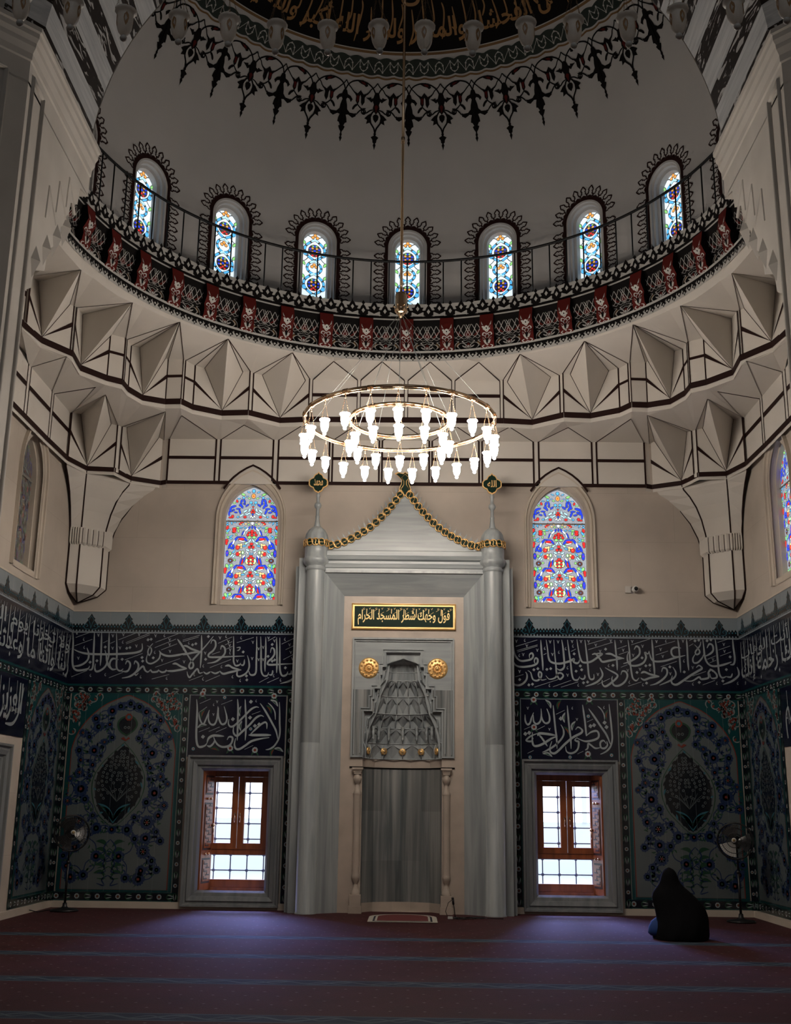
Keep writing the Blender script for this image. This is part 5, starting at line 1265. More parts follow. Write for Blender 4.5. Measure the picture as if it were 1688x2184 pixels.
pen(b, '''24:60,120 75,250 90,380 140,450 220,470 330,460 400,440 435,410 435,360 405,350 390,390 405,430
24:90,100 105,220 130,320 200,385 290,380 350,360 375,320 360,280 325,300 325,350
22:480,95 490,250 505,400 510,520
26:555,95 575,230 590,350 630,405 740,425 870,395 940,360 935,400 980,420 1010,400 1015,370
22:660,95 675,300 690,450 700,560 740,640 790,600 770,560 720,560 680,620 600,640 550,590
24:770,95 790,220 805,400 800,480 750,515 700,490
22:850,95 870,250 895,420 910,560 935,640 990,650 1020,600
24:980,90 1005,250 1035,370 1080,410 1180,395 1290,320 1330,290 1270,285 1200,300
22:1090,95 1110,250 1130,420 1145,580 1170,640 1215,630 1215,570
26:1190,300 1240,290 1300,360 1340,400 1450,380 1635,350
26:1375,290 1450,290 1530,330 1635,355
22:1505,95 1520,250 1535,400 1540,520
24:85,540 70,620 90,690 150,725 220,710 280,650 290,580 270,540
22:300,520 340,550 370,640 430,660 480,620 490,560 460,540 450,590 490,650 560,640
20:1020,620 1060,640 1090,620 1090,580
24:1300,480 1335,560 1320,620 1240,690 1100,740
24:1370,480 1440,520 1530,570 1540,610 1470,680 1380,740 1335,710 1330,650
24:1590,580 1610,530 1660,540 1680,600 1640,680 1560,730 1490,720 1465,640 1475,600''', 1080, 1350, S1_,
 '187,645 385,510 440,495 565,505 617,495 970,530 1028,457 1047,510 943,290 1378,225 1480,450 315,720 365,710 1072,690 1128,680',
 '135,187 432,97 150,245 435,165 155,265 435,182 128,608 240,575 395,750 720,645 650,745 900,657 760,752 1000,677 520,303 560,280 900,257 965,223 1130,157 1390,83 1140,232 1475,130 1265,715 1440,630 1540,220 1670,175 1560,300 1688,258 1590,475 1680,440',
 '140,100 285,165 235,285 430,225 608,110 718,110 912,105 1035,105 1140,105 1240,155 1300,240 640,283 850,570 185,520 1270,560 1590,105 1620,225 1448,95', '258,100 182,310 535,210 825,215 730,265 850,480 600,725 1000,720 1420,450 925,180')
pen(b, '''22:65,95 85,250 95,400 115,550 135,630 180,660 220,620
26:245,560 290,540 380,575 500,600
24:240,620 290,650 380,620 500,605
24:150,230 180,185 220,210 225,290 170,350 80,400 0,425
24:75,260 55,320 65,400 110,450 200,450 280,410 315,340 300,270 340,290 360,250
24:395,90 405,200 415,350 430,500 435,620
24:355,250 390,360 450,395 580,385 700,350 860,310
24:800,210 720,200 670,230 670,290 710,330 800,320
22:755,85 770,200 785,400 795,550
22:875,85 885,200 895,400 908,520
20:985,160 1040,220 1060,270 1020,300 1000,260 1060,180 1075,120
20:1000,290 965,350 975,410 1030,410 1090,350 1110,300
24:1100,80 1115,200 1130,330 1170,420 1240,460 1350,450 1450,420 1500,400
24:1160,210 1190,155 1235,170 1245,240 1200,290 1120,330
24:1270,80 1290,200 1310,400 1330,560 1370,620 1430,600
20:1430,605 1490,610 1512,560
24:1515,80 1525,200 1545,350 1530,430 1480,440
24:530,540 550,485 600,500 605,570 550,640 460,700 370,725
22:685,470 725,540 720,600 650,660 500,725
26:1010,480 1050,450 1090,490 1030,530 930,590 830,660 740,715 680,700 665,650 680,590
24:830,660 950,665 1050,610 1080,640 1180,620 1180,550 1220,510 1290,570 1290,620 1220,625 1200,560
20:1200,490 1240,540
24:1575,470 1600,540 1590,600 1500,670 1380,715''', 1330, 1350, S1_,
 '260,345 312,455 368,445 190,548 323,695 645,470 845,540 993,110 1045,100 1160,108 1213,95 1052,685 1480,332 1428,507 1380,665',
 '110,165 368,83 435,197 718,113 448,307 620,250 518,468 742,393 960,597 1145,533 1100,720 1270,657 65,738 250,678 1320,237 1480,180 1340,320 1495,262 1305,132 1475,77 915,105 985,73 910,183 970,148 1165,365 1280,317 1195,415 1285,378',
 '122,105 458,105 265,170 515,215 545,310 135,295 230,490 60,505 825,100 1390,145 1400,240 1240,355 960,465 650,550', '590,110 370,510 270,715 965,705 1295,695 840,385 1585,695 85,680')
tag(b.build('calligraphy_band'), 'navy tile band of white Arabic calligraphy on the back wall right of the prayer niche', 'tile band')
# side wall bands
def text_band(fn, u0, u1, t1, t2, flip):
    b = tile_base(fn, u0, u1, '', ''); pt = Pat(fn, b, .001)
    if flip: pt.T = lambda u, v: (u0+u1-u, v)
    put_text(pt, t1, u0+.06, BZ0+.10, u1-.05, BZ0+.50, TWHITE, 15, .015); put_text(pt, t2, u0+.1, BZ0+.42, u1-.1, BZ1-.12, TWHITE, 16, .012)
    u = u0+.12; k = 0
    while u < u1-.1:
        pt.stroke([(u, BZ0+.20+.06*(k % 3)), (u-.006, BZ0+.5), (u+.004, BZ1-.07)], .030, TWHITE, 17, taper=.5)
        pt.stroke([(u+.05, BZ1-.2-.1*(k % 2)), (u+.20, BZ1-.12-.1*(k % 2))], .010, TWHITE, 17, curve=False); pt.stroke([(u+.08, BZ1-.07), (u+.10, BZ1-.12), (u+.13, BZ1-.06)], .010, TWHITE, 17, curve=False)
        pt.poly([(u+.1, BZ0+.12+.1*(k % 4)), (u+.13, BZ0+.155+.1*(k % 4)), (u+.16, BZ0+.12+.1*(k % 4)), (u+.13, BZ0+.085+.1*(k % 4))], TWHITE, 17)
        u += .17+.05*(k % 3); k += 1
    return b
tag(text_band(fleft(-WX), 12.6, D-.02, 'ربنا وآتنا ما وعدتنا على رسلك', 'ولا تخزنا يوم القيامة إنك', False).build('calligraphy_band'), 'navy calligraphy tile band on the left side wall, receding to the left corner', 'tile band')
tag(text_band(fright(WX), 12.6, D-.02, 'وهب لنا من لدنك رحمة إنك', 'ربنا لا تزغ قلوبنا أنت الوهاب', True).build('calligraphy_band'), 'navy calligraphy tile band on the right side wall, receding to the right corner', 'tile band')
# crest frieze over the band
def crest(fn, u0, u1, n_, lab):
    b = MB(); pt = Pat(fn, b, .001)
    pt.rect(u0, BZ1, u1, SZ0-.01, TGREY, 10); pt.rect(u0, SZ0-.015, u1, SZ0+.012, STONE, 18)
    k = u0
    while k < u1: pt.rect(k, BZ1, k+.004, SZ0-.015, LEADM, 10.6); k += .31
    pt.rect(u0, BZ1+.01, u1, BZ1+.055, TDARK, 11)
    st3 = (u1-u0)/n_; m = .052; q = u0
    while q < u1-m*.5:
        pt.poly([(q+.006, BZ1+.018), (q+m-.006, BZ1+.018), (q+m/2, BZ1+.048)][::1], TGREY, 12)
        pt.poly([(q, BZ1+.055), (q+m, BZ1+.055), (q+m, BZ1+.11), (q+m*.8, BZ1+.125), (q+m*.5, BZ1+.15), (q+m*.2, BZ1+.125), (q, BZ1+.11)], TDARK, 11); pt.ell((q+m/2, BZ1+.095), .012, .014, TLBLUE, 12, n=6); q += m
    for i in range(n_):
        c = u0+st3*(i+.5)
        pt.poly([(c-.10, BZ1+.05), (c+.10, BZ1+.05), (c+.10, BZ1+.13), (c+.05, BZ1+.20), (c+.065, BZ1+.225), (c+.035, BZ1+.25), (c, BZ1+.31), (c-.035, BZ1+.25), (c-.065, BZ1+.225), (c-.05, BZ1+.20), (c-.10, BZ1+.13)], TDARK, 13)
        for s in (-1, 1):
            pt.stroke([(c+s*.02, BZ1+.05), (c+s*.09, BZ1+.06), (c+s*.115, BZ1+.10), (c+s*.08, BZ1+.135), (c+s*.05, BZ1+.105), (c+s*.075, BZ1+.09)], .010, TLBLUE, 14, taper=.8); pt.stroke([(c, BZ1+.06), (c+s*.02, BZ1+.15), (c+s*.04, BZ1+.20), (c, BZ1+.27)], .008, TLBLUE, 14, taper=.8)
    return tag(b.build('tile_crest'), lab, 'tile border', 'crest tile borders')
crest(fback(D), -WX, -1.74, 6, 'blue-black crest tile border above the left calligraphy band of the back wall')
crest(fback(D), 1.74, WX, 6, 'blue-black crest tile border above the right calligraphy band of the back wall')
crest(fleft(-WX), 12.6, D, 10, 'blue-black crest tile border along the left side wall'); crest(fright(WX), 12.6, D, 10, 'blue-black crest tile border along the right side wall')
# rosette and leaf border strips
def strip(pt, p, q, w):
    p = Vector(p); q = Vector(q); t = (q-p); L = t.length; t.normalize(); x = Vector((-t.y, t.x)); n = max(1, round(L/.31)); st4 = L/n
    R = lambda a, c: tuple(p+t*a+x*c)
    pt.poly([R(0, -w/2), R(L, -w/2), R(L, w/2), R(0, w/2)], TDARK, 11)
    for s in (-1, 1): pt.poly([R(0, s*w*.5), R(L, s*w*.5), R(L, s*w*.43), R(0, s*w*.43)], TTEAL, 12)
    for i in range(n):
        a = (i+.25)*st4; pt.flower(R(a, 0), w*.30, TWHITE, TRED, 12, 8, .38); pt.ell(R(a, 0), w*.17, w*.17, TGREEN, 12.6, n=8); pt.ell(R(a, 0), w*.09, w*.09, TRED, 14, n=6)
        a2 = (i+.75)*st4
        for s in (-1, 1): pt.leaf(R(a2-st4*.17, s*w*.02), R(a2+st4*.17, s*w*.30), w*.26, TGREEN, 12, .12*s); pt.leaf(R(a2-st4*.10, s*w*.22), R(a2+st4*.20, s*w*.08), w*.10, TWHITE, 12.5)
def borders(fn, segs, lab):
    b = MB(); pt = Pat(fn, b, .001)
    for p, q, w in segs: strip(pt, p, q, w)
    return tag(b.build('floral_tile_border'), lab, 'tile border', 'rosette and leaf tile borders')
TZ = BZ0-.075; tw = .125
borders(fback(D), [((-WX, TZ), (-1.76, TZ), tw), ((-1.80, TZ-.06), (-1.80, .10), tw), ((-3.50, TZ-.06), (-3.50, .10), .10), ((-5.42, TZ-.06), (-5.42, .1), .08), ((-5.42, .17), (-3.5, .17), .13)], 'dark rosette and leaf tile border framing the panels left of the prayer niche')
borders(fback(D), [((1.76, TZ), (WX, TZ), tw), ((1.82, TZ-.06), (1.82, .10), tw), ((3.50, TZ-.06), (3.50, .10), .10), ((5.42, TZ-.06), (5.42, .1), .08), ((3.5, .17), (5.42, .17), .13)], 'dark rosette and leaf tile border framing the panels right of the prayer niche')
borders(fleft(-WX), [((12.6, TZ), (D, TZ), tw), ((D-.1, TZ), (D-.1, .1), .14), ((16.45, TZ), (16.45, .1), .10), ((16.45, .17), (D, .17), .13)], 'dark rosette tile border on the left side wall')
borders(fright(WX), [((12.6, TZ), (D, TZ), tw), ((D-.1, TZ), (D-.1, .1), .14), ((16.45, TZ), (16.45, .1), .10), ((16.45, .17), (D, .17), .13)], 'dark rosette tile border on the right side wall')
# square calligraphy panels above the casement windows
def sq_panel(u0, u1, lab, strokes, args, flowers, smalls, leaves, ox, oy, sc):
    b = MB(); pt = Pat(fback(D), b, .001); z0, z1 = 2.30, TZ-.07
    pt.rect(u0, z0, u1, z1, NAVY, 12); pt.rect(u0, z1-.008, u1, z1, TGREY, 13); pt.rect(u0, z0, u0+.008, z1, TGREY, 13); pt.rect(u1-.008, z0, u1, z1, TGREY, 13)
    u = u0+.3
    while u < u1: pt.rect(u, z0, u+.003, z1, TDARK, 12.5); u += .3
    for z in (z0+.28, z0+.58): pt.rect(u0, z, u1, z+.003, TDARK, 12.5)
    Wp = lambda x, y_: (lambda p: (p.x, p.z))(onY(ox+x*sc, oy+y_*sc, D-.012))
    for x, y_ in flowers: c = Wp(x, y_); pt.flower(c, .048, TWHITE, TRED, 13, 9, .45); pt.leaf(c, (c[0]+.06, c[1]-.09), .03, TGREEN, 12.8); pt.leaf(c, (c[0]-.06, c[1]-.09), .03, TGREEN, 12.8)
    for x, y_ in smalls: c = Wp(x, y_); pt.ell(c, .03, .03, TLBLUE, 13); pt.ell(c, .021, .021, TWHITE, 13.4); pt.ell(c, .011, .011, TRED, 14)
    for i, (x, y_, a) in enumerate(leaves): c = Wp(x, y_); d = (.085*cos(a), .085*sin(a)); pt.leaf((c[0]-d[0], c[1]-d[1]), (c[0]+d[0], c[1]+d[1]), .05, TGREEN if i % 2 else TWHITE, 13, .15); pt.leaf((c[0]-d[0]*.6, c[1]-d[1]*.6), (c[0]+d[0]*.6, c[1]+d[1]*.6), .018, TRED if i % 2 else TGREEN, 13.5, .15)
    pen(b, strokes, ox, oy, sc, *args, dsz=33, y=D-.0145)
    return tag(b.build('calligraphy_tiles'), lab, 'tile panel')
sq_panel(-3.44, -1.875, 'square navy tile panel of white calligraphy above the left casement window', '''32:150,165 160,300 155,500 145,700 150,850 175,930 220,945 290,920 320,880
26:190,380 195,450 220,530 260,570 300,500 340,400 360,340
28:350,400 345,500 380,570 440,575 480,500 495,400 500,280
28:510,300 510,450 550,560 600,570 640,520 640,430 600,280
28:820,160 830,300 825,500 820,700 815,840
26:945,160 950,300 960,500 955,700 945,840
28:1170,300 1120,290 1040,330 940,430 850,520 760,600 700,610 670,560 680,490
30:1250,450 1200,430 1120,470 1020,580 900,690 820,760 770,740 750,680 760,600
30:1190,230 1260,330 1330,450 1390,560 1450,680 1480,820
26:1505,210 1510,350 1510,550 1515,700 1490,820 1420,930 1340,980 1280,990
20:1320,225 1380,280 1430,370 1440,500
26:1300,650 1300,570 1270,540 1200,580 1100,670 1020,750
36:1000,750 1180,750 1370,750
30:1340,790 1200,810 1050,850 950,920 850,980 790,970 770,900 790,800
34:320,880 350,800 420,760 500,760 600,770
30:430,780 450,840 500,910 580,945 680,925 730,860 735,790 680,780 650,830
28:320,920 370,935 430,880 450,820''', ('745,490 1040,205 1025,465 1105,600 1175,575 255,778', '205,235 382,157 553,250 735,180 190,380 320,290 185,700 365,628 350,692 528,617 467,703 640,627 1055,413 1195,360 935,985 1075,920', '485,190 425,400', '430,250 1125,190'),
 [(250, 75), (1420, 110), (700, 965), (1105, 995)], [(610, 135), (95, 975), (1035, 650)], [(870, 360, 1.5), (1330, 330, -1), (1420, 230, -.7), (260, 400, 1.2), (240, 610, .3), (440, 990, -.2), (885, 600, 1.5), (1400, 1030, 1.2), (1490, 1000, -.3)], 400, 1470, 220/1688)
sq_panel(1.885, 3.44, 'square navy tile panel of white calligraphy above the right casement window', '''26:150,320 155,420 190,480 230,450 250,380 285,290
26:280,330 285,430 330,470 380,440 405,360 400,230
26:400,300 430,420 480,460 530,430 530,340 490,230
26:590,180 605,350 625,550 645,700 650,860
26:810,180 825,350 845,550 865,700 870,860
26:1050,170 1070,300 1090,450 1105,600 1110,660
30:1145,230 1230,350 1330,500 1430,650 1485,790
26:1465,160 1485,350 1505,550 1515,700 1490,820 1420,900 1330,945
18:1285,190 1340,240 1385,320 1395,410
28:1105,660 1180,600 1270,580 1305,630 1290,690 1200,730 1080,740 960,690
26:1430,740 1440,800 1400,850 1340,840 1330,760 1380,730 1420,780
26:1330,840 1250,850 1180,800 1140,780 1130,850 1090,880
30:940,560 980,520 1040,560 1030,610 900,680 780,780 680,880 610,930 550,910 540,840 570,740
26:710,480 750,560 750,650 690,740 600,820 500,880 420,915
34:350,660 370,620 480,625 640,650
30:660,660 560,700 450,770 360,810 290,810 265,740 265,600
28:370,640 420,700 500,820
24:340,620 240,660 170,720 190,740 250,740 280,690
26:970,680 930,720 960,740 990,750 980,850 930,910 860,930 800,900 785,820''', ('1395,450 1425,520 1175,505 1230,490 710,385 155,625 215,610', '635,320 770,255 1120,440 1215,395 135,557 235,513 320,570 460,500 190,930 285,885 970,940 1065,895', '190,210 960,385 530,540', '890,220 1385,210'),
 [(285, 90), (1155, 85), (290, 520), (1135, 940)], [(1140, 350), (1505, 960), (855, 990), (230, 990)], [(510, 160, -1), (690, 170, 1.2), (775, 370, 1.5), (1435, 330, 1.4), (915, 500, 1.2), (800, 580, -1), (500, 960, -.3)], 1100, 1480, 230/1688)
# floral (garden) tile panels: drawn in crop coordinates 0..1228 x 0..2184
FLW = [(648,150,40,1),(545,180,40,1),(743,185,38,1),(460,230,48,0),(820,238,46,0),(295,315,42,0),(975,325,38,0),(330,400,46,1),(925,430,44,1),(445,375,30,0),(812,385,32,0),(170,465,36,2),(1075,498,36,2),(240,508,32,1),(998,535,32,1),(402,560,32,2),(828,572,32,2),(480,512,34,1),(758,518,34,1),
 (145,650,40,1),(1072,690,38,1),(302,650,50,0),(908,672,50,0),(375,705,24,1),(830,725,24,1),(170,752,32,0),(1030,785,30,0),(297,800,34,0),(895,825,34,0),(168,880,44,2),(1010,915,40,2),(275,915,26,1),(893,940,26,1),(78,945,30,2),(1088,990,30,2),(195,1050,66,0),(958,1085,60,0),(68,1175,42,2),(245,1155,42,1),(880,1180,42,1),(1065,1210,40,2),
 (340,1320,34,1),(768,1335,34,1),(900,1385,62,2),(1010,1315,44,0),(200,1380,58,2),(385,1450,50,1),(700,1460,50,1),(1000,1480,32,1),(785,1552,38,1),(285,1535,34,1),(895,1545,50,0),(1048,1570,38,1),(180,1640,50,0),(405,1730,50,0),(635,1730,50,0),(880,1680,60,2),(975,1770,38,1),(70,1730,36,1),(110,1830,40,0),(870,1870,46,0),(1030,1860,36,1),(290,1920,44,1),(715,1945,42,1),(850,1955,56,0),(160,1940,56,0),(545,1460,40,0)]
def garden(fn, u0, u1, z0, z1, lab, seed):
    b = MB(); pt = Pat(fn, b, .001); rnd = random.Random(seed)
    pt.rect(u0, z0, u1, z1, TTEAL, 11)
    W0, W1, H0, H1 = 20., 1190., 45., 2080.
    def T(x, y): return (u0+(u1-u0)*(x-W0)/(W1-W0), z1-(z1-z0)*(y-H0)/(H1-H0))
    S_ = (z1-z0)/(H1-H0); SX = (u1-u0)/(W1-W0)
    STW = mat('scroll_white_glaze', (.2, .23, .23), .14); TW2 = mat('dull_white_glaze', (.10, .12, .125), .14)  # mural white is darkened in colour to stand for the dim lower wall
    ap = [(60, 2060), (60, 640), (90, 520), (160, 380), (270, 250), (400, 150), (540, 85), (620, 58), (700, 85), (840, 150), (960, 250), (1060, 380), (1120, 520), (1150, 640), (1150, 2060)]
    ap = [ap[0]]+[tuple(p) for p in smooth_pts(ap[1:-1], 3)]+[ap[-1]]
    pt.poly([T(*p) for p in ap], TRED, 12); pt.poly([T(605+(x-605)*.985, 60+(y-60)*1.0+10) for x, y in ap[1:-1]]+[T(1140, 2058), T(70, 2058)], TW2, 12.6)
    for s in (-1, 1):       # white scrolls in the turquoise corners
        for k in range(60):
            x = 605+s*rnd.uniform(250, 560); y = rnd.uniform(60, 480)
            if (abs(x-605)/540)**2+((640-y)/590)**2 < 1.08: continue
            c = T(x, y); r = .05; a = rnd.uniform(0, 6)
            pt.stroke([(c[0]+r*1.6*cos(a+t)*(1-t*.15), c[1]+r*1.6*sin(a+t)*(1-t*.15)) for t in (0, .8, 1.6, 2.4, 3.2, 4.0)], .018, STW, 12.5, k=3); pt.leaf(c, (c[0]+r*cos(a+2), c[1]+r*1.4*sin(a+2)), .03, TRED, 13.1)
    # vines
    for i, (x, y, r, k) in enumerate(FLW):
        near = sorted(FLW, key=lambda q: (q[0]-x)**2+(q[1]-y)**2)[1:4]
        for q in near:
            if (q[0]-605)*(x-605) < -9000: continue
            c, e = T(x, y), T(q[0], q[1]); m_ = ((c[0]+e[0])/2+(e[1]-c[1])*.22, (c[1]+e[1])/2-(e[0]-c[0])*.22); pt.stroke([c, m_, e], .016, TBLUE, 13, k=4, taper=1)
            for t in (.2, .4, .6, .8): l0 = (c[0]+(e[0]-c[0])*t, c[1]+(e[1]-c[1])*t); a = rnd.uniform(0, 6.3); pt.leaf(l0, (l0[0]+.075*cos(a), l0[1]+.075*sin(a)), .026, TBLUE if rnd.random() < .5 else TGREEN, 13.2, .15)
        if r > 40:
            c = T(x, y); a = rnd.uniform(0, 6.3)
            pt.leaf((c[0]+r*S_*1.2*cos(a), c[1]+r*S_*1.2*sin(a)), (c[0]+r*S_*1.7*cos(a+1.9), c[1]+r*S_*1.7*sin(a+1.9)), .05, TGREEN, 13.3, .45)
    for x, y, r, k in FLW:
        c = T(x, y); R_ = r*S_*1.2; n_ = (14, 9, 12)[k]
        pt.flower(c, R_, TBLUE, TGREEN if k == 1 else TBLUE, 14, n_, .5); pt.ell(c, R_*.5, R_*.5, (TLBLUE, TLBLUE, TDARK)[k], 15, n=10)
        if k == 2:
            for j in range(6): a = PI*j/3; pt.ell((c[0]+R_*.32*cos(a), c[1]+R_*.32*sin(a)), R_*.10, R_*.10, TW2, 15.5, n=6)
        pt.ell(c, R_*.2, R_*.2, TRED if k != 1 else TGREEN, 16, n=7)
    # the dark almond medallion with its leafy rim
    alm = [(612, 570), (500, 680), (400, 790), (335, 910), (318, 1040), (345, 1180), (400, 1300), (480, 1380), (545, 1420), (610, 1390), (700, 1300), (790, 1190), (838, 1040), (830, 900), (780, 790), (710, 680), (612, 570)]
    A_ = [tuple(p) for p in smooth_pts(alm, 3)]
    pt.poly([T(585+(x-585)*1.06, 1000+(y-1000)*1.03) for x, y in A_], TGREEN, 16); pt.poly([T(585+(x-585)*1.02, 1000+(y-1000)*1.01) for x, y in A_], TW2, 16.5); pt.poly([T(585+(x-585)*.93, 1000+(y-1000)*.955) for x, y in A_], TDARK, 17)
    for p, q in zip(A_[::2], A_[1::2]):
        c = T(585+(p[0]-585)*.98, 1000+(p[1]-1000)*.98); e = T(585+(q[0]-585)*.87, 1000+(q[1]-1000)*.93-20); pt.leaf(c, e, .03, TDARK if (p[0]+p[1]) % 2 else TLBLUE, 17.5)
    for (x, y) in [(590,655),(622,655),(590,688),(620,690),(548,715),(585,722),(618,722),(655,720),(500,728),(703,738),(488,770),(537,755),(582,758),(616,762),(658,762),(705,775),(447,807),(486,812),(530,795),(568,797),(620,800),(664,797),(706,820),(745,815),(432,838),(488,855),(543,828),(645,830),(692,858),(740,848),(417,877),(458,893),(530,878),(575,880),(603,882),(647,882),(713,900),(757,893),(412,918),(455,932),(510,912),(567,912),(605,912),(664,920),(713,943),(757,935),(408,967),(456,975),(497,950),(565,950),(600,950),(670,960),(703,985),(753,985),(372,988),(788,1003),(418,1013),(530,985),(628,990),(740,1025),(380,1062),(425,1055),(553,1055),(595,1055),(700,1050),(768,1080),(412,1112),(530,1072),(615,1075),(728,1125),(436,1145),(703,1158),(478,1090),(690,1128)]:
        c = T(x, y); pt.ringp(c, .012, .022, TW2, 18, 8)
    for s in (-1, 1):
        for k in range(4): pt.stroke([T(575, 1180), T(575+s*(20+25*k), 1110-10*k), T(575+s*(40+50*k), 1000+15*k)], .006, TW2, 18, k=3)
        for k in range(5): pt.leaf(T(550, 1400-20*k), T(550+s*(60+28*k), 1300-26*k), .045, TGREEN if k % 2 else TLBLUE, 18, .1*s)
    # upper small medallion
    sm = [(625, 500), (545, 440), (520, 360), (560, 300), (640, 275), (705, 300), (740, 370), (705, 440), (625, 500)]
    Sm = [tuple(p) for p in smooth_pts(sm, 3)]; pt.poly([T(*p) for p in Sm], TGREEN, 17); pt.poly([T(630+(x-630)*.82, 385+(y-385)*.84) for x, y in Sm], TDARK, 17.5)
    for x, y in ((608, 405), (645, 405)): pt.ringp(T(x, y), .012, .024, TW2, 18, 8)
    pt.flower(T(640, 295), .06, TRED, TLBLUE, 18, 8, .5)
    pt.poly([T(*p) for p in ((570, 520), (600, 505), (625, 530), (650, 505), (668, 520), (620, 550))], TRED, 18)
    # base tendrils
    for s in (-1, 1):
        for k in range(5):
            pt.stroke([T(540, 1560+90*k), T(540+s*60, 1640+80*k), T(540+s*30, 1740+70*k), T(540+s*110, 1800+50*k)], .02, TGREEN if k % 2 else TBLUE, 15, k=4); pt.leaf(T(540+s*20, 1640+70*k), T(540+s*150, 1580+80*k), .06, TGREEN, 14.5, .2*s)
    k = u0+.25
    while k < u1: pt.rect(k, z0, k+.002, z1, TGREY, 19); k += .25
    return tag(b.build('floral_tile_mural'), lab, 'tile panel')
garden(fback(D), -5.36, -3.56, .24, TZ-.065, 'arched floral tile panel with dark almond medallion left of the left casement window', 3)
garden(lambda u, v, d: (-u, D-d, v), -5.36, -3.56, .24, TZ-.065, 'arched floral tile panel with dark almond medallion behind the seated person', 3)
garden(fleft(-WX), 16.52, D-.2, .24, TZ-.065, 'narrow looking floral tile panel on the left side wall', 5)
garden(fright(WX), 16.52, D-.2, .24, TZ-.065, 'narrow looking floral tile panel on the right side wall', 5)
for fn, sd in ((fleft(-WX), 'left'), (fright(WX), 'right')):  # calligraphy square above the low side window
    b = MB(); pt = Pat(fn, b, .001); pt.rect(14.0, 2.45, 16.38, TZ-.07, NAVY, 12)
    if sd == 'right': pt.T = lambda u, v: (30.38-u, v)
    put_text(pt, 'العزيز الحكيم', 14.15, 2.55, 16.2, 3.2, TWHITE, 14, .02)
    for k in range(6): pt.stroke([(14.3+.33*k, 2.75), (14.28+.33*k, 3.22)], .04, TWHITE, 15, curve=False)
    pt.stroke([(16.22, 3.15), (16.1, 2.8), (15.9, 2.62), (15.6, 2.6)], .05, TWHITE, 15)
    tag(b.build('calligraphy_tiles'), 'navy calligraphy tile panel on the %s side wall, cut by the picture edge' % sd, 'tile panel')
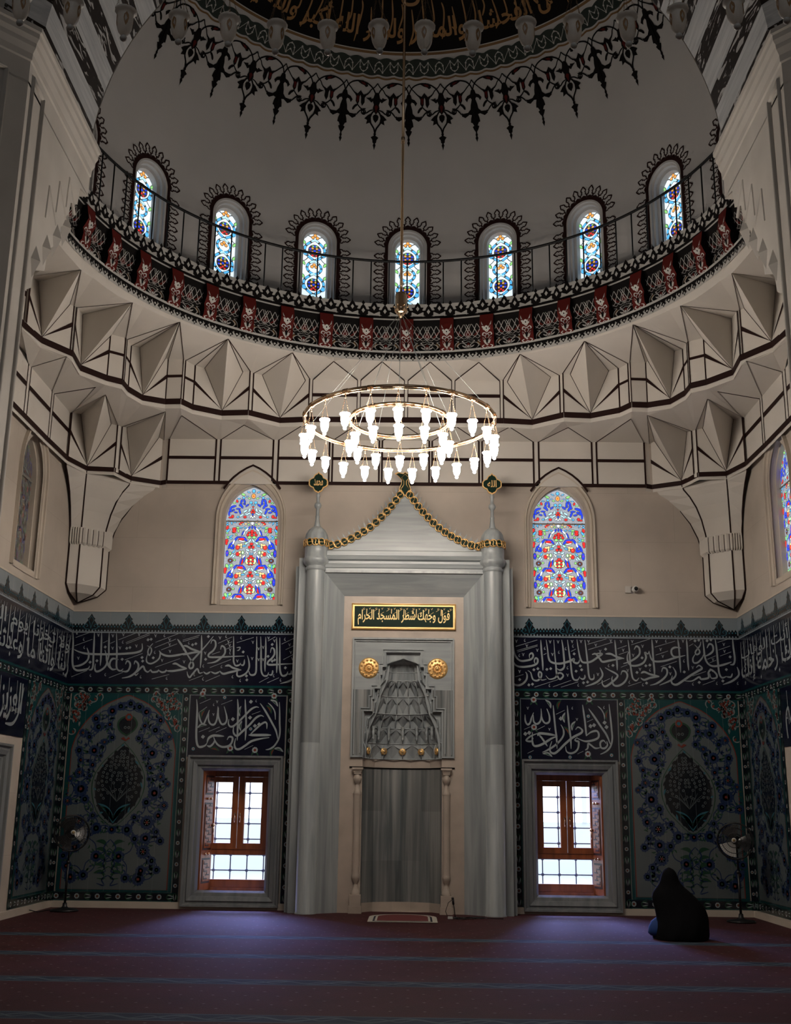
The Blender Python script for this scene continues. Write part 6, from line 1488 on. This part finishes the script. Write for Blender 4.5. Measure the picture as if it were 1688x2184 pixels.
# ================================================================== CASEMENT WINDOWS
def win_frame(fn, uc0, uc1, z0, z1, lab, idx, shutter_side, base=None):
    """moulded marble surround, wooden casement with iron grille, and an open carved shutter in the reveal"""
    root = bpy.data.objects.new('window_%d' % idx, None); COL.objects.link(root); root['kind'] = 'structure'; root['label'] = lab
    b = MB()
    rects = [(-.03, -.02), (-.0, .02), (.01, .03), (.05, .035), (.06, .07), (.12, .09), (.125, .07), (.165, .075), (.175, .11), (.205, .115), (.21, 0)]
    outs = []
    for o_, d_ in rects: outs.append([fn(uc0-o_, z0-o_, d_), fn(uc1+o_, z0-o_, d_), fn(uc1+o_, z1+o_, d_), fn(uc0-o_, z1+o_, d_)])
    V = [p for r in outs for p in r]; b.add(V, [(4*k+i, 4*k+(i+1) % 4, 4*k+4+(i+1) % 4, 4*k+4+i) for k in range(len(outs)-1) for i in range(4)], FRAMEM)
    rp = [fn(uc0, z0, -.0), fn(uc1, z0, -.0), fn(uc1, z1, -.0), fn(uc0, z1, -.0)]; rq = [fn(uc0, z0, -.55), fn(uc1, z0, -.55), fn(uc1, z1, -.55), fn(uc0, z1, -.55)]
    b.add(rp+rq, [(i, (i+1) % 4, 4+(i+1) % 4, 4+i) for i in range(4)], MWHITE)
    b.build('marble_surround', root)
    def bx(b, u0, z0_, u1, z1_, d0, d1, m): 
        P = [fn(u0, z0_, d0), fn(u1, z0_, d0), fn(u1, z1_, d0), fn(u0, z1_, d0), fn(u0, z0_, d1), fn(u1, z0_, d1), fn(u1, z1_, d1), fn(u0, z1_, d1)]
        b.add(P, [(0, 1, 2, 3), (4, 7, 6, 5), (0, 4, 5, 1), (1, 5, 6, 2), (2, 6, 7, 3), (3, 7, 4, 0)], m)
    q0, q1 = -.50, -.42
    mz = z0+.60; fw_ = .075
    b = MB()
    bx(b, uc0, z0, uc0+fw_, z1, q0, q1, WOOD); bx(b, uc1-fw_, z0, uc1, z1, q0, q1, WOOD); bx(b, uc0+.001, z1-.11, uc1-.001, z1-.001, q0+.002, q1+.003, WOOD); bx(b, uc0+.001, z0+.001, uc1-.001, z0+.17, q0+.002, q1+.003, WOOD); bx(b, uc0+.002, z0+.002, uc1-.002, z0+.05, q0+.004, q1+.03, WOOD)
    bx(b, uc0+.001, mz-.05, uc1-.001, mz+.029, q0+.003, q1+.01, WOOD); bx(b, uc0+.02, mz+.03, uc1-.02, mz+.045, q0, q1+.02, WOOD); b.build('wooden_frame', root)
    cm_ = (uc0+uc1)/2
    for s in (0, 1):
        a0_, a1_ = (uc0+fw_, cm_-.005) if s == 0 else (cm_+.005, uc1-fw_)
        b = MB(); w = .085
        for r in ((a0_, mz+.03, a0_+w, z1-.112), (a1_-w, mz+.03, a1_, z1-.112)): bx(b, *r, q0+.01, q1+.025, WOOD)
        for r in ((a0_+.001, z1-.112-w, a1_-.001, z1-.113), (a0_+.001, mz+.031, a1_-.001, mz+.03+w*1.1)): bx(b, *r, q0+.012, q1+.023, WOOD)
        for r in ((a0_+w, mz+.03+w, a0_+w+.012, z1-.11-w), (a1_-w-.012, mz+.03+w, a1_-w, z1-.11-w)): bx(b, *r, q0+.01, q1+.005, WOOD)
        o = b.build('casement', root); hb = MB(); u = a1_-.035 if s == 0 else a0_+.035; hz = (z0+z1)/2+.18
        hb.tube([fn(u, hz+.05, q1+.03), fn(u, hz+.06, q1+.06), fn(u, hz, q1+.07), fn(u, hz-.07, q1+.055)], .011, BRASS, 6); bx(hb, u-.013, hz-.04, u+.013, hz+.08, q1+.024, q1+.034, BRASS); hb.build('handle', o)
    b = MB(); bx(b, uc0+.03, z0+.1, uc1-.03, z1-.05, q0+.03, q0+.034, GLASSM); b.build('pane', root)
    b = MB()
    for k in range(4): u = uc0+(uc1-uc0)*(k+.62)/4.1; b.tube([fn(u, z0, q0-.12), fn(u, z1, q0-.12)], .010, IRONB, 6)
    nz = 7
    for j in range(nz):
        z = z0+.30+(z1-z0-.42)*j/(nz-1); b.tube([fn(uc0, z, q0-.12), fn(uc1, z, q0-.12)], .010, IRONB, 6)
        for k in range(4):
            u = uc0+(uc1-uc0)*(k+.62)/4.1; P = fn(u, z, q0-.12); b.ball(P, .027, IRONB, 8)
    b.build('iron_grille', root)
    # shutter leaf folded into the reveal
    us = uc0 if shutter_side < 0 else uc1; g = 1 if shutter_side < 0 else -1
    def sb(b, t0, z0_, t1, z1_, o0, o1, m):
        def S(t, z, o): return fn(us+g*(.02+.10*t+o), z, -.03-t*.38)
        P = [S(t0, z0_, o0), S(t1, z0_, o0), S(t1, z1_, o0), S(t0, z1_, o0), S(t0, z0_, o1), S(t1, z0_, o1), S(t1, z1_, o1), S(t0, z1_, o1)]
        b.add(P, [(0, 1, 2, 3), (4, 7, 6, 5), (0, 4, 5, 1), (1, 5, 6, 2), (2, 6, 7, 3), (3, 7, 4, 0)], m)
    b = MB(); sb(b, 0, z0+.02, 1, z1-.02, 0, .035, WOOD)
    for (a_, c_) in ((z0+.12, z0+.50), (z0+.62, z1-.52), (z1-.40, z1-.10)):
        sb(b, .12, a_, .88, c_, .035, .038, TDARKW); sb(b, .20, a_+.03, .80, c_-.03, .036, .046, WOOD)
        z = a_+.06; k = 0
        while z < c_-.05: sb(b, .26+.2*(k % 2), z, .6+.18*(k % 2), z+.018, .046, .050, TDARKW); sb(b, .26+.3*(k % 2), z, .30+.3*(k % 2), z+.05, .046, .050, TDARKW); z += .055; k += 1
    o = b.build('shutter', root); o['label'] = 'carved wooden shutter leaf folded open'
    hb = MB()
    for z in (z0+.56, z1-.46):
        for t in (.35, .65):
            c = fn(us+g*(.02+.10*t+.05), z, -.03-t*.38); hb.ball(c, .020, BRASS, 8)
    c = fn(us+g*(.02+.10*.9+.06), (z0+z1)/2+.06, -.03-.9*.38); hb.ball(c, .028, BRASS, 10); hb.tube([c, (c[0], c[1], c[2]-.14)], .012, BRASS, 6); hb.build('knob', o)
    return root
GLASSM = bpy.data.materials.new('clear_glass'); GLASSM.use_nodes = True
nt = GLASSM.node_tree; nt.nodes.clear(); o_ = nt.nodes.new('ShaderNodeOutputMaterial'); mx = nt.nodes.new('ShaderNodeMixShader'); tr = nt.nodes.new('ShaderNodeBsdfTransparent'); gl = nt.nodes.new('ShaderNodeBsdfGlossy')
gl.inputs['Roughness'].default_value = .02; mx.inputs[0].default_value = .06; nt.links.new(tr.outputs[0], mx.inputs[1]); nt.links.new(gl.outputs[0], mx.inputs[2]); nt.links.new(mx.outputs[0], o_.inputs[0])
IRONB = mat('blue_grey_iron', (.045, .07, .10), .5); TDARKW = mat('dark_wood_inlay', (.035, .012, .006), .5)
win_frame(fback(D), -CW[1], -CW[0], CW[2], CW[3], 'wooden casement window in a marble frame left of the prayer niche, shutter folded at its left', 14, -1)
win_frame(fback(D), CW[0], CW[1], CW[2], CW[3], 'wooden casement window in a marble frame right of the prayer niche, shutter folded at its right', 15, 1)
win_frame(fleft(-WX), 14.2, 15.55, CW[2], CW[3], 'low window on the left side wall, only its marble frame edge in view', 16, 1)
win_frame(fright(WX), 14.2, 15.55, CW[2], CW[3], 'low window on the right side wall, only its marble frame edge in view', 17, 1)

# ---- outside, seen through the casements
PAVE = mat('sunlit_paving', (.55, .55, .52), .9); LEAFO = mat('garden_foliage', (.42, .52, .36), .9, var=.4, vscale=1.5); BARK = mat('bark', (.35, .32, .30), .9); WHT = mat('white_render', (.7, .72, .72), .8)
b = MB(); b.box((-30, D+1.0, -.6), (30, 70, -.5), PAVE); tag(b.build('garden_paving'), 'bright paved terrace outside seen through the casement windows', 'paving')
b = MB(); b.box((-20, 40, -.5), (20, 40.5, 1.2), WHT)
for k in range(26): b.box((-19.5+1.5*k, 39.9, 1.2), (-19.35+1.5*k, 40.05, 3.4), WHT)
b.box((-20, 39.5, 3.4), (20, 41, 3.55), WHT)
tag(b.build('garden_pergola'), 'pale pergola over a low garden wall outside the windows', 'pergola')
for i, (x, y) in enumerate(((-9.5, 33), (-6.2, 36), (6.3, 34), (9.0, 37))):
    root = empty('garden_tree', (x, y, -.5), 'bright leafy tree outside, %s' % ('seen at the left of the left casement window', 'seen at the right of the left casement window', 'seen at the left of the right casement window', 'seen at the right of the right casement window')[i], 'tree', 'garden trees')
    b = MB(); b.tube([(x, y, -.5), (x+.1, y, 1.5), (x, y, 3.4)], [.16, .12, .08], BARK, 8)
    for a in (0, 2.1, 4.2): b.tube([(x, y, 2.2), (x+.8*cos(a), y+.8*sin(a), 3.6)], [.07, .03], BARK, 6)
    b.build('trunk', root); b = MB(); rn = random.Random(i)
    for k in range(420):
        a, e, r = rn.uniform(0, 6.3), rn.uniform(-1.2, 1.4), rn.uniform(.6, 1.7); c = Vector((x+r*cos(a)*cos(e), y+r*sin(a)*cos(e), 3.9+r*sin(e)*.9)); s_ = rn.uniform(.07, .16)
        d1 = Vector((rn.uniform(-1, 1), rn.uniform(-1, 1), rn.uniform(-1, 1))).normalized()*s_; d2 = d1.orthogonal().normalized()*s_*.6; b.poly([c-d1, c+d2, c+d1, c-d2], LEAFO)
    b.build('foliage', root)

# ================================================================== CHANDELIERS
LIT = mat('lit_milk_glass', (1.0, .86, .70), .3, emit=LAMP_E)
LIT.node_tree.nodes['Principled BSDF'].inputs['Emission Color'].default_value = (1.0, .90, .79, 1)
UNLIT = mat('frosted_glass', (.88, .86, .82), .35, var=.08, vscale=30)
nt = UNLIT.node_tree; ou = nt.nodes['Material Output']; tl = nt.nodes.new('ShaderNodeBsdfTranslucent'); tl.inputs[0].default_value = (.9, .88, .85, 1); ms = nt.nodes.new('ShaderNodeMixShader'); ms.inputs[0].default_value = .5
nt.links.new(nt.nodes['Principled BSDF'].outputs[0], ms.inputs[1]); nt.links.new(tl.outputs[0], ms.inputs[2]); nt.links.new(ms.outputs[0], ou.inputs[0])
UN2 = mat('clear_glass_bulb_end', (.6, .6, .58), .08)
MOTIF = mat('ochre_glass_motif', (.38, .22, .10), .5)
# lamp in its own coordinates: z=0 at the ring, glass rim at -.26, ball tip at -.475
def lamp_glass(m, lit):
    b = MB(); n = 14
    b.lathe([(.030, -.262), (.062, -.262), (.066, -.268), (.066, -.276), (.058, -.284), (.048, -.288), (.050, -.31), (.050, -.345), (.045, -.385), (.034, -.415), (.020, -.432), (.012, -.437)], (0, 0, 0), m, n)
    b.lathe([(.012, -.436), (.019, -.442), (.022, -.452), (.019, -.464), (.010, -.472), (.0005, -.475)], (0, 0, 0), m if lit else UN2, 10)
    if not lit:
        for k in range(4):
            a = PI/4+PI/2*k; R_ = lambda z: .0515 if z > -.35 else .0515-(-.35-z)*.17
            b.poly([(R_(z)*cos(a+t), R_(z)*sin(a+t), z) for t, z in ((0, -.302), (.28, -.322), (.32, -.345), (.2, -.372), (0, -.392), (-.2, -.372), (-.32, -.345), (-.28, -.322))], MOTIF)
    return b
def lamp_chain(m, hook=True):
    b = MB(); b.tube([(0, 0, .0), (0, 0, -.05)], .006, m, 6); b.ball((0, 0, -.055), .012, m, 8)
    for k in range(4):
        a = PI/4+PI/2*k; p0 = Vector((.006*cos(a), .006*sin(a), -.055)); p1 = Vector((.060*cos(a), .060*sin(a), -.258))
        N_ = 13
        for i in range(N_):
            q0 = p0.lerp(p1, i/N_); q1 = p0.lerp(p1, (i+1.15)/N_); mid = (q0+q1)/2; t = (q1-q0)/2; sd = (Vector((-sin(a), cos(a), 0)) if i % 2 else Vector((cos(a), sin(a), 0)))*.0042
            b.tube([q0, mid+sd, q1, mid-sd], .0013, m, 3, closed=True)
        b.ball(p1+Vector((0, 0, -.006)), .0065, m, 6)
    b.ball((0, 0, -.245), .016, m, 8)
    b.lathe([(.0, -.25), (.03, -.256), (.032, -.262)], (0, 0, 0), m, 10)
    return b
def child(o, parent, loc):   # linked copy as a child in the parent's coordinates
    c = o.copy(); COL.objects.link(c); c.parent = parent; c.location = loc; return c
CH = Vector((-.05, 14.0, 6.47))
root = empty('ring_chandelier', CH, 'lit brass chandelier of two concentric rings with many glowing glass lamps', 'chandelier')
R1c, R2c = 1.25, .65
for R_, nm in ((R1c, 'outer_ring'), (R2c, 'inner_ring')):
    b = MB(); C_ = lambda r, z: [(CH.x+r*cos(2*PI*i/72), CH.y+r*sin(2*PI*i/72), CH.z+z) for i in range(72)]
    b.tube(C_(R_, 0), .024, BRASS, 8, closed=True); b.tube(C_(R_, -.03), .012, BRASS, 6, closed=True)
    n = 23 if R_ > 1 else 12
    for i in range(n): 
        a = -PI/2+2*PI*i/n; c = Vector((CH.x+R_*cos(a), CH.y+R_*sin(a), CH.z)); t = Vector((-sin(a), cos(a), 0))
        for k in (-.03, -.01, .01, .03): q = c+t*k; b.tube([q+Vector((cos(a)*.03*cos(w), sin(a)*.03*cos(w), .034*sin(w)-.008)) for w in [2*PI*j/8 for j in range(8)]], .005, BRASS, 4, closed=True)
    b.build(nm, root)
b = MB()
for k in range(6):
    a = PI/2+PI/3*k+.3; b.tube([(CH.x+R1c*cos(a), CH.y+R1c*sin(a), CH.z), (CH.x+.03*cos(a), CH.y+.03*sin(a), 7.98)], .0025, CABLE, 4)
for k in range(3):
    a = PI/6+2*PI/3*k; b.tube([(CH.x+R2c*cos(a), CH.y+R2c*sin(a), CH.z), (CH.x+.02*cos(a), CH.y+.02*sin(a), 7.98)], .004, CABLE, 4)
b.build('suspension_wire', root)
b = MB(); b.lathe([(.001, 7.93), (.02, 7.94), (.028, 7.96), (.04, 7.97), (.045, 7.99), (.06, 8.0), (.085, 8.03), (.09, 8.06), (.085, 8.08), (.082, 8.26), (.075, 8.28), (.05, 8.30), (.024, 8.32)], (CH.x, CH.y, 0), BRASS, 20)
for k in range(6): a = PI/3*k; b.ball((CH.x+.09*cos(a), CH.y+.09*sin(a), 8.1), .014, BRASS, 6)
b.build('hub', root)
b = MB(); b.tube([(CH.x, CH.y, 8.3), (CH.x, CH.y, 15.55)], .020, BRASS, 8)
for z in (10.6, 12.9): b.tube([(CH.x, CH.y, z), (CH.x, CH.y, z+.1)], .027, BRASS, 8)
b.build('rod', root)
g0 = lamp_glass(LIT, True).build('glass_lamp'); c0 = lamp_chain(BRASS).build('lamp_chain')
first = True
for R_, n in ((R1c, 23), (R2c, 12)):
    for i in range(n):
        a = -PI/2+2*PI*i/n; loc = Vector((R_*cos(a), R_*sin(a), -.03))
        if first: g = g0; g.parent = root; g.location = loc; c = c0; c.parent = g; c.location = (0, 0, 0); first = False
        else: g = child(g0, root, loc); c = child(c0, g, (0, 0, 0))
# ---- the great unlit chandelier nearer the camera: the far side of its ring shows only its lamps
BC = Vector((.03, -3.06, 6.55)); BR = 9.0
root = empty('great_ring_chandelier', BC, 'unlit frosted glass lamps hanging in a row from a great ring above the picture', 'chandelier')
b = MB(); b.tube([(BC.x+BR*cos(2*PI*i/180), BC.y+BR*sin(2*PI*i/180), BC.z) for i in range(180)], .03, BRASS, 8, closed=True); b.build('ring', root)
b = MB()
for k in range(8): a = PI/4*k+.39; b.tube([(BC.x+BR*cos(a), BC.y+BR*sin(a), BC.z), (BC.x, BC.y, 16.4)], .006, CABLE, 4)
b.build('suspension_wire', root)
DBR = mat('dull_brass', (.20, .13, .07), .45, .8)
g0 = lamp_glass(UNLIT, False).build('glass_lamp'); c0 = lamp_chain(DBR).build('lamp_chain')
first = True
for i in range(-8, 10):
    x = -.106+.3028*i; a = math.asin((x-.03)/BR); loc = Vector((BR*sin(a), BR*cos(a), -.105))
    if first: g = g0; g.parent = root; g.location = loc; c = c0; c.parent = g; c.location = (0, 0, 0); first = False
    else: g = child(g0, root, loc); c = child(c0, g, (0, 0, 0))
    g.rotation_euler = (rad((i*37 % 5)-2), rad((i*53 % 7)-3), i*.7)

# ================================================================== SMALL THINGS
CAMW = mat('white_plastic', (.6, .6, .58), .35); LENS = mat('black_dome_lens', (.01, .01, .012), .05)
p = onY(1354, 1258, D); root = empty('security_camera', (p.x, D-.05, p.z), 'small white wall camera with black lens on the upper right wall', 'security camera')
b = MB(); b.lathe([(.035, .0), (.05, .005), (.055, .03), (.05, .05), (.02, .06)], (0, 0, 0), CAMW, 16); b.ball((0, 0, .085), .052, CAMW, 16); o = b.build('housing', root); o.rotation_euler = (rad(90), 0, 0); o.location = (0, .05, 0)
b = MB(); b.lathe([(.001, -.030), (.018, -.028), (.030, -.018), (.034, -.004), (.034, .0)], (0, 0, 0), LENS, 14); o = b.build('lens', root); o.rotation_euler = (rad(-95), 0, rad(14)); o.location = (.0, -.080, -.004)
q = onY(1340, 1258, D); b = MB(); b.box((q.x-.05, D-.035, q.z-.055), (q.x+.045, D+.0, q.z+.055), PIERST); b.box((q.x-.042, D-.04, q.z-.047), (q.x+.037, D-.034, q.z+.047), PIERST)
tag(b.build('junction_box'), 'small square beige box beside the wall camera', 'junction box')

def fan(x, y, hz, yaw, lab, r=.26):
    BL = mat('black_plastic', (.008, .008, .009), .4); CH_ = mat('fan_wire', (.03, .03, .032), .35, .7); BLD = mat('smoky_blade', (.02, .02, .022), .15); BLS = mat('blade_glint', (.55, .55, .53), .3)
    root = empty('pedestal_fan', (x, y, 0), lab, 'fan', 'pedestal fans')
    b = MB(); b.lathe([(.001, .0), (.20, .0), (.21, .015), (.19, .03), (.06, .05), (.035, .07), (.03, .12)], (x, y, .005), BL, 24); b.build('base', root)
    b = MB(); b.tube([(x, y, .1), (x, y, .7)], .018, BL, 10); b.tube([(x, y, .68), (x, y, hz-.06)], .013, BL, 10); b.ball((x, y, .70), .03, BL, 10); b.ball((x, y, .075), .035, CAMW if False else BL, 10); b.build('pole', root)
    fw2 = Vector((sin(yaw), -cos(yaw), .12)).normalized(); xx = fw2.cross(Vector((0, 0, 1))).normalized(); zz = xx.cross(fw2); C_ = Vector((x, y, hz+.05))
    P = lambda u, v, d: C_+xx*u+zz*v+fw2*d
    b = MB(); b.tube([P(0, 0, -.16), P(0, 0, -.12), P(0, 0, .0), P(0, 0, .03)], [.05, .075, .08, .05], BL, 14); b.tube([P(0, -.1, -.05), P(0, 0, -.05)], .03, BL, 8); b.build('motor', root)
    b = MB(); Cg = .09
    for rr, d in ((r, Cg), (r*.97, Cg+.03), (r*.97, Cg-.03), (r*.7, Cg+.07), (r*.4, Cg+.085), (r*.7, Cg-.06), (r*.4, Cg-.07)): b.tube([P(rr*cos(2*PI*i/40), rr*sin(2*PI*i/40), d) for i in range(40)], .005 if rr < r else .010, CH_, 4, closed=True)
    for k in range(44):
        a = 2*PI*k/44
        for s in (1, -1): b.tube([P(.04*cos(a), .04*sin(a), Cg+s*.09), P(r*.7*cos(a), r*.7*sin(a), Cg+s*.068), P(r*cos(a), r*sin(a), Cg)], .0018, CH_, 3)
    b.build('wire_guard', root)
    b = MB()
    for k in range(3):
        a0_ = 2*PI*k/3+2.6; G = []
        for i in range(9):
            a = a0_+1.35*i/8
            for rr in (.05, .14, r*.88): G.append(P(rr*cos(a), rr*sin(a), Cg+.02*(i/8-.5)*(1+rr*6)))
        b.add(G, [(3*i+j, 3*i+3+j, 3*i+4+j, 3*i+1+j) for i in range(8) for j in range(2)], BLS if (x > 0 and k == 1) else BLD, True)  # one pale blade on the right fan, a glint of light put into colour
    b.build('blades', root)
    b = MB(); b.tube([P(0, 0, Cg+.08), P(0, 0, Cg+.10)], .034, CAMW, 16); b.tube([P(0, 0, Cg+.1), P(0, 0, Cg+.102)], .022, mat('gold_badge', (.3, .22, .1), .4), 12); b.build('badge', root)
fan(-4.98, 17.55, 1.06, rad(28), 'black pedestal fan standing in the dark left corner')
fan(4.95, 17.35, 1.08, rad(-26), 'black pedestal fan in the right corner with one blade coloured bright as a glint')

# prayer rug at the mouth of the niche
b = MB(); RW = mat('cream_rug_band', (.45, .42, .36), .9); RN = mat('navy_rug_band', (.02, .02, .035), .9); RM = mat('maroon_rug', (.13, .025, .025), .9)
def rug(s0, z, m):
    n = 16; x0, x1 = -.49*s0+.04, .49*s0+.04; y0 = 16.55+(1-s0)*.55; y1 = 17.35
    P = [(x0, y0)]+[(x0+.0, y1)]+[(.04-.49*s0*cos(PI*i/n), y1+.46*s0*sin(PI*i/n)*1.0) for i in range(n+1)]+[(x1, y0)]
    b.poly([(p[0], p[1], z) for p in P], m)
for s0, z, m in ((1, .012, RW), (.86, .014, RN), (.80, .016, RW), (.74, .018, RM)): rug(s0, z, m)
tag(b.build('prayer_rug'), 'round-ended maroon rug with cream and navy border at the mouth of the niche', 'rug')
# microphone and its cable
root = empty('microphone', (.80, 17.3, .0), 'small black microphone with coiled cable on the carpet by the right niche colonnette', 'microphone')
BLK = MATS['black_plastic']
b = MB(); b.lathe([(.001, .006), (.05, .006), (.055, .02), (.02, .03)], (.80, 17.3, 0), BLK, 16); b.build('base', root)
b = MB(); b.tube([(.80, 17.3, .02), (.79, 17.28, .12), (.775, 17.26, .20)], .007, BLK, 6); b.tube([(.775, 17.26, .20), (.765, 17.25, .27)], [.014, .018], BLK, 8); b.ball((.763, 17.248, .285), .02, BLK, 10); b.build('stem', root)
b = MB(); b.tube([(.80+.02*k+.14*sin(k*.9), 17.2+.12*cos(k*.9), .012+.001*k) for k in range(20)]+[(1.35, 17.35, .01), (1.5, 17.3, .01)], .006, BLK, 5); b.tube([(.70, 17.35, .01), (.66, 17.32, .10), (.70, 17.3, .22), (.76, 17.26, .27)], .005, BLK, 5); b.build('cable', root)
b = MB(); b.box((.69, 17.15, .01), (.76, 17.22, .04), CAMW); b.build('power_adapter', root)
# cable running from the left fan
b = MB(); b.tube([(-4.98, 17.7, .012), (-5.1, 17.9, .012), (-5.25, 17.6, .012), (-5.3, 17.3, .012), (-5.42, 17.2, .05)], .007, BLK, 5); tag(b.build('power_cable'), 'thin black cable on the carpet beside the left fan', 'cable')

# ================================================================== SEATED PERSON
PXc, PYc = 3.52, 14.95
SKIN = mat('skin', (.45, .28, .20), .5); ROBE = mat('black_robe_cloth', (.004, .004, .005), .9, spec=.1, bump=.3, bscale=6); BLUEC = mat('blue_cloth', (.01, .05, .22), .8)
root = empty('person', (PXc, PYc, 0), 'person wrapped in a black robe and headscarf kneeling on the carpet, seen from behind', 'person')
def skin_mesh(name, J, E_, rootv, m, parent, lv=2):
    me = bpy.data.meshes.new(name); me.from_pydata([j[:3] for j in J], E_, []); o = bpy.data.objects.new(name, me); COL.objects.link(o)
    md = o.modifiers.new('skin', 'SKIN'); md.use_smooth_shade = True
    if not me.skin_vertices: 
        bpy.context.view_layer.objects.active = o
    sv = me.skin_vertices[0].data
    for i, j in enumerate(J): sv[i].radius = (j[3], j[4] if len(j) > 4 else j[3]); sv[i].use_root = (i == rootv)
    sd = o.modifiers.new('sub', 'SUBSURF'); sd.levels = lv; sd.render_levels = lv
    me.materials.append(m); o.parent = parent; return o
# kneeling body, facing the wall (+Y): local coordinates, origin on the floor under the pelvis
J = [(0, 0, .20, .15, .12), (0, .02, .33, .13, .10), (0, .05, .48, .14, .10), (0, .07, .58, .09, .07), (0, .085, .635, .05), (0, .10, .70, .075, .085), (0, .11, .77, .055),
     (.17, .07, .56, .055), (.21, .14, .38, .042), (.15, .32, .28, .030), (.13, .38, .265, .028),
     (-.17, .07, .56, .055), (-.21, .14, .38, .042), (-.15, .32, .28, .030), (-.13, .38, .265, .028),
     (.11, .22, .20, .085), (.13, .45, .12, .060), (.12, .25, .06, .045), (.11, .0, .05, .035), (.10, -.16, .035, .025),
     (-.11, .22, .20, .085), (-.13, .45, .12, .060), (-.12, .25, .06, .045), (-.11, .0, .05, .035), (-.10, -.16, .035, .025)]
E_ = [(0,1),(1,2),(2,3),(3,4),(4,5),(5,6),(3,7),(7,8),(8,9),(9,10),(3,11),(11,12),(12,13),(13,14),(0,15),(15,16),(16,17),(17,18),(18,19),(0,20),(20,21),(21,22),(22,23),(23,24)]
J = [(j[0]-.11*max(0, min(1, (j[2]-.25)/.4))*(1 if j[2] > .3 else 0),)+tuple(j[1:]) for j in J]
body = skin_mesh('body', J, E_, 0, SKIN, root)
for s in (1, -1):       # five fingers on each knee
    for k in range(5):
        bx_ = s*(.13+(.022*(k-1.5) if k < 4 else -.035)); ln_ = (.060, .070, .066, .052, .045)[k]; y0 = .395 if k < 4 else .37
        JJ = [(bx_, y0, .262, .009), (bx_+s*.002, y0+ln_*.5, .262, .0085), (bx_+s*.003, y0+ln_*.85, .248, .008), (bx_+s*.003, y0+ln_, .232, .007)]
        skin_mesh('finger', JJ, [(0,1),(1,2),(2,3)], 0, SKIN, root, 1)
b = MB()  # face: nose, mouth, eyes, ears, seen only from the far side
def loc_(p): return Vector(p)
o_eye = mat('eye_white', (.7, .7, .68), .3); o_lip = mat('lip', (.38, .15, .12), .5)
b.tube([(0, .178, .735), (0, .196, .712), (0, .205, .695), (0, .185, .688)], [.006, .009, .011, .006], SKIN, 8); b.tube([(-.022, .178, .662), (0, .186, .661), (.022, .178, .662)], [.003, .006, .003], o_lip, 6)
for s in (-1, 1): b.ball((s*.028, .170, .727), .010, o_eye, 10); b.ball((s*.028, .178, .727), .0045, BLACK, 8); b.tube([(s*.072, .10, .73), (s*.08, .095, .715), (s*.075, .10, .69)], .008, SKIN, 6)
bb = b.build('face', None); bb.parent = root; bb.location = (-.11, 0, 0)
# robe with hood: lofted rings, slightly lopsided, open at the face
b = MB(); rings_ = [(.0, .33, .36, .02), (.03, .345, .375, .02), (.10, .335, .36, .02), (.20, .32, .33, .03), (.30, .315, .27, .04), (.40, .305, .22, .05), (.50, .275, .185, .06), (.57, .225, .155, .07), (.63, .155, .13, .08), (.69, .118, .125, .095), (.75, .105, .118, .10), (.80, .085, .095, .105), (.835, .05, .06, .11), (.85, .01, .012, .11)]
n = 40; V_ = []
for k, (z, rx, ry, cy) in enumerate(rings_):
    for i in range(n):
        a = 2*PI*i/n; f_ = 1+.035*sin(5*a+z*7)*(z < .6)+.02*sin(9*a-z*11)*(z < .55); lx = .035*sin(z*5)*(z < .5)-.10*max(0, min(1, (z-.25)/.4))
        ca, sa = cos(a), sin(a); yy_ = cy+ry*f_*sa
        if z > .64 and z < .79 and sa > .55: yy_ = min(yy_, .135)
        V_.append((rx*f_*ca+lx+(.02 if z > .6 else 0)*0, yy_, z))
F_ = [(k*n+i, k*n+(i+1) % n, (k+1)*n+(i+1) % n, (k+1)*n+i) for k in range(len(rings_)-1) for i in range(n) if not (.64 < rings_[k][0] < .76 and 6 <= i <= 13)]
b.add(V_, F_, ROBE, True); rb = b.build('robe', None); rb.parent = root
sd = rb.modifiers.new('sub', 'SUBSURF'); sd.levels = 1; sd.render_levels = 1
b = MB(); b.lathe([(.001, .0), (.10, .0), (.13, .03), (.12, .10), (.085, .17), (.03, .21), (.001, .215)], (-.265, .02, .04), BLUEC, 20); hem = b.build('blue_garment', None); hem.parent = root; hem['label'] = 'blue cloth showing below the robe'
root.rotation_euler = (0, 0, rad(-10))
